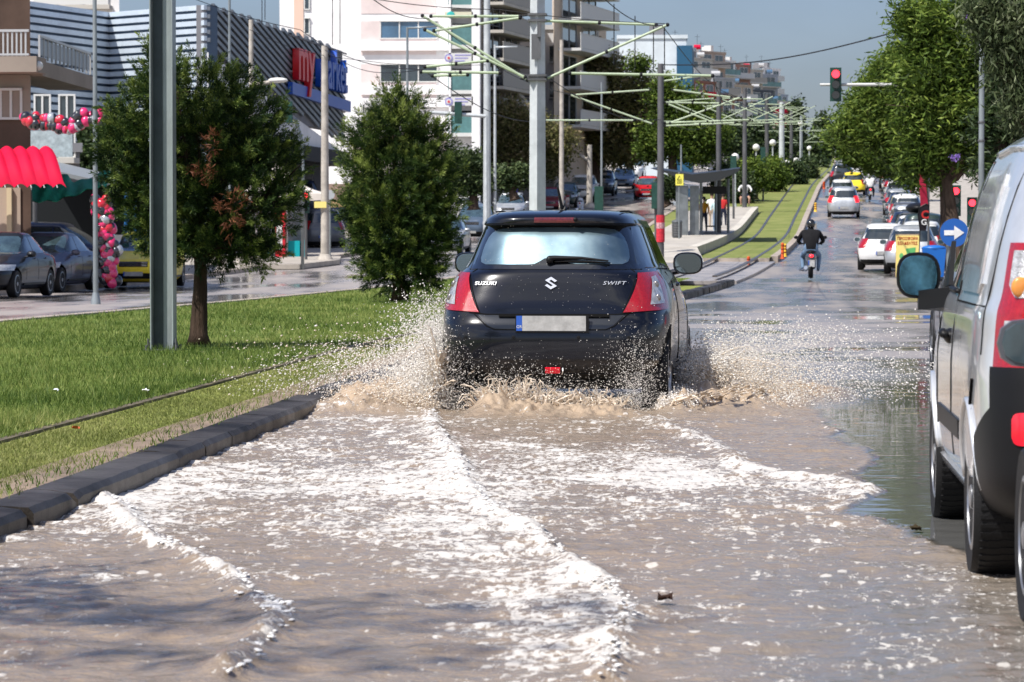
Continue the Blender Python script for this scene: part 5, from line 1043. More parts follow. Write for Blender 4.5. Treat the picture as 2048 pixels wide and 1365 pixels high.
# right side: jacaranda row
G6 = 'trees along the right pavement'
def rtree(lb, u, Y, vt, lob, n, lm=jac, seed=0, sz=1, bright=0, r0=.16, lean=0, nl=16, up=.25):
    Lq = lobes_px(lob, Y, .9); s = Y / FPX; b_ = W(u, 485, Y); b_[2] = float(ZG(Y)) + .1
    return tree('broadleaf_tree', lb, b_, W(u + lean, vt, Y), Lq, r0, lm, barkm, n, nl, .36 * sz, .20 * sz, .050 * sz, G6, tuft=False, seed=seed, bright=bright, fill=.3, up=up, per=3)
rtree('large green tree with forked brown trunk behind the tall grey lamp post', 1925, 78, 340, [(1880, 60, 75, 60), (1835, 40, 45, 40), (1930, 110, 90, 80), (1870, 150, 80, 60), (1990, 60, 70, 90), (1930, 220, 90, 60), (1860, 240, 60, 50), (2020, 200, 60, 90), (1850, 320, 45, 28), (1880, 290, 60, 40), (1990, 300, 60, 50)], 4300, seed=21, lean=-35)
rtree('green tree whose crown hangs over the red traffic light arm', 1890, 112, 330, [(1830, 130, 60, 45), (1790, 150, 45, 40), (1760, 200, 55, 50), (1820, 210, 60, 55), (1740, 250, 55, 40), (1800, 280, 65, 40), (1860, 230, 50, 80), (1700, 265, 35, 20), (1850, 340, 50, 35)], 3800, seed=22, sz=1.15, bright=.04)
rtree('tree leaning low over the parked cars in the middle of the row', 1850, 150, 350, [(1740, 225, 45, 30), (1720, 270, 45, 28), (1690, 275, 35, 18), (1770, 310, 55, 30), (1720, 305, 40, 20), (1830, 330, 50, 32), (1800, 260, 50, 40)], 2400, seed=23, sz=1.5, bright=.03)
rtree('far tree at the end of the right pavement row', 1790, 215, 330, [(1740, 300, 40, 22), (1780, 270, 40, 40), (1770, 325, 35, 18), (1720, 285, 25, 18)], 1100, seed=24, sz=2.0)
rtree('olive grey tree with drooping leaves in the top right corner', 2075, 44, 300, [(2010, 40, 60, 50), (2040, 120, 50, 60), (1985, 10, 50, 30), (2050, 200, 30, 60), (2030, 40, 60, 90)], 1500, lm=olv, seed=25, sz=.62, bright=-.02, up=1.0, nl=18)
rtree('dark tree trunk and crown right of the grey lamp post', 1990, 62, 330, [(2010, 250, 50, 40), (2030, 180, 40, 60), (2000, 330, 40, 20)], 1100, lm=dkf, seed=26, sz=.8, r0=.2)
fb = None
for (u, v, Yq) in ((1937, 32, 76), (1911, 316, 76), (1560, 0, 0)):
    if Yq: V_, rn = spray_leaves(lobes_px([(u, v, 8, 7, -1)], Yq), 8, 14, .05, .06, .04, 0, False, seed=int(u)); o = quads_obj('blossom', V_, fl, None, rn); tag(o, 'purple blossom cluster ' + ('near the top of the lamp post' if v < 100 else 'hanging low beside the lamp post'), 'blossom')

# ------------------------------------------------------------------ poles, wires and lights
galv = mat('galvanised', (.27, .30, .31), .38, metal=.35, var=.35, vs=2.2, bump=.1, bs=60, stretch=(1, 1, .3))
galvd = mat('weathered_steel', (.13, .13, .135), .5, metal=.3, var=.35, vs=3, stretch=(1, 1, .3))
palep = mat('pale_steel', (.52, .55, .56), .4, metal=.1, var=.2, vs=2)
conc = mat('concrete_pole', (.46, .42, .37), .75, var=.3, vs=2.5, bump=.3)
insg = mat('green_insulator', (.42, .50, .34), .4, var=.15, vs=3)
wirem = mat('wire', (.02, .02, .022), .6)
tlg = mat('signal_green', (.015, .06, .045), .4, var=.3, vs=8)
# tall H section mast beside the near juniper
Y = 36.6; b_ = W(327, 703, Y); pl_ = thing('tram_mast', 'tall dark steel beam mast on the lawn beside the bushy juniper', 'mast', b_, 0, 'tram line masts')
mb = MB(); hh_ = 7.5; wv_ = .118
mb.box((-wv_, 0, hh_ / 2), (.012, .24, hh_)); mb.box((wv_, 0, hh_ / 2), (.012, .24, hh_)); mb.box((0, .03, hh_ / 2), (.224, .012, hh_)); mb.build('column', mat('mast_steel', (.33, .37, .37), .42, metal=.25, var=.4, vs=1.3, bump=.1, bs=50, stretch=(1, 1, .25)), pl_)
mb = MB(); mb.box((-.055, .016, hh_ / 2), (.10, .014, hh_)); mb.build('dark_strip', mat('mast_dark', (.045, .06, .065), .4, metal=.3, var=.4, vs=2), pl_)  # dark strip over the left half of the mast web
mb = MB(); mb.box((0, 0, .012), (.42, .40, .024)); 
for a in (-.16, .16):
    for c_ in (-.14, .14): mb.bar((a, c_, 0), (a, c_, .07), .014, 6)
mb.build('base_plate', galvd, pl_)
mb = MB()
for a in (-.15, .15): mb.prism([(a - .005, -.12, .02), (a - .005, -.12, .14), (a - .005, -.10, .14), (a - .005, .12, .02)], (.01, 0, 0))
mb.build('gusset', galvd, pl_)
def mast(u, Y, vt, wd, m, lb, arms=(), hv=(), X=None):
    x = WX(u, Y) if X is None else X; z = float(ZG(Y)) + .05; top = W(u, vt, Y)[2]; t = thing('tram_mast', lb, 'mast', (x, Y, z), 0, 'tram line masts'); mb = MB()
    if m is galvd or Y > 100: mb.tube([(0, 0, 0), (0, 0, (top - z))], [wd * .55, wd * .45], 10)
    else:
        mb.tube([(0, 0, 0), (0, 0, top - z)], [wd * .70, wd * .58], 4)
    mb.build('column', m, t, smooth='auto')
    if arms:
        for (u0, v0, u1, v1) in arms:
            mb = MB(); mc = MB()
            p = W(u0, v0, Y) - [x, Y, z]; q = W(u1, v1, Y) - [x, Y, z]; d = q - p; mb.tube([p, q], .029 if Y < 130 else .027, 8)
            oa = mb.build('insulated_arm', insg, t, smooth='auto')
            for f in (0, .5, 1): mc = MB(); mc.ball(p + d * f, .045, 8, 6); mc.build('clamp', wirem, oa, smooth='auto')
        mc = MB()
        for (u0, v0, u1, v1) in hv: mc = MB(); mc.bar(W(u0, v0, Y) - [x, Y, z], W(u1, v1, Y) - [x, Y, z], .02, 6); mc.build('bracket', wirem, t)
    mb = MB()
    for vq in (30, 42, 152, 160):
        if Y == 75: mb = MB(); q = W(u, vq, Y)[2] - z; mb.box((0, 0, q), (wd * 1.5, wd * 1.5, .05)); mb.build('mast_clamp', galvd, t)
    if Y == 75: mb = MB(); mb.box((-.02, -.2, W(u, 95, Y)[2] - z), (.2, .06, .55)); mb.build('cable_box', galvd, t); mb = MB(); mb.box((.05, -.24, W(u, 62, Y)[2] - z), (.08, .08, .3)); mb.build('cable_box', galvd, t)
    return t
mast(1075, 75, -60, .27, palep, 'thick pale steel mast rising behind the roof of the black hatchback', [(845, 32, 1055, 160), (850, 60, 1050, 155), (862, 33, 1040, 33), (868, 62, 1040, 36), (842, 144, 1000, 146), (850, 134, 975, 122), (1086, 42, 1312, 50), (1092, 158, 1335, 50), (1140, 147, 1425, 152), (865, 152, 935, 150)], [(1040, 33, 1062, 30), (1040, 158, 1062, 158), (1086, 42, 1100, 42)])
mast(1321, 115, 128, .23, galvd, 'slim dark mast with red stickers at the platform end', [(1090, 241, 1268, 241), (1140, 190, 1305, 248), (1150, 190, 1300, 180), (1322, 163, 1405, 152), (1330, 246, 1500, 240), (1340, 246, 1482, 195), (1335, 208, 1425, 245), (1345, 180, 1462, 195), (1330, 205, 1440, 207), (1330, 252, 1470, 246)])
A3 = lambda u, v0, k, s: [(u - 120 * k, v0, u - 6, v0 + 2 * k), (u - 100 * k, v0 - 42 * k, u - 8, v0 - 2), (u - 90 * k, v0 - 40 * k, u - 8, v0 - 46 * k), (u + 6, v0, u + 130 * k, v0 - 3 * k), (u + 8, v0 - 4 * k, u + 110 * k, v0 - 50 * k), (u + 6, v0 - 46 * k, u + 90 * k, v0 - 44 * k), (u + 6, v0 - 44 * k, u + 80 * k, v0 - 14 * k)]
mast(1437, 155, 165, .24, galvd, 'dark mast just left of the tram shelter gable', A3(1437, 243, 1.0, 1))
mast(1489, 195, 178, .26, galvd, 'dark mast behind the cyclist hedge', A3(1489, 247, .85, 1))
mast(1533, 235, 190, .28, galvd, 'dark mast two to the left of the pale crest mast', A3(1533, 250, .72, 1))
mast(1563, 262, 205, .42, palep, 'thick pale mast before the crest of the tram line', A3(1563, 243, .62, 1))
mast(1582, 300, 222, .3, galvd, 'thin mast just right of the thick pale crest mast', A3(1582, 262, .55, 1))
mast(1602, 345, 232, .3, galv, 'farthest tram mast at the crest', A3(1602, 285, .5, 1))
# lamp posts and slim poles
def pole(name, lb, u, Y, vt, r, m, vb=None, group=None, cap=None, X=None, cat='pole', curve=None):
    b_ = W(u, 485, Y); b_[2] = (float(ZG(Y)) + .1) if vb is None else W(u, vb, Y)[2]; tp = W(u, vt, Y)[2] - b_[2]; t = thing(name, lb, cat, b_, 0, group); mb = MB()
    P = [(0, 0, 0), (0, 0, tp)]; mb.tube(P, [r, r * .75], 12); mb.build('shaft', m, t, smooth='auto')
    mb = MB(); mb.lathe((0, 0, 0), [(r * 1.9, 0), (r * 1.7, .12), (r * 1.1, .25)], 12); mb.build('base', m, t, smooth='auto')
    if curve:
        mb = MB(); mb.tube([np.array(W(a, b2, Y)) - b_ for a, b2 in curve], [r * .7] * (len(curve) - 1) + [r * .5], 8); mb.build('arm', m, t, smooth=True)
    return t, b_
t, b_ = pole('lamp_post', 'tall grey lamp post before the right hand trees', 1962, 60, -40, .055, galv, cat='lamp post')
mb = MB()
for vq in (30, 62, 92, 245, 282): z_ = W(1962, vq, 60)[2] - b_[2]; mb.lathe((0, 0, z_), [(.058, -.02), (.062, 0), (.058, .02)], 12)
mb.build('band', galvd, t)
pole('lamp_post', 'slim grey post left of the balloon column', 191, 70, -40, .055, galv, vb=610, cat='lamp post')
pole('lamp_post', 'pale grey post in front of the dark louvred facade', 460, 110, -40, .055, galv)
t, b_ = pole('street_lamp', 'concrete lamp pole with a long white lamp head over the louvred facade', 503, 112, 40, .10, conc, cat='street lamp', curve=[(503, 170), (530, 167), (560, 160)])
mb = MB(); p = W(556, 161, 112) - b_; mb.ball(p, (.33, .16, .09), 14, 8); mb.build('lamp_head', mat('lamp_white', (.72, .70, .66), .4), t, smooth=True)
t, b_ = pole('utility_pole', 'thick pale concrete pole beside the kiosk', 650, 118, 92, .15, conc, cat='pole')
mb = MB(); mb.box(W(642, 410, 118) - b_ + [0, -.2, 0], (.42, .03, .22)); mb.build('notice_plate', yel, t)
pole('utility_pole', 'white round pole between the juniper and the square mast', 974, 128, -60, .15, palep); 
pole('utility_pole', 'thin pale pole right of the white round pole', 990, 150, 90, .07, palep, curve=[(990, 95), (1035, 94)])
pole('utility_pole', 'thin pole standing out of the conical juniper', 815, 120, 55, .055, galv, curve=[(815, 57), (875, 53)])
pole('utility_pole', 'weathered pole left of the beige flats', 1123, 190, 80, .14, conc); pole('utility_pole', 'thick short pale trunk pole behind the white parked car', 1179, 205, 290, .19, conc, curve=[(1178, 322), (1158, 310)])
pole('street_lamp', 'curved white street lamp by the dark red sedan', 1203, 180, 165, .06, galv); pole('utility_pole', 'thin pole left of the tram shelter roof', 1362, 170, 290, .05, galv)
for i, (u, v0, Y) in enumerate([(1512, 300, 230), (1545, 290, 250), (1574, 330, 280), (1592, 325, 285), (1470, 320, 205), (1600, 250, 330), (1618, 300, 340)]):
    t, b_ = pole('street_lamp', ['white globe lamp on the hedge at the left of the pale mast', 'white globe lamp directly left of the thick pale mast', 'white globe lamp right of the thick pale mast', 'white globe lamp, second right of the thick pale mast', 'white globe lamp above the shelter roof end', 'tall globe lamp high between the far masts', 'globe lamp farthest along the crest'][i], u, Y, v0, .06, palep, group='globe lamps by the tram line', cat='street lamp'); mb = MB(); mb.ball((0, 0, W(u, v0, Y)[2] - b_[2] + .15), .24, 12, 8); mb.build('globe', mat('globe', (.75, .74, .7), .3), t, smooth=True)
t, b_ = pole('leaning_post', 'thin dark leaning post above the blue grey car', 968, 140, 375, .03, MATS['bark'], cat='post')
# traffic lights
def signal(t, p, sc=1.0, lit=None, back=False, off=-.12, m=None):
    h = .90 * sc; w2 = .30 * sc; mb = MB(); mb.box(p, (w2, .16 * sc, h)); mb.box(p + [0, -.085 * sc * (1 if not back else -1), 0], (w2 * 1.05, .01, h * 1.04))
    hd = mb.build('signal_head', m or tlg, t)
    for i in range(3):
        z = p + np.array([0, (-.10 if not back else .10) * sc, (.29 - .29 * i) * sc]); mb = MB(); mb.lathe(z, [(.11 * sc, -.01), (.10 * sc, .02)], 16, axis='y')
        on = lit == i; o = mb.build('lens', redon2 if on else mat('dark_lens', (.01, .016, .015), .2, coat=1), hd)
        mb = MB(); r = .125 * sc; tt = np.linspace(-.1, math.pi + .1, 12); Aq = np.array([[z + [r * math.cos(a), y_, r * math.sin(a)] for a in tt] for y_ in (0, (-.16 if not back else .16) * sc)]); mb.grid(Aq); mb.build('hood', tlg, hd)
redon2 = mat('red_light', (1, .03, .05), .3, emit=3.5)
Y = 82; p = W(1671, 170, Y); b_ = np.array([WX(1985, Y), Y, .12]); t = thing('traffic_light', 'traffic light showing red on a white arm against the sky', 'traffic light', b_)
mb = MB(); mb.tube([(0, 0, 0), (0, 0, p[2] - b_[2])], [.09, .07], 12); mb.build('mast', galvd, t, smooth='auto'); mb = MB(); q = W(1640, 170, Y) - b_; mb.tube([(0, 0, q[2]), q], [.05, .035], 10); mb.build('arm', mat('arm_white', (.62, .62, .6), .4), t, smooth='auto')
signal(t, p - b_ + [0, -.08, 0], .85, 0)
Y = 84; b_ = np.array([WX(1897, Y), Y, .12]); t = thing('traffic_light', 'roadside traffic light showing red in front of the right trees', 'traffic light', b_); mb = MB(); mb.bar((0, 0, 0), (0, 0, 1.9), .05); mb.build('mast', galv, t, smooth='auto'); signal(t, W(1911, 402, Y) - b_, .80, 0)
mb = MB(); mb.bar((0, 0, W(1, 400, Y)[2] - .12), (.2, 0, W(1, 400, Y)[2] - .12), .02); mb.build('bracket', galv, t)
Y = 78; b_ = np.array([WX(1955, Y), Y, .12]); t = thing('traffic_light', 'second roadside traffic light showing red close to the silver van', 'traffic light', b_); mb = MB(); mb.bar((0, 0, 0), (0, 0, 1.7), .05); mb.build('mast', galvd, t, smooth='auto'); signal(t, W(1944, 425, Y) - b_, .72, 0)
Y = 125; b_ = W(974, 485, Y); b_[2] = float(ZG(Y)); t = thing('traffic_light', 'unlit traffic light hanging from a white arm before the white building', 'traffic light', b_ + [0, -.3, 0]); b2 = np.array(t.location); mb = MB(); mb.tube([W(972, 233, Y) - b2, W(860, 225, Y) - b2], .07, 10); mb.tube([W(972, 233, Y) - b2, (0, .0, 0)], .06, 8); mb.build('arm', palep, t, smooth='auto'); signal(t, W(917, 226, Y) - b2 + [0, -.15, 0], .85, back=True)
Y = 112; b_ = W(605, 485, Y); b_[2] = float(ZG(Y)); t = thing('traffic_light', 'unlit traffic light on a curved grey pole under the louvred facade', 'traffic light', b_); mb = MB(); mb.tube([(0, 0, 0), W(606, 340, Y) - b_, W(603, 280, Y) - b_, W(592, 240, Y) - b_, W(560, 222, Y) - b_], .055, 10); mb.build('mast', galv, t, smooth=True); signal(t, W(579, 225, Y) - b_ + [0, -.15, 0], .75, back=True)
Y = 118; b_ = W(612, 485, Y); b_[2] = float(ZG(Y)); t = thing('traffic_light', 'small roadside traffic light showing red beside the kiosk', 'traffic light', b_); mb = MB(); mb.bar((0, 0, 0), (0, 0, 2.3), .05); mb.build('mast', galvd, t, smooth='auto'); signal(t, W(612, 405, Y) - b_ + [0, -.1, 0], .8, 0)
for i, (u, v, Y, lb) in enumerate([(1198, 400, 150, 'dark green traffic light seen from behind before the white parked car'), (1312, 392, 122, 'dark green signal box left of the slim mast with stickers'), (1467, 330, 178, 'green traffic light with pale lamp above the tram shelter'), (1526, 310, 215, 'green pair of signals on the far hedge mast')]):
    b_ = W(u, 485, Y); b_[2] = float(ZG(Y)); t = thing('traffic_light', lb, 'traffic light', b_); mb = MB(); mb.bar((0, 0, 0), (0, 0, W(u, v, Y)[2] - b_[2]), .06); mb.build('mast', galvd, t, smooth='auto'); signal(t, W(u, v, Y) - b_ + [0, -.15, 0], 1.25 if i == 0 else 1.0, back=True)
# overhead wires, each its own thing
def wire(lb, P, r=.012):
    Q = [np.array(p, float) for p in P]; out_ = []
    for a, b2 in zip(Q[:-1], Q[1:]):
        for t_ in np.linspace(0, 1, 24, endpoint=False): out_.append(a + (b2 - a) * t_ - np.array([0, 0, .35 * math.sin(math.pi * t_) * min(1, np.linalg.norm(b2 - a) / 25)]))
    out_.append(Q[-1]); b_ = out_[0]; mb = MB(); mb.tube([o_ - b_ for o_ in out_], r, 5); o = mb.build('overhead_wire', wirem); o.location = tuple(map(float, b_)); tag(o, lb, 'wire', 'overhead wires')
wire('black cable sagging across the sky to the right hand trees', [W(1328, 130, 118), W(1835, 52, 90)], .02)
for i, (lb, P) in enumerate([('contact wire above the left track, first span', [W(845, 140, 75), W(1090, 245, 115)]), ('upper catenary wire from the left frame edge to the arm tips', [W(700, -40, 60), W(858, 38, 75), W(1150, 190, 115)]), ('contact wire on the right arms of the square mast', [W(1180, -30, 60), W(1325, 52, 75), W(1480, 195, 115)]), ('wire running from the roof of the louvred building to the arm tip', [W(380, -5, 90), W(600, 60, 95), W(845, 140, 75)]), ('wire over the pink building front', [W(700, -10, 80), W(1000, 20, 76), W(1330, 48, 75)]), ('thin wire below the white sign with red dot', [W(500, 60, 110), W(650, 112, 118), W(975, 130, 128)]), ('wire crossing the concrete pole top', [W(650, 100, 118), W(845, 140, 76)]), ('wire from square mast to slim mast', [W(1088, 150, 75), W(1321, 240, 115), W(1437, 243, 155)]), ('wire between the dark masts', [W(1425, 152, 76), W(1462, 195, 115), W(1545, 200, 155)]), ('wire along the far masts', [W(1437, 205, 155), W(1489, 215, 195), W(1563, 215, 262), W(1610, 262, 345)])]): wire(lb, P, .010 if i else .012)
hw = {1228: 'nearest to the square mast on its right', 1270: 'second to the right of the square mast', 1307: 'just left of the right arm tip', 1329: 'at the very tip of the right arm', 665: 'above the blue sign letters', 680: 'above the end of the store sign', 524: 'left one over the store roof edge', 530: 'right one over the store roof edge'}
for (u, v0, v1) in ((1228, 8, 130), (1270, 32, 135), (1307, 48, 140), (1329, 55, 140), (665, -20, 90), (680, -20, 88), (524, -20, 50), (530, -20, 40)):
    wire('short hanger wire ' + hw[u], [W(u, v0, 76 if u > 1000 else 100), W(u, v1, 76 if u > 1000 else 100)], .012)
# ------------------------------------------------------------------ tram stop
st = 'structure'
def slab(name, r0, r1, z0, Y0, Y1, m): return strip(name, r0, r1, z0, Y0, Y1, m, 2, thick=.45)
slab('platform', -9.6, -6.0, .46, 124, 196, mat('platform_paving', (.48, .44, .38), .5, var=.25, vs=1))
strip('platform_edge', -6.35, -6.0, .468, 124, 196, mat('edge_white', (.6, .56, .48), .5, var=.2, vs=2), 2)
mb = MB(); x0 = OX(124); xs_ = [float(x0) - 9.6, float(x0) - 6.0]; mb.prism([(xs_[0], 124, float(ZG(124)) + .45), (xs_[1], 124, float(ZG(124)) + .45), (xs_[1] + .3, 119, float(ZG(119)) + .05), (xs_[0], 119, float(ZG(119)) + .05)], (0, 0, -.3)); tag(mb.build('ramp', MATS['platform_paving']), kind='structure')
dark = mat('shelter_steel', (.035, .038, .04), .4, metal=.3); glas = mat('shelter_glass', (.10, .11, .11), .08, spec=.8, coat=1, var=.3, vs=2)
Y = 150; bx = WX(1405, Y); bz = float(ZG(Y)) + .42; sh = thing('tram_shelter', 'dark tram shelter with a slanted winged roof on the platform', 'shelter', (bx, Y, bz))
mb = MB()
zt = W(1405, 372, Y)[2] - bz
for (u0, v0, u1, v1, y_) in ((1300, 330, 1392, 352, 0), (1375, 372, 1470, 335, 0), (1455, 332, 1478, 345, 0)): pass
roof = [W(1302, 338, Y), W(1385, 350, Y), W(1430, 345, Y), W(1480, 338, Y), W(1478, 344, Y), W(1440, 362, Y), W(1400, 368, Y), W(1372, 362, Y), W(1340, 350, Y)]
mb.prism([np.array(q) - [bx, Y, bz] + [0, -1, 0] for q in roof], (0, 9, .25)); mb.build('roof', dark, sh)
mb = MB(); mb.span((-1.15, -.6, 0), (-.62, .2, zt)); mb.span((-.55, -.3, 0), (-.15, .2, zt)); mb.build('ticket_panel', mat('panel_steel', (.22, .24, .25), .35, metal=.5, var=.3, vs=2), sh)
for i, xq in enumerate((-.1, .55, 1.1)):
    mb = MB(); mb.bar((xq, 3.0 + i, 0), (xq, 3.0 + i, zt + .4), .06); mb.build('post', galv, sh)
for i in range(3):
    mb = MB(); mb.span((-.05 - .02 * i, 1 + 2 * i, .25), (-.01 - .02 * i, 2.8 + 2 * i, zt - .2)); mb.build('glass_panel', glas, sh)
mb = MB(); mb.span((0, .2, zt - .35), (1.05, .3, zt - .02)); mb.build('display_board', blk, sh); mb = MB(); mb.lathe((.85, .1, zt + .35), [(.13, -.04), (.13, .04)], 20, axis='y'); mb.build('clock', mat('clock', (.6, .6, .45), .4), sh)
text_obj('display_lettering', '10:42  T5', .14, .002, Matrix.Translation((.5, .19, zt - .26)) @ XR, mat('led_amber', (.5, .16, .03), .5, emit=.4), sh) if False else None
mb = MB(); mb.span((.1, 4, .42), (.5, 7, .47)); mb.build('bench_seat', dark, sh)
tb = thing('litter_bin', 'grey ribbed litter bin before the tram shelter', 'bin', (WX(1354, 143), 143, float(ZG(143)) + .46)); mb = MB(); mb.lathe((0, 0, 0), [(.16, 0), (.2, .05), (.21, .62), (.23, .66), (.2, .72), (.08, .76)], 18); mb.build('bin_body', mat('bin_grey', (.10, .11, .12), .5), tb, smooth='auto'); mb = MB()
for q in range(5): mb.lathe((0, 0, .12 + q * .1), [(.215, -.02), (.222, 0), (.215, .02)], 18)
mb.build('rib', galvd, tb)
sg = thing('warning_sign', 'yellow warning sign on a thin post before the tram shelter', 'sign', (WX(1358, 141), 141, float(ZG(141)) + .46)); mb = MB(); mb.bar((0, 0, 0), (0, 0, W(1358, 345, 141)[2] - ZG(141) - .46), .03); mb.build('post', galv, sg); q = W(1359, 360, 141) - np.array(sg.location) + [0, -.05, 0]; mb = MB(); mb.box(q, (.32, .02, .46)); mb.build('sign_plate', mat('sign_yellow', (.78, .72, .12), .5), sg)
mb = MB(); mb.tube([q + [-.09, -.015, -.0], q + [0, -.015, .16], q + [.09, -.015, 0], q + [-.09, -.015, 0]], .012, 5)
for k_ in range(3): mb.box(q + [0, -.012, -.06 - .045 * k_], (.2, .004, .02))
mb.build('sign_print', blk, sg)
# red stickers on the slim mast
stk = thing('sticker', 'red and white stickers wrapped round the slim dark mast', 'sticker', (WX(1321, 115), 115, float(W(1, 455, 115)[2]))); mb = MB(); mb.lathe((0, 0, 0), [(.142, -.5), (.142, -.05)], 14); mb.lathe((0, 0, 0), [(.142, .15), (.142, .40)], 14); mb.build('red_wrap', mat('sticker_red', (.6, .04, .06), .5, var=.3, vs=12), stk); mb = MB(); mb.lathe((0, 0, 0), [(.143, -.05), (.143, .15)], 14); mb.build('pale_wrap', mat('sticker_pink', (.55, .30, .32), .5, var=.5, vs=14), stk)
# bollards at the crossing
red_b = mat('bollard_red', (.62, .10, .03), .5); yel_b = mat('bollard_yellow', (.78, .48, .05), .5)
for i, (u, v, h, m_, lb) in enumerate([(1497, 547, 34, red_b, 'orange ribbed bollard standing alone on the crossing'), (1565, 518, 32, red_b, 'orange bollard at the tip of the track lawn'), (1570, 514, 26, yel_b, 'short yellow post touching the orange bollard'), (1631, 424, 18, yel_b, 'yellow post on the kerb beside the silver car with lit lights'), (1648, 378, 14, red_b, 'small red bollard at the crest of the median kerb'), (662, 455, 30, red_b, 'red bollard beyond the kiosk in the side street')]):
    Yq = [117, 124, 125, 190, 250, 150][i]; s = Yq / FPX; b_ = W(u, v, Yq); t = thing('bollard', lb, 'bollard', b_, 0, 'bollards'); mb = MB(); H_ = h * s; rr = .055 * max(1, Yq / 150); mb.lathe((0, 0, 0), [(rr * 1.6, 0), (rr, .06), (rr, H_ * .95), (rr * .5, H_)], 12); mb.build('shaft', m_, t, smooth='auto'); mb = MB()
    for f in (.35, .6, .82): mb.lathe((0, 0, H_ * f), [(rr * 1.1, -.02), (rr * 1.1, .02)], 12)
    mb.build('band', mat('band_dark', (.25, .04, .02), .5), t)
# things on the right pavement
t = thing('direction_sign', 'round blue sign with white arrow beside the silver van', 'sign', (WX(1908, 66), 66, .12)); mb = MB(); mb.bar((0, 0, 0), (0, 0, 1.4), .03); mb.build('post', galv, t); q = W(1908, 466, 66) - np.array(t.location) + [0, -.05, 0]; mb = MB(); mb.lathe(q, [(.27, -.01), (.27, .01)], 32, axis='y'); mb.build('sign_plate', mat('sign_blue', (.015, .10, .38), .4), t)
mb = MB(); mb.prism([q + [a * .95, -.016, c_ * .95] for a, c_ in ((-.2, -.05), (-.2, .05), (.0, .05), (.0, .14), (.2, 0), (0, -.14), (0, -.05))], (0, -.004, 0)); o = mb.build('arrow', whitec, t)
t = thing('wheelie_bin', 'blue wheelie bin behind the black feather flag', 'bin', (WX(1868, 92), 92, .15)); t.scale = (.62, .62, .85); mb = MB(); mb.prism([(-.42, -.35, .1), (.42, -.35, .1), (.42, .35, .1), (-.42, .35, .1)], (0, 0, .02)); A = np.array([[(-.38, -.3, .12), (.38, -.3, .12), (.38, .3, .12), (-.38, .3, .12)], [(-.5, -.4, 1.1), (.5, -.4, 1.1), (.5, .4, 1.1), (-.5, .4, 1.1)]]); mb.grid(A, closed=True); mb.build('bin_body', mat('bin_blue', (.01, .13, .48), .4), t); mb = MB(); mb.ball((0, 0, 1.12), (.54, .44, .1), 16, 6); mb.build('lid', MATS['bin_blue'], t, smooth=True); mb = MB()
for a in (-.35, .35): mb.lathe((a, -.2, .08), [(.08, -.03), (.08, .03)], 12, axis='x')
mb.build('castor', rubber, t)
t = thing('feather_flag', 'black feather flag with white and red lettering before the blue bin', 'flag', (WX(1838, 95), 95, .15)); mb = MB(); pts = [W(1840, 462, 95), W(1836, 430, 95), W(1840, 415, 95), W(1852, 408, 95), W(1859, 412, 95), W(1858, 430, 95), W(1852, 462, 95)]; mb.prism([q_ - np.array(t.location) for q_ in pts], (0, .01, 0)); mb.build('flag_cloth', mat('flag_black', (.015, .012, .016), .7), t); mb = MB(); mb.tube([(-.02, 0, 0)] + [q_ - np.array(t.location) for q_ in pts[:5]], .015, 6); mb.build('pole', blk, t)
text_obj('lettering', 'G', .22, .002, Matrix.Translation(W(1848, 450, 94.95) - np.array(t.location)) @ XR, whitec, t, bold=.004); text_obj('lettering', 'C', .3, .002, Matrix.Translation(W(1850, 437, 94.95) - np.array(t.location)) @ XR, redc, t, bold=.01)
t = thing('banner', 'tall dark red banner hanging under the right hand trees', 'banner', (WX(1850, 98), 98, .15)); mb = MB(); p = np.array(t.location); A = [W(1838, 345, 98) - p, W(1850, 350, 98) - p, W(1858, 430, 98) - p, W(1842, 432, 98) - p]; mb.prism(A, (0, .02, 0)); mb.build('cloth', mat('banner_red', (.30, .015, .04), .8, var=.3, vs=4), t); mb = MB(); mb.bar((.1, .05, 0), (.1, .05, W(1, 340, 98)[2] - .15), .03); mb.build('pole', galvd, t)
# ------------------------------------------------------------------ buildings
def wallm(nm, c, var=.12): return mat('wall_' + nm, c, .8, var=var, vs=.6)
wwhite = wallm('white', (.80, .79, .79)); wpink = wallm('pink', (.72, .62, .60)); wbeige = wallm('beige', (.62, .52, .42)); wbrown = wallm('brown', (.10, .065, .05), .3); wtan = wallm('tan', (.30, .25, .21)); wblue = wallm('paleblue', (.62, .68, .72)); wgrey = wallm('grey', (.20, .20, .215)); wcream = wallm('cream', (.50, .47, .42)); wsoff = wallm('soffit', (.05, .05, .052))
wing = mat('window_glass', (.035, .05, .06), .08, spec=.8, coat=1, var=.5, vs=.5); wingb = mat('window_blue', (.07, .16, .27), .08, spec=.9, coat=1, var=.4, vs=.4); tealg = mat('teal_glass', (.10, .22, .22), .15, coat=.6, var=.3, vs=1); framew = mat('window_frame_white', (.62, .62, .60), .5); railw = mat('railing', (.5, .5, .5), .4, metal=.3); darkin = mat('recess_dark', (.015, .015, .016), .7)
louv = mat('louvre_silver', (.62, .70, .78), .35, metal=.25, var=.12, vs=1); louv_shade = mat('louvre_shade', (.15, .17, .20), .4, metal=.3, var=.2, vs=1); gap = mat('louvre_gap', (.09, .13, .19), .6)  # side louvres get a darker copy, the facade's shade put into the colour
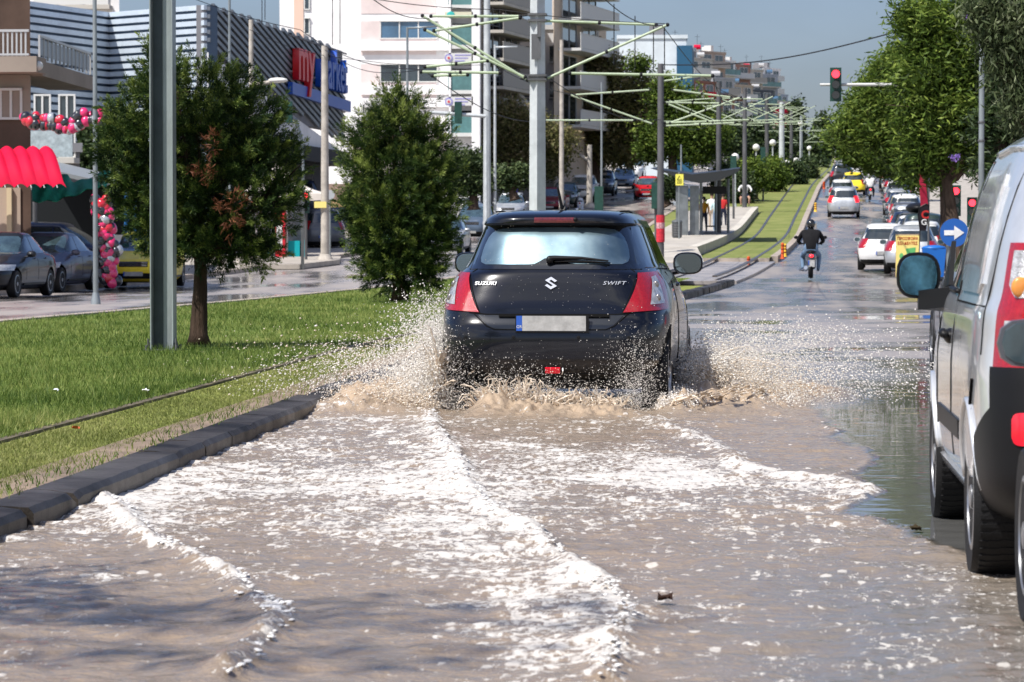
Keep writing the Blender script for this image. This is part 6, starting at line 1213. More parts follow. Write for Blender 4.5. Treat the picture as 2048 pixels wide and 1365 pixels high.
class Facade:
    """plane through photo columns ua@Ya and ub@Yb; coordinates s along it, z up"""
    def __init__(s, t, ua, Ya, ub, Yb):
        s.t = t; s.a = W(ua, 485, Ya); s.b = W(ub, 485, Yb); s.a[2] = s.b[2] = 0; d = s.b - s.a; s.L = np.linalg.norm(d); s.d = d / s.L; s.n = np.array([s.d[1], -s.d[0], 0]); s.o = np.array(t.location)
        if s.n[1] > 0 and abs(s.n[1]) > .05: s.n = -s.n
    def p(s, q, z, out=0): return s.a + s.d * q + s.n * out + [0, 0, z]
    def uv(s, u, v):
        """photo pixel to (s, z) on the plane"""
        r = CR @ np.array([u - CX, -(v - CY), -FPX]); c = np.array([0, 0, CAMZ]); k = ((s.a - c) * [1, 1, 0]) @ s.n / (r @ s.n); h = c + r * k; return float((h - s.a) @ s.d), float(h[2])
    def slab(s, mb, q0, q1, z0, z1, o0, o1, m=0):
        P = [s.p(q0, z0, o0), s.p(q1, z0, o0), s.p(q1, z0, o1), s.p(q0, z0, o1)]; mb.prism([x - s.o for x in P], (0, 0, z1 - z0), m)
    def poly(s, mb, pts, o0, o1, m=0): mb.prism([s.p(q, z, o0) - s.o for q, z in pts], s.n * (o1 - o0), m)
    def window(s, q0, q1, z0, z1, n=1, gl=None, sill=True, fr=.06):
        mb = MB(); f = fr
        s.slab(mb, q0, q1, z1 - f, z1, .01, .09); s.slab(mb, q0, q1, z0, z0 + f, .01, .09 if not sill else .16)
        for i in range(n + 1): c = q0 + (q1 - q0 - f) * i / n; s.slab(mb, c, c + f, z0 + f, z1 - f, .01, .085)
        o = mb.build('window', framew, s.t); mb = MB(); s.slab(mb, q0 + f * .5, q1 - f * .5, z0 + f * .5, z1 - f * .5, .0, .035); mb.build('pane', gl or wing, o)
    def wpx(s, u0, v0, u1, v1, **k): a = s.uv(u0, v1); b2 = s.uv(u1, v0); s.window(min(a[0], b2[0]), max(a[0], b2[0]), a[1], b2[1], **k)
def block(lb, ua, Ya, ub, Yb, vt, depth, m, name='apartment_building', z0=None, cat='building', group=None, skew=True):
    b_ = W((ua + ub) / 2, 485, (Ya + Yb) / 2); b_[2] = float(ZG(min(Ya, Yb))) - .2; t = thing(name, lb, cat, b_, 0, group); f = Facade(t, ua, Ya, ub, Yb); zt = W(ua, vt, Ya)[2]; mb = MB(); sk = f.b / np.linalg.norm(f.b[:2]) * depth if skew else -f.n * depth; sk = np.array([sk[0] - (.3 if skew else 0), sk[1], 0]); P = [f.p(0, b_[2]), f.p(f.L, b_[2]), f.p(f.L, b_[2]) + sk, f.p(0, b_[2]) + sk]; mb.prism([x - f.o for x in P], (0, 0, zt - b_[2])); mb.build('wall', m, t); mb = MB(); P = [f.p(-.12, zt + .003, .12), f.p(f.L + .12, zt + .003, .12), f.p(f.L + .1, zt + .003) + sk, f.p(-.12, zt + .003) + sk]; mb.prism([x - f.o for x in P], (0, 0, .3)); mb.build('parapet', m, t); return t, f, zt
def balconies(f, q0, q1, zs, out=1.1, m=None, gl=None, rail=None, wcol=None, awn=None, nb=1):
    for z in zs:
        mb = MB(); f.slab(mb, q0, q1, z, z + .18, .003, out); o = mb.build('balcony', m or wcream, f.t); mb = MB(); f.slab(mb, q0 + .05, q1 - .05, z + .2, z + 1.1, out - .06, out - .02); f.slab(mb, q0 + .02, q1 - .02, z + 1.1, z + 1.16, out - .09, out); mb.build('railing', rail or framew, o)
        w_ = (q1 - q0) / nb
        for k in range(nb): f.window(q0 + w_ * k + w_ * .15, q0 + w_ * (k + 1) - w_ * .15, z + .2, z + 2.3, n=2, gl=gl, sill=False)
# brown building at the left edge with awning shop
t, f, zt = block('dark brown corner building with balcony at the left frame edge', -260, 84, 62, 84, -60, 12, wbrown)
def px(f, u, v): return f.uv(u, v)
mb = MB(); a = px(f, -200, 240); b2 = px(f, 62, 150); f.slab(mb, a[0], f.L + .01, a[1], b2[1], .003, .06); mb.build('wall_panel', wtan, t)
f.wpx(0, 235, 46, 182, n=2, gl=tealg); 
a = px(f, -200, 150); b2 = px(f, 62, 118); mb = MB(); f.slab(mb, a[0], f.L + .4, a[1], b2[1], .003, 1.2); o = mb.build('balcony', wtan, t)
mb = MB(); z0 = b2[1]; z1 = px(f, 0, 70)[1]
for i in range(24): q = f.L + .1 - .11 * i; f.slab(mb, q, q + .04, z0, z1, 1.1, 1.14)
f.slab(mb, f.L - 2.8, f.L + .2, z1, z1 + .06, 1.08, 1.16); f.slab(mb, f.L - 2.8, f.L + .2, z0 + .02, z0 + .07, 1.08, 1.16); mb.build('railing', railw, o)
# side balcony reaching out over the pavement, receding
mb = MB(); f2 = Facade(t, 62, 84, 165, 92); z0 = W(62, 152, 84)[2]; z1 = W(62, 118, 84)[2]; f2.slab(mb, 0, f2.L, z0, z1 - .05, -.9, .3); o = mb.build('balcony', wtan, t); mb = MB(); zr = W(62, 70, 84)[2]
f2.slab(mb, 0, f2.L, zr - .06, zr, .2, .26)
for i in range(14): q = f2.L * i / 13; f2.slab(mb, q - .02, q + .02, z1, zr, .2, .25)
mb.build('railing', railw, o); mb = MB(); f2.slab(mb, .1, f2.L - .1, z1 + .1, zr - .1, .21, .225); mb.build('rail_panel', mat('rail_mesh', (.30, .33, .36), .4, metal=.3), o)
mb = MB(); mb.ball(W(66, 128, 83) - f.o, (.12, .12, .12)); mb.ball(W(76, 132, 83) - f.o, (.13, .13, .12)); mb.build('flood_lamp', framew, t, smooth=True)
mb = MB(); a = px(f, 62, 300); b2 = px(f, 0, 240)
for i in range(9): f.slab(mb, f.L - 2.9 + i * .2, f.L - 2.78 + i * .2, a[1] + .3, b2[1] - .1, .05, .3)
mb.build('pipework', mat('pipe_dark', (.06, .03, .04), .2, metal=.6), t, smooth=False)
mb = MB(); a = px(f, -200, 520); b2 = px(f, 48, 376); f.slab(mb, a[0], f.L - .25, a[1], b2[1], .0, .05); mb.build('shop_front', mat('shop_plaster', (.38, .30, .24), .7), t)
mb = MB(); q = px(f, 16, 400)[0]; f.slab(mb, q, q + .12, a[1], b2[1], .05, .16); mb.build('door_post', mat('cream_post', (.55, .45, .3), .6), t)
# lower flat parapet of the neighbour with pale railing
t, f, zt = block('low grey building with pale balcony railing beneath the balloon arch', 62, 113, 160, 113, 305, 6, wgrey, 'low_building')
a = px(f, 60, 328); b2 = px(f, 160, 305); balconies(f, .0, f.L, [a[1]], 1.0, wcream, rail=mat('rail_pale', (.36, .42, .44), .5, var=.3, vs=5), nb=2)
# awning: scalloped red canopy
red_a = mat('awning_red', (.60, .006, .045), .7, var=.1, vs=3); t = thing('awning', 'bright red scalloped awning over the shop at the left frame edge', 'awning', W(40, 340, 80)); o_ = np.array(t.location); mb = MB()
for k in range(-3, 5):
    u0 = 14 + k * 26 - 30; A = []
    for j, (dv, out) in enumerate(((300, 0), (312, .5), (335, .95), (362, 1.15), (376, 1.18))):
        row = []
        for i in range(7): f_ = i / 6; u = u0 - 10 + (j * 7) + f_ * 27; row.append(W(u, dv - 8 * math.sin(math.pi * f_) + 0, 83 - out) - o_)
        A.append(row)
    mb.grid(np.array(A))
mb.build('canopy_cloth', red_a, t, smooth='auto'); mb = MB()
for k in range(-3, 5): u0 = 14 + k * 26 - 3; mb.tube([W(u0 - 30, 300, 83) - o_, W(u0 - 12, 335, 82.05) - o_, W(u0, 376, 81.8) - o_], .015, 5)
mb.build('frame', MATS['railing'], t)
# green tarpaulin on a dark open shed
t = thing('tarpaulin', 'bright green tarpaulin sagging between the awning and the grey post', 'tarpaulin', W(140, 370, 88)); o_ = np.array(t.location); mb = MB(); A = []
top = [(62, 352), (100, 338), (135, 352), (150, 366), (190, 350), (228, 338)]; bot = [(65, 402), (100, 404), (130, 396), (165, 385), (200, 372), (212, 372)]
for j in range(9):
    row = []
    for i in range(31):
        f_ = i / 30 * 5; k = min(4, int(f_)); r_ = f_ - k; a = np.array(top[k]) * (1 - r_) + np.array(top[k + 1]) * r_; b2 = np.array(bot[k]) * (1 - r_) + np.array(bot[k + 1]) * r_; q = a + (b2 - a) * j / 8; row.append(W(q[0], q[1] + 3 * math.sin(i * .9), 90 - 2.2 * j / 8 + .15 * math.sin(i * 1.3 + j)) - o_)
    A.append(row)
A = np.array(A); mb.grid(A); mb.build('sheet', mat('tarp_green', (.02, .27, .14), .55, var=.15, vs=2), t, smooth=True)
mb = MB(); mb.tube(A[-1], .012, 5); mb.build('hem_rope', MATS['tarp_green'], t)
t = thing('market_shed', 'dark open shed with a corrugated roof and blue post beside the bushy juniper', 'shed', W(200, 520, 101)); o_ = np.array(t.location); mb = MB(); P = [W(60, 330, 100) , W(330, 392, 100), W(345, 380, 112), W(90, 318, 112)]; mb.prism([q - o_ for q in P], (0, 0, -.12)); mb.build('roof', mat('shed_roof', (.30, .32, .33), .5, metal=.3), t)
mb = MB(); a = W(60, 530, 110) - o_; b2 = W(290, 380, 110) - o_; mb.span((a[0], a[1], a[2]), (b2[0], b2[1] + .1, b2[2])); mb.build('back_wall', mat('shed_shade', (.012, .014, .016), .8), t)  # near-black wall colour carries the shade under the shed roof
for i, u in enumerate((70, 253, 270)):
    mb = MB(); a = W(u, 540, 99.5) - o_; b2 = W(u, 372, 99.5) - o_; mb.bar(a, b2, .07 if i < 2 else .04); mb.build('post', mat('post_blue', (.02, .13, .36), .5) if i else galvd, t)
mb = MB(); a = W(215, 535, 100.5) - o_; b2 = W(252, 470, 100.5) - o_; mb.span((a[0], a[1], a[2]), (b2[0], a[1] + .2, b2[2])); mb.build('plinth', wgrey, t)
# balloon column and arch: balloons in four colours
bal = [mat('balloon_pink', (.72, .02, .14), .15, coat=1), mat('balloon_black', (.015, .015, .02), .12, coat=1), mat('balloon_silver', (.52, .54, .56), .12, metal=.5, coat=1), mat('balloon_red', (.55, .01, .03), .15, coat=1)]
def balloons(name, lb, path, Y, r, n, rad):
    t = thing(name, lb, 'balloons', W(path[0][0], path[0][1], Y)); o_ = np.array(t.location); g = np.random.default_rng(5); mbs = [MB() for _ in bal]; P = np.array(path, float); L_ = np.r_[0, np.cumsum(np.hypot(*np.diff(P, axis=0).T))]
    for i in range(n):
        s = (i + g.random() * .6) / n * L_[-1]; band = int(s / L_[-1] * len(path) * 1.4 + .3 * g.random()) % 2; u = np.interp(s, L_, P[:, 0]); v = np.interp(s, L_, P[:, 1]); th = g.random() * 2 * math.pi; c = W(u + rad * math.cos(th) * .8, v + rad * math.sin(th) * .5, Y) + [0, -abs(math.sin(th)) * .1, 0]
        k = (g.choice([0, 3, 0, 1]) if band == 0 else g.choice([1, 2, 1, 1])); mbs[k].ball(c - o_, r * g.uniform(.8, 1.15) * np.array([1, 1, 1.08]), 12, 8)
    for k, q in enumerate(mbs): q.build('balloon', bal[k], t, smooth=True, label=['shiny pink balloons', 'black balloons', 'silver balloons', 'red balloons'][k])['kind'] = 'stuff'
balloons('balloon_arch', 'arm of pink, black and silver balloons stretching out from the brown building', [(58, 235), (80, 245), (110, 245), (130, 255), (150, 248), (170, 235), (190, 232), (208, 240)], 80, .115, 110, 16)
balloons('balloon_column', 'column of pink, black and silver balloons beside the slim grey post', [(203, 396), (206, 430), (210, 455), (208, 480), (222, 500), (216, 525), (212, 545), (224, 562)], 84, .125, 105, 17)
# louvred store
t = thing('louvred_store', 'large store with folded silver louvres, shaded slanted side and red and blue sign', 'store', W(380, 500, 130)); t.location.z = float(ZG(128)); ztop = 10.15
fa_ = Facade(t, 40, 124, 218, 131); fb_ = Facade(t, 218, 131, 415, 127); fc_ = Facade(t, 415, 127, 686, 158)
for f in (fa_, fb_): f.n = np.array([-f.d[1], f.d[0], 0]) if np.array([-f.d[1], f.d[0], 0])[1] < 0 else np.array([f.d[1], -f.d[0], 0])
fc_.n = np.array([fc_.d[1], -fc_.d[0], 0]); zb = float(ZG(128))
mb = MB()
for f in (fa_, fb_): f.slab(mb, 0, f.L, zb, ztop - .1, -.5, 0)
mb.build('wall', gap, t); mb = MB(); fc_.slab(mb, 0, fc_.L, 6.3, ztop - .1, -.4, -.02); mb.build('wall', wgrey, t, label='side wall coloured dark for shade')
for f in (fa_, fb_):
    mb = MB(); z = 3.6
    while z < ztop: f.slab(mb, 0 if f is fb_ else 0, f.L - (.002 if f is fa_ else 0), z, z + .18, .0, .14); z += .285
    o = mb.build('louvre', louv, t); 
mb = MB(); zl = lambda q: 8.35 - .088 * q
for k in range(40):
    c = 14.2 - k * .29; q0 = 0.0; pts = []
    # slat line z = c - .16 s, kept above the slanted edge
    qs = np.linspace(0, fc_.L, 80); zz = c - .16 * qs; ok = (zz < ztop - .1) & (zz > zl(qs) + .05)
    if ok.sum() > 2: a, b2 = qs[ok][0], qs[ok][-1]; fc_.poly(mb, [(a, c - .16 * a), (b2, c - .16 * b2), (b2, c - .16 * b2 + .15), (a, c - .16 * a + .15)], .0, .12)
mb.build('louvre', louv_shade, t, label='slanted louvres coloured dark for shade'); mb = MB(); qs = [1.6, fc_.L]; fc_.poly(mb, [(0, 8.3), (fc_.L, zl(fc_.L) - .3), (fc_.L, 5.4), (0, 5.4)], .0, .05); mb.build('wall_panel', wwhite, t)
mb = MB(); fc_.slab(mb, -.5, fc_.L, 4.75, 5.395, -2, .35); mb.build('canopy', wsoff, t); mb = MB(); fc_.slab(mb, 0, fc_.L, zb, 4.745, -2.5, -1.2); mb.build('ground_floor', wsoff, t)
for i in range(6): mb = MB(); q = 2 + i * fc_.L / 6.5; fc_.slab(mb, q, q + .35, zb, 4.74, -.5, -.15); mb.build('column', wgrey, t)
for i in range(5): q = 2.8 + i * fc_.L / 6.5; mb = MB(); fc_.slab(mb, q, q + 2.6, zb + .3, 4.2, -1.19, -1.12); mb.build('window', wing, t)
# sign
q0 = fc_.uv(571, 100)[0]; q1 = fc_.uv(687, 100)[0]; sc_ = (q1 - q0); Mx = Matrix(((fc_.d[0], 0, fc_.n[0], 0), (fc_.d[1], 0, fc_.n[1], 0), (0, 1, 0, 0), (0, 0, 0, 1)))
sr = mat('sign_red', (.62, .015, .02), .35, emit=0); sb = mat('sign_blue_paint', (.012, .08, .45), .35)
def ptext(s, q, z, size, m, hx, bold=.06):
    o = text_obj('sign_letter', s, size, .14, Matrix.Translation(fc_.p(q, z, .30) - fa_.o) @ Mx, m, t, sx=hx, bold=bold); return o
hS = 2.5; zS = 8.0
ptext('my', q0 + sc_ * .18, zS + .15, 2.7, sr, 1.25, .05); ptext('market', q0 + sc_ * .66, zS + .1, 2.5, sb, 1.0, .04)
mb = MB(); fc_.poly(mb, [(q0 - .2, zS - .55), (q1, zS - .75), (q1, zS - .25), (q0 - .2, zS - .05)], .14, .34); mb.build('sign_underline', sb, t)
mb = MB()
for z_ in (zS + .4, zS + 1.9): fc_.slab(mb, q0, q1, z_, z_ + .06, .10, .16)
mb.build('sign_rail', wgrey, t)
# roofs of lower flats behind the louvres
t, f, zt = block('pale upper storey with a railing above the louvred store', 60, 152, 240, 152, -60, 5, wwhite, 'rear_building'); balconies(f, .3, f.L - .3, [W(100, 12, 152)[2] - .2], .8, nb=3)
# white building with pink panels
t, f, zt = block('tall white building with pink panels and long blue windows', 560, 190, 905, 190, -90, 16, wwhite, 'office_building')
for (v0, v1) in ((190, 128), (102, 42), (20, -60)):
    a = f.uv(722, v0 + 12 if v0 > 150 else v0 + 8); b2 = f.uv(880, v1)
    mb = MB(); f.slab(mb, f.uv(722, 100)[0], f.L - .9, a[1], b2[1], .002, .03); mb.build('pink_panel', wpink, t)
for v0, v1, g_ in ((163, 130, wing), (76, 44, wingb)): f.wpx(760, v0 and v0, 876, v1, n=3, gl=g_)
f.wpx(1000, 1, 1001, 0) if False else None
for (v0, v1) in ((67, 38), (18, -40), (150, 120)): f.wpx(608, v0, 620, v1, gl=wing)
mb = MB(); 
for v in (102, 190, 215): z_ = f.uv(800, v)[1]; f.slab(mb, f.uv(722, 100)[0], f.L, z_, z_ + .5, .03, .25)
mb.build('cornice', wwhite, t)
mb = MB(); f.slab(mb, f.uv(588, 0)[0], f.uv(607, 0)[0], 12, 26, .01, .06); mb.build('pink_panel', mat('peach', (.72, .52, .42), .8), t)
mb = MB(); f.slab(mb, 4, f.L - .2, W(1, 345, 190)[2], W(1, 270, 190)[2], .01, .1); mb.build('pink_panel', wpink, t)
# balcony tower of the same block
t, f, zt = block('white balcony tower with teal glass railings and round red logo banners', 900, 188, 962, 188, -90, 10, wwhite, 'balcony_tower')
for (vs, vd) in ((90, 48), (180, 138), (265, 222), (10, -30)):
    a = f.uv(898, vs + 2); b2 = f.uv(948, vd); q0, q1 = a[0], b2[0]; mb = MB(); f.slab(mb, q0, q1, a[1], b2[1], .003, .03); mb.build('recess_shade', darkin, t)  # flat dark sheet stands in for the shaded balcony recess
    zz = a[1]; mb = MB(); f.slab(mb, q0, q1, zz, zz + 1.0, .65, .72); mb.build('railing', tealg, t); mb = MB(); f.slab(mb, q0, q1, zz + 1.0, zz + 1.08, .6, .75); f.slab(mb, q0, q1, zz - .2, zz, .03, .75); mb.build('balcony_slab', framew, t)
mb = MB(); f.slab(mb, f.L - .45, f.L, 3, 26, .003, .8); f.slab(mb, 0, .12, 3, 26, .003, .8); mb.build('column', wwhite, t)
logo_r = mat('logo_red', (.6, .08, .1), .5); logo_v = mat('logo_violet', (.30, .28, .55), .5)
for v in (118, 205):
    a = f.uv(892, v + 8); b2 = f.uv(948, v - 10); mb = MB(); f.slab(mb, a[0], b2[0], a[1], b2[1], .76, .80); bn = mb.build('banner', framew, t); c = f.p(f.uv(900, v)[0], f.uv(900, v)[1], .82) - f.o; mb = MB(); mb.lathe(c, [(.22, -.01), (.22, .01)], 18, axis='y'); mb.build('logo_ring', logo_v, bn); mb = MB(); mb.lathe(c + [0, -.02, 0], [(.14, -.01), (.14, .01)], 18, axis='y'); mb.build('logo_ground', framew, bn); mb = MB(); mb.lathe(c + [0, -.04, 0], [(.07, -.01), (.07, .01)], 12, axis='y'); mb.build('logo_dot', logo_r, bn)
    mb = MB()
    for k_ in range(3): f.slab(mb, f.uv(912, 0)[0], f.uv(944 - 6 * k_, 0)[0], b2[1] - .14 - .16 * k_, b2[1] - .08 - .16 * k_, .805, .815)
    mb.build('banner_print', logo_v, bn)
a = f.uv(892, 38); b2 = f.uv(948, 26); mb = MB(); f.slab(mb, a[0], b2[0], a[1], b2[1], .76, .80); bn = mb.build('banner', mat('banner_cream', (.62, .6, .45), .6), t); mb = MB(); mb.ball(f.p(f.uv(904, 0)[0], f.uv(904, 32)[1], .82) - f.o, (.22, .02, .18)); mb.build('logo_dot', mat('logo_teal', (.05, .42, .4), .5), bn, smooth=True)
# darker flats with awnings
t, f, zt = block('grey beige flats with sun blinds beside the white tower', 962, 205, 1040, 215, -80, 12, wallm('taupe', (.26, .235, .21)))
for v in (20, 75, 130, 185, 240): z_ = f.uv(1000, v)[1]; balconies(f, .4, f.L - .2, [z_], 1.3, wcream, rail=mat('rail_taupe', (.38, .36, .33), .6), nb=2)
mb = MB(); 
for (u, v) in ((1005, 165), (1020, 180), (1030, 30)): a = f.uv(u, v); mb.prism([f.p(a[0], a[1], .1) - f.o, f.p(a[0] + .9, a[1], .1) - f.o, f.p(a[0] + .9, a[1] - .9, 1.2) - f.o, f.p(a[0], a[1] - .9, 1.2) - f.o], (0, 0, .03))
mb.build('sun_blind', mat('blind', (.55, .52, .46), .7), t)
t, f, zt = block('low white house behind the square steel mast', 1030, 225, 1115, 225, 60, 10, wallm('offwhite', (.55, .56, .57)))
for k in range(3): f.window(.4 + k * .9, 1.0 + k * .9, f.uv(1, 130)[1], f.uv(1, 95)[1])
for k in range(3): f.window(.4 + k * .9, 1.0 + k * .9, f.uv(1, 200)[1], f.uv(1, 165)[1])
t, f, zt = block('beige flats with stacked balconies above the flowering trees', 1108, 220, 1190, 232, -80, 14, wbeige)
for v in (50, 110, 185, 260, -10): balconies(f, 1.2, f.L + .9, [f.uv(1150, v)[1]], 1.5, framew, rail=framew, nb=2)
t, f, zt = block('narrow beige stair wing right of the beige flats', 1188, 236, 1212, 238, 28, 8, wbeige)
f.window(.3, .6, f.uv(1200, 80)[1], f.uv(1200, 55)[1])
t, f, zt = block('pale blue blank side wall of a block beyond the trees', 1236, 290, 1372, 290, 78, 18, wblue)
mb = MB(); f.slab(mb, 2.6, 3.8, zt + .3, zt + 1.2, -6, -.5); mb.build('lift_housing', wgrey, t); mb = MB(); f.slab(mb, f.L - .8, f.L + .5, 6, zt - .6, -12, .35); mb.build('balcony_flank', mat('blue_flank', (.03, .10, .18), .5), t)
bl = [(1372, 1425, 300, 118, wcream), (1400, 1450, 315, 105, wallm('warm', (.45, .36, .30))), (1430, 1470, 330, 122, wwhite), (1450, 1500, 345, 130, wallm('rose', (.36, .22, .18))), (1480, 1525, 365, 140, wcream), (1500, 1555, 390, 150, wallm('greyblue', (.34, .37, .42))), (1525, 1560, 410, 138, wwhite), (1340, 1390, 305, 96, wallm('cool', (.42, .46, .50))), (1550, 1575, 470, 190, wallm('haze', (.40, .45, .52)))]
nm = ['pale', 'warm beige', 'white', 'rust coloured', 'cream', 'grey blue', 'narrow white', 'cool grey', 'hazy blue']; where = ['next to the pale blue side wall', 'with white balconies above the long cantilever arm', 'with green awning strip above the tram masts', 'in the middle of the distant row', 'right of the rust coloured one', 'near the end of the distant row', 'at the very end of the distant row', 'with rooftop tanks', 'farthest along the road']
for i, (u0, u1, Yq, vt, m_) in enumerate(bl):
    Yq = Yq * 1.9
    t, f, zt = block(f'{nm[i]} distant block of flats {where[i]}', u0, Yq, u1, Yq + 6, vt, 14, m_, group='distant blocks of flats')
    balconies(f, .3, f.L - .3, [zt - 2.6 - 2.9 * k for k in range(5)], 1.4, wcream if i % 2 else framew, rail=[framew, MATS['rail_taupe'], tealg][i % 3], nb=2)
    mb = MB(); g = np.random.default_rng(i)
    for k in range(3): q = g.uniform(.3, f.L - 1.2); w2 = g.uniform(.5, 1.1); f.slab(mb, q, q + w2, zt + .3, zt + g.uniform(.8, 2.0), -5 + k, -3.5 + k)
    mb.build('roof_housing', framew if i % 2 else wgrey, t)
    mb = MB(); q = f.p(g.uniform(1, f.L - 1), zt + 1.0, -1.5) - f.o; mb.lathe(q, [(.4, -.6), (.4, .6)], 12, axis='x'); mb.build('water_tank', [railw, red_a, wingb][i % 3], t, smooth='auto'); mb = MB(); mb.bar(q, q + [0, 0, 2.2], .03, 5); mb.bar(q + [-.5, 0, 1.8], q + [.5, 0, 1.8], .02, 4); mb.build('roof_aerial', wirem, t)
more = [(1255, 1300, 620, 128), (1300, 1345, 640, 140), (1345, 1380, 660, 132), (1385, 1430, 500, 165), (1425, 1468, 540, 158), (1462, 1505, 590, 172), (1500, 1545, 640, 182), (1540, 1580, 720, 205), (1395, 1440, 420, 205), (1440, 1490, 450, 198), (1488, 1530, 480, 212)]
tone = ['dusty white', 'ochre', 'slate', 'brick', 'light grey', 'buff', 'charcoal', 'ivory', 'stone', 'rust', 'blue grey']
tc_ = [(.55, .55, .54), (.42, .33, .22), (.16, .18, .22), (.28, .14, .10), (.40, .41, .43), (.45, .38, .30), (.10, .11, .13), (.60, .57, .50), (.33, .31, .28), (.24, .13, .09), (.24, .29, .36)]
for i, (u0, u1, Yq, vt) in enumerate(more):
    m_ = wallm('tier%d' % i, tc_[i]); t, f, zt = block(f'{tone[i]} hillside block of flats partly hidden behind trees and tram masts', u0, Yq, u1, Yq + 5, vt, 12, m_, group='hillside blocks of flats')
    balconies(f, .2, f.L - .2, [zt - 2.5 - 2.8 * k for k in range(5)], 1.3, [framew, wcream, wwhite][i % 3], rail=[MATS['rail_taupe'], framew, tealg, red_a][i % 4], nb=2)
    mb = MB(); mb.lathe(f.p(f.L * .5, zt + 1.0, -1.5) - f.o, [(.4, -.7), (.4, .7)], 12, axis='x'); mb.build('water_tank', [railw, wingb][i % 2], t, smooth='auto')
# low wall and brown shop left of the side street
t = thing('boundary_wall', 'low brown and buff wall beyond the kiosk', 'wall', W(690, 400, 175)); o_ = np.array(t.location); mb = MB(); a = W(640, 415, 175) - o_; b2 = W(730, 368, 175) - o_; mb.span((a[0], 0, a[2]), (b2[0], .6, b2[2])); mb.build('wall', mat('wall_rubble', (.30, .22, .18), .8, var=.4, vs=2), t); mb = MB(); a = W(640, 415, 174) - o_; b2 = W(740, 400, 174) - o_; mb.span((a[0], -1, a[2]), (b2[0], -.4, b2[2])); mb.build('coping', mat('coping_tan', (.50, .32, .18), .7), t)
mb = MB(); a = W(660, 455, 175) - o_; b2 = W(735, 414, 175) - o_; mb.span((a[0], -.1, a[2]), (b2[0], .5, b2[2])); mb.build('shutter', mat('shutter_blue', (.02, .025, .09), .5), t)
# kiosk with white tent roof
Y = 122; t = thing('kiosk', 'street kiosk with white tent roof, red post and teal crates', 'kiosk', W(590, 530, Y)); o_ = np.array(t.location); mb = MB(); tentm = mat('tent_white', (.66, .60, .54), .7, var=.1, vs=2)
pk = W(556, 322, Y + 1.2) - o_; c4 = [W(480, 382, Y) - o_, W(652, 388, Y) - o_, W(652, 386, Y + 2.6) - o_, W(480, 382, Y + 2.6) - o_]; N = 8
for i in range(4):
    a = c4[i]; b2 = c4[(i + 1) % 4]; A = []
    for j in range(N + 1):
        f_ = j / N; A.append([(a + (b2 - a) * k / 6) * (1 - f_) + pk * f_ + np.array([0, 0, -.25 * math.sin(math.pi * f_)]) for k in range(7)])
    mb.grid(np.array(A))
for i in range(4): a = c4[i]; b2 = c4[(i + 1) % 4]; mb.grid(np.array([[a + (b2 - a) * k / 6 - [0, 0, .22 + .04 * (k % 2)] for k in range(7)], [a + (b2 - a) * k / 6 for k in range(7)]]))
mb.build('tent_roof', tentm, t, smooth='auto')
mb = MB(); a = W(500, 528, Y + .6) - o_; b2 = W(546, 385, Y + 2.4) - o_; mb.span(a, (b2[0], b2[1], b2[2])); mb.build('booth', mat('booth_white', (.55, .54, .52), .5), t)
mb = MB(); a = W(552, 530, Y) - o_; b2 = W(571, 420, Y) - o_; mb.span((a[0], -.2, a[2]), (b2[0], .15, b2[2])); rp = mb.build('display_column', mat('kiosk_red', (.55, .015, .03), .4), t); mb = MB(); a = W(554, 500, Y) - o_; b2 = W(566, 450, Y) - o_; mb.span((a[0], -.21, a[2]), (b2[0], -.19, b2[2])); mb.build('column_panel', framew, rp)
mb = MB(); a = W(574, 482, Y + .8) - o_; b2 = W(602, 392, Y + .8) - o_; mb.span((a[0], .8, a[2]), (b2[0], .83, b2[2])); mb.build('plastic_side', mat('tent_plastic', (.28, .31, .33), .15, coat=1, var=.4, vs=3), t)
for u0, v0, u1, v1 in ((577, 522, 600, 482), (603, 522, 610, 480), (520, 528, 535, 505)):
    mb = MB(); a = W(u0, v0, Y + .2) - o_; b2 = W(u1, v1, Y + .2) - o_; mb.span((a[0], .1, a[2]), (b2[0], .7, b2[2])); mb.build('crate', mat('teal', (.01, .32, .36), .5), t)
mb = MB()
for u in (606, 574, 482, 650): mb.bar(W(u, 526, Y + .1) - o_, W(u, 386, Y + .1) - o_, .03, 6)
mb.build('tent_pole', framew, t)
t = thing('round_sign', 'grey round sign seen from behind beside the concrete pole', 'sign', W(660, 525, 119)); o_ = np.array(t.location); mb = MB(); mb.bar((0, 0, 0), W(660, 395, 119) - o_, .03); mb.build('post', galv, t); mb = MB(); mb.lathe(W(660, 390, 119) - o_ + [0, -.05, 0], [(.17, -.01), (.17, .01)], 20, axis='y'); mb.build('sign_plate', mat('sign_back', (.40, .42, .44), .5), t)
mb = MB(); P = [W(480, 560, 112), W(600, 548, 112), W(680, 533, 118), W(682, 524, 124), W(560, 522, 128), W(470, 522, 128)]; zz = .0
tag(MB().prism([(p[0], p[1], float(ZG(p[1])) + .0) for p in P], (0, 0, .16)).build('pavement', pave), kind='structure')
t = thing('banner', 'violet banner on a thin post behind the taxi sign', 'banner', W(1030, 400, 196)); o_ = np.array(t.location); mb = MB(); a = W(1024, 394, 196) - o_; b2 = W(1036, 370, 196) - o_; mb.span((a[0], 0, a[2]), (b2[0], .03, b2[2])); mb.build('cloth', mat('violet', (.14, .10, .50), .7), t); mb = MB(); mb.bar((a[0], .05, a[2] - .6), (a[0], .05, b2[2] + .1), .025); mb.build('pole', galv, t)
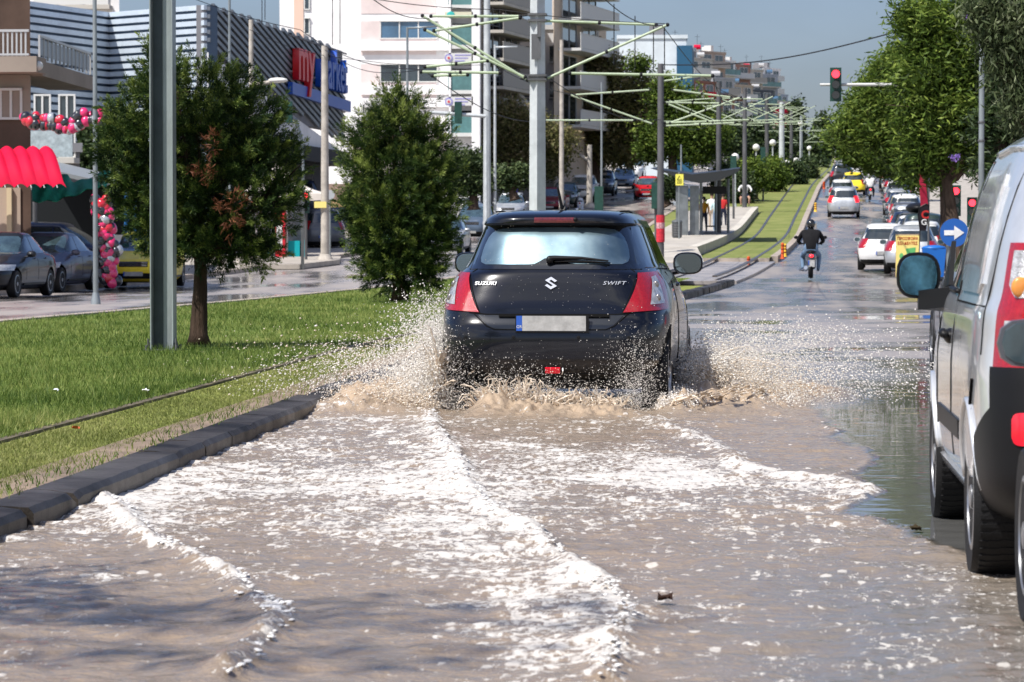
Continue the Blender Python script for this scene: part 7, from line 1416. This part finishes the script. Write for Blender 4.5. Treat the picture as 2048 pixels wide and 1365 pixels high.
# ------------------------------------------------------------------ the splash
dropm = mat('muddy_drop', (.74, .63, .50), .12, spec=.6, coat=.6); dropw = mat('white_drop', (.80, .76, .70), .12, spec=.6, coat=.6); sheetm = mat('muddy_sheet', (.42, .31, .21), .10, spec=.6, coat=1, var=.4, vs=9, bump=.7, bs=30)
OCT = np.array([[1, 0, 0], [0, 1, 0], [-1, 0, 0], [0, -1, 0], [0, 0, 1], [0, 0, -1]], float); OF = np.array([[0, 1, 4], [1, 2, 4], [2, 3, 4], [3, 0, 4], [1, 0, 5], [2, 1, 5], [3, 2, 5], [0, 3, 5]])
def drops(name, P, Rr, Vv, m, lb, el=1.0):
    n = len(P); k = 6; d = Vv / (np.linalg.norm(Vv, axis=1)[:, None] + 1e-9); a = np.cross(d, rng.normal(size=(n, 3))); a /= np.linalg.norm(a, axis=1)[:, None] + 1e-9; b2 = np.cross(d, a); st_ = (1 + el * rng.random(n) ** 2)[:, None]
    V_ = (P[:, None, :] + OCT[None, :, 0:1] * (a * Rr[:, None])[:, None, :] + OCT[None, :, 1:2] * (b2 * Rr[:, None])[:, None, :] + OCT[None, :, 2:3] * (d * Rr[:, None] * st_)[:, None, :]); V_ = V_ + rng.normal(size=V_.shape) * Rr[:, None, None] * .18
    F_ = (OF[None] + (np.arange(n) * k)[:, None, None]).reshape(-1, 3); o = tris_obj(name, V_.reshape(-1, 3), F_, m); tag(o, lb, 'spray', 'spray thrown up by the hatchback', 'stuff'); return o
g0 = 9.81
def carpt(x, y): c, s = math.cos(CARYAW), math.sin(CARYAW); return CARX0 + x * c - y * s, 25.75 + x * s + y * c
def fan(n, side, src, vx, vy, vz, tmax, clump=6, jit=.03, xs=.0, alpha=1.0):
    """ballistic droplets in ragged clumps"""
    m = n // clump; y0 = rng.uniform(src[0], src[1], m); x0 = side * (.80 + rng.random(m) * .12) + side * xs; px_, py_ = carpt(x0, y0); a = rng.random(m) ** alpha
    ux = side * (vx[0] + (vx[1] - vx[0]) * a + rng.normal(0, .12, m)); uz = vz[0] + (vz[1] - vz[0]) * rng.random(m) ** .8; uy = rng.uniform(vy[0], vy[1], m)
    tt = rng.random(m) ** .75 * np.minimum(tmax, 2 * uz / g0); P = np.stack([px_ + ux * tt, py_ + uy * tt, .02 + uz * tt - g0 / 2 * tt ** 2], 1); Vv = np.stack([ux, uy, uz - g0 * tt], 1)
    P = np.repeat(P, clump, 0) + rng.normal(size=(m * clump, 3)) * jit * np.array([1, 2, 1]) * (.4 + np.repeat(tt, clump)[:, None] * 2.2); Vv = np.repeat(Vv, clump, 0); return P, Vv
def put(name, sets, m, lb, r0, r1, el=1.2):
    P = np.concatenate([s_[0] for s_ in sets]); Vv = np.concatenate([s_[1] for s_ in sets]); k = P[:, 2] > .01; P = P[k]; Vv = Vv[k]; r = r0 + (r1 - r0) * rng.random(len(P)) ** 3; return drops(name, P, r, Vv, m, lb, el)
# left: steep column close to the wheel, then a low wide fan towards the lawn
Lf = [fan(22000, -1, (.1, 2.6), (.0, .75), (-1.2, .2), (1.5, 4.1), .75, 8, .045), fan(16000, -1, (.2, 2.2), (1.0, 3.2), (-1.2, .2), (.8, 3.0), .55, 7, .05), fan(20000, -1, (-.4, 1.8), (.2, 2.6), (-1.6, 0), (.4, 1.8), .40, 8, .04), fan(1500, -1, (.2, 2.2), (1.4, 3.6), (-1.2, .2), (2.0, 3.4), .6, 3, .07)]
put('water_spray', Lf[:2], dropw, 'pale droplets fanning over the lawn from the left wheels', .0014, .0078); put('water_spray', Lf[2:], dropm, 'muddy droplets low over the kerb at the left wheels', .0016, .0085)
Rf = [fan(9000, 1, (1.4, 3.2), (.3, 3.0), (-1.4, -.2), (1.8, 3.5), .6, 8, .05), fan(20000, 1, (1.6, 3.2), (1.2, 4.3), (-1.8, -.2), (1.4, 3.35), .62, 7, .05), fan(22000, 1, (1.2, 3.2), (.3, 2.6), (-1.6, 0), (.6, 2.5), .45, 8, .04), fan(17000, 1, (.5, 2.4), (2.5, 6.8), (-.6, .2), (.4, 1.1), .30, 6, .03), fan(3500, 1, (1.8, 3.2), (.0, 1.2), (-1.4, 0), (1.2, 3.0), .5, 7, .04)]
put('water_spray', [Rf[0], Rf[1], Rf[3]], dropw, 'pale droplets arching out from the right wheels', .0014, .0078); put('water_spray', [Rf[2], Rf[4]], dropm, 'muddy droplets churned up beside the right front wheel', .0016, .0085)
put('water_spray', [fan(26000, 1, (1.3, 3.0), (.15, 1.7), (-1.1, -.1), (.8, 2.7), .42, 12, .028), fan(9000, 1, (-.2, 1.4), (.1, 1.3), (-.8, 0), (.4, 1.5), .3, 10, .03)], dropw, 'dense pale burst of water against the right flank', .002, .009)
put('water_spray', [fan(24000, -1, (.0, 2.0), (.0, .55), (-1.0, .1), (1.2, 3.5), .6, 12, .028), fan(14000, -1, (-.2, 1.6), (.5, 2.2), (-1.0, 0), (.7, 1.9), .4, 12, .03)], dropw, 'dense pale burst of water against the left flank', .002, .009)
# mist of droplets thrown back by each rear tyre and along the bumper
def mist(n, xc, sx_, zc_, sz_, yc, sy_): x = rng.normal(xc, sx_, n); y = rng.normal(yc, sy_, n); px_, py_ = carpt(x, y); z = np.abs(rng.normal(zc_, sz_, n)); return np.stack([px_, py_, z], 1), np.stack([np.zeros(n), -np.ones(n), rng.normal(.3, .8, n)], 1)
M1 = [mist(1500, -.74, .07, .12, .17, -.10, .12), mist(3000, .66, .09, .14, .20, -.10, .12), mist(1700, -.28, .22, .20, .10, -.16, .12), mist(1300, .25, .3, .14, .08, -.18, .12), mist(500, .62, .16, .38, .14, -.12, .08), mist(300, -.70, .12, .38, .14, -.12, .08), mist(3500, -.1, .36, .07, .06, -.25, .15)]
put('water_spray', M1, dropw, 'fine white droplets flung back by the rear tyres across the bumper', .0016, .0052, .6)
# ropes and ragged sheets of muddy water
def ropes(name, lb, n, side, src, vx, vz, tm, r0, r1, m=None, xs=0):
    mb = MB()
    for i in range(n):
        y0 = rng.uniform(*src); x0 = side * (.80 + rng.random() * .1) + side * xs; px_, py_ = carpt(x0, y0); ux = side * rng.uniform(*vx); uz = rng.uniform(*vz); uy = rng.uniform(-1.2, .1); T = min(tm, 2 * uz / g0) * rng.uniform(.35, .95); t0 = rng.random() * T * .4; tt = np.linspace(t0, T, 9); wob_ = np.cumsum(rng.normal(0, .010, (9, 3)), 0)
        P = np.stack([px_ + ux * tt, py_ + uy * tt, .0 + uz * tt - g0 / 2 * tt ** 2], 1) + wob_; mb.tube(P, rng.uniform(r0, r1) * (1.15 - np.linspace(0, 1, 9) ** 1.4) * rng.uniform(.5, 1.3, 9), 5)
    o = mb.build(name, m or sheetm, smooth=True); tag(o, lb, 'splash', 'splashes at the hatchback', 'stuff')
ropes('water_splash', 'ropes of brown water rising along the left flank', 260, -1, (.1, 2.2), (-.05, .55), (1.6, 3.5), .5, .002, .009, dropm); ropes('water_splash', 'low brown tongues of water curling onto the kerb', 200, -1, (-.3, 1.8), (.6, 2.6), (.7, 1.9), .4, .002, .009, dropm)
ropes('water_splash', 'ropes of brown water peeling off the right front wheel', 240, 1, (1.4, 3.0), (.2, 2.4), (.9, 2.8), .42, .002, .009, dropm); ropes('water_splash', 'brown tongues rolling out at the right rear wheel', 160, 1, (-.3, 1.2), (.1, 1.6), (.4, 1.4), .35, .002, .010, dropm)
# curtain: a torn sheet of water standing beside the left rear wheel, and one each side with holes
def curtain(lb, x0, x1, y0, y1, h, side, seed, lean):
    nu, nv = 70, 46; V_ = []; keep = np.zeros((nv, nu), bool); g = np.random.default_rng(seed); U_, T_ = np.meshgrid(np.linspace(0, 1, nu), np.linspace(0, 1, nv)); n1_ = fbm(U_ * 9, T_ * 2.2, 4, seed); edge = .55 + .45 * np.sin(U_ * math.pi * .9 + .3) + .35 * fbm(U_ * 6, U_ * 0, 3, seed + 5)
    for j in range(nv):
        for i in range(nu):
            u, t_ = U_[j, i], T_[j, i]; x = x0 + (x1 - x0) * u + side * lean * t_ ** 1.4; y = y0 + (y1 - y0) * u - .25 * t_; px_, py_ = carpt(side * x, y); V_.append([px_ + .05 * n1_[j, i] * 2, py_ + .10 * fbm(np.array(u * 14), np.array(t_ * 3), 2, seed + 9), h * t_])
    hole = fbm(U_ * 26, T_ * 9, 3, seed + 2) + .25 * n1_; keep = (T_ < edge * .95) & (hole > -.30 + .42 * T_); idx_ = np.arange(nu * nv).reshape(nv, nu); k = keep[:-1, :-1] & keep[1:, 1:] & keep[1:, :-1] & keep[:-1, 1:]; F_ = np.stack([idx_[:-1, :-1][k], idx_[:-1, 1:][k], idx_[1:, 1:][k], idx_[1:, :-1][k]], -1)
    o = tris_obj('water_curtain', np.array(V_), F_, curtm); m_ = o.modifiers.new('s', 'SOLIDIFY'); m_.thickness = .006; tag(o, lb, 'splash', 'splashes at the hatchback', 'stuff')
curtm = mat('curtain_water', (.66, .54, .41), .12, spec=.6, coat=1, var=.35, vs=7, bump=.9, bs=35, trans=.1)
curtain('thin outer sheet of muddy water leaning over the kerb', .95, 1.6, .2, 2.2, .42, -1, 91, .55)
curtain('torn sheet of muddy water standing along the left rear flank', .88, .98, .0, 2.4, .62, -1, 71, .10); curtain('second low sheet of muddy water bending towards the lawn', .92, 1.35, -.2, 2.0, .30, -1, 75, .35)
curtain('torn sheet of muddy water off the right front wheel', .90, 1.0, 1.4, 3.1, .42, 1, 81, .45); curtain('low rolling sheet of muddy water at the right rear wheel', .90, 1.5, -.2, 1.4, .20, 1, 85, .30)
# wake under the bumper: filaments
mb = MB()
for i in range(300):
    x = rng.uniform(-.56, .55); px_, py_ = carpt(x, rng.uniform(-.32, .02)); h = (.08 + .13 * math.exp(-((x + .25) / .25) ** 2)) * rng.uniform(.4, 1); a = rng.uniform(-1.2, 1.2); tt = np.linspace(0, 1, 7)[:, None]; P = np.array([px_, py_, .04]) + tt * np.array([.12 * a, -.10, 0]) + np.array([0, 0, 1]) * (h * np.sin(tt * rng.uniform(1.2, 2.6))) + np.cumsum(rng.normal(0, .016, (7, 3)), 0); mb.tube(P, rng.uniform(.0025, .008) * np.array([1.2, 1.1, 1, .9, .7, .5, .2]), 5)
tag(mb.build('water_splash', dropm, smooth=True), 'tangle of brown filaments boiling up under the rear bumper', 'splash', 'splashes at the hatchback', 'stuff')
bpy.context.view_layer.update()
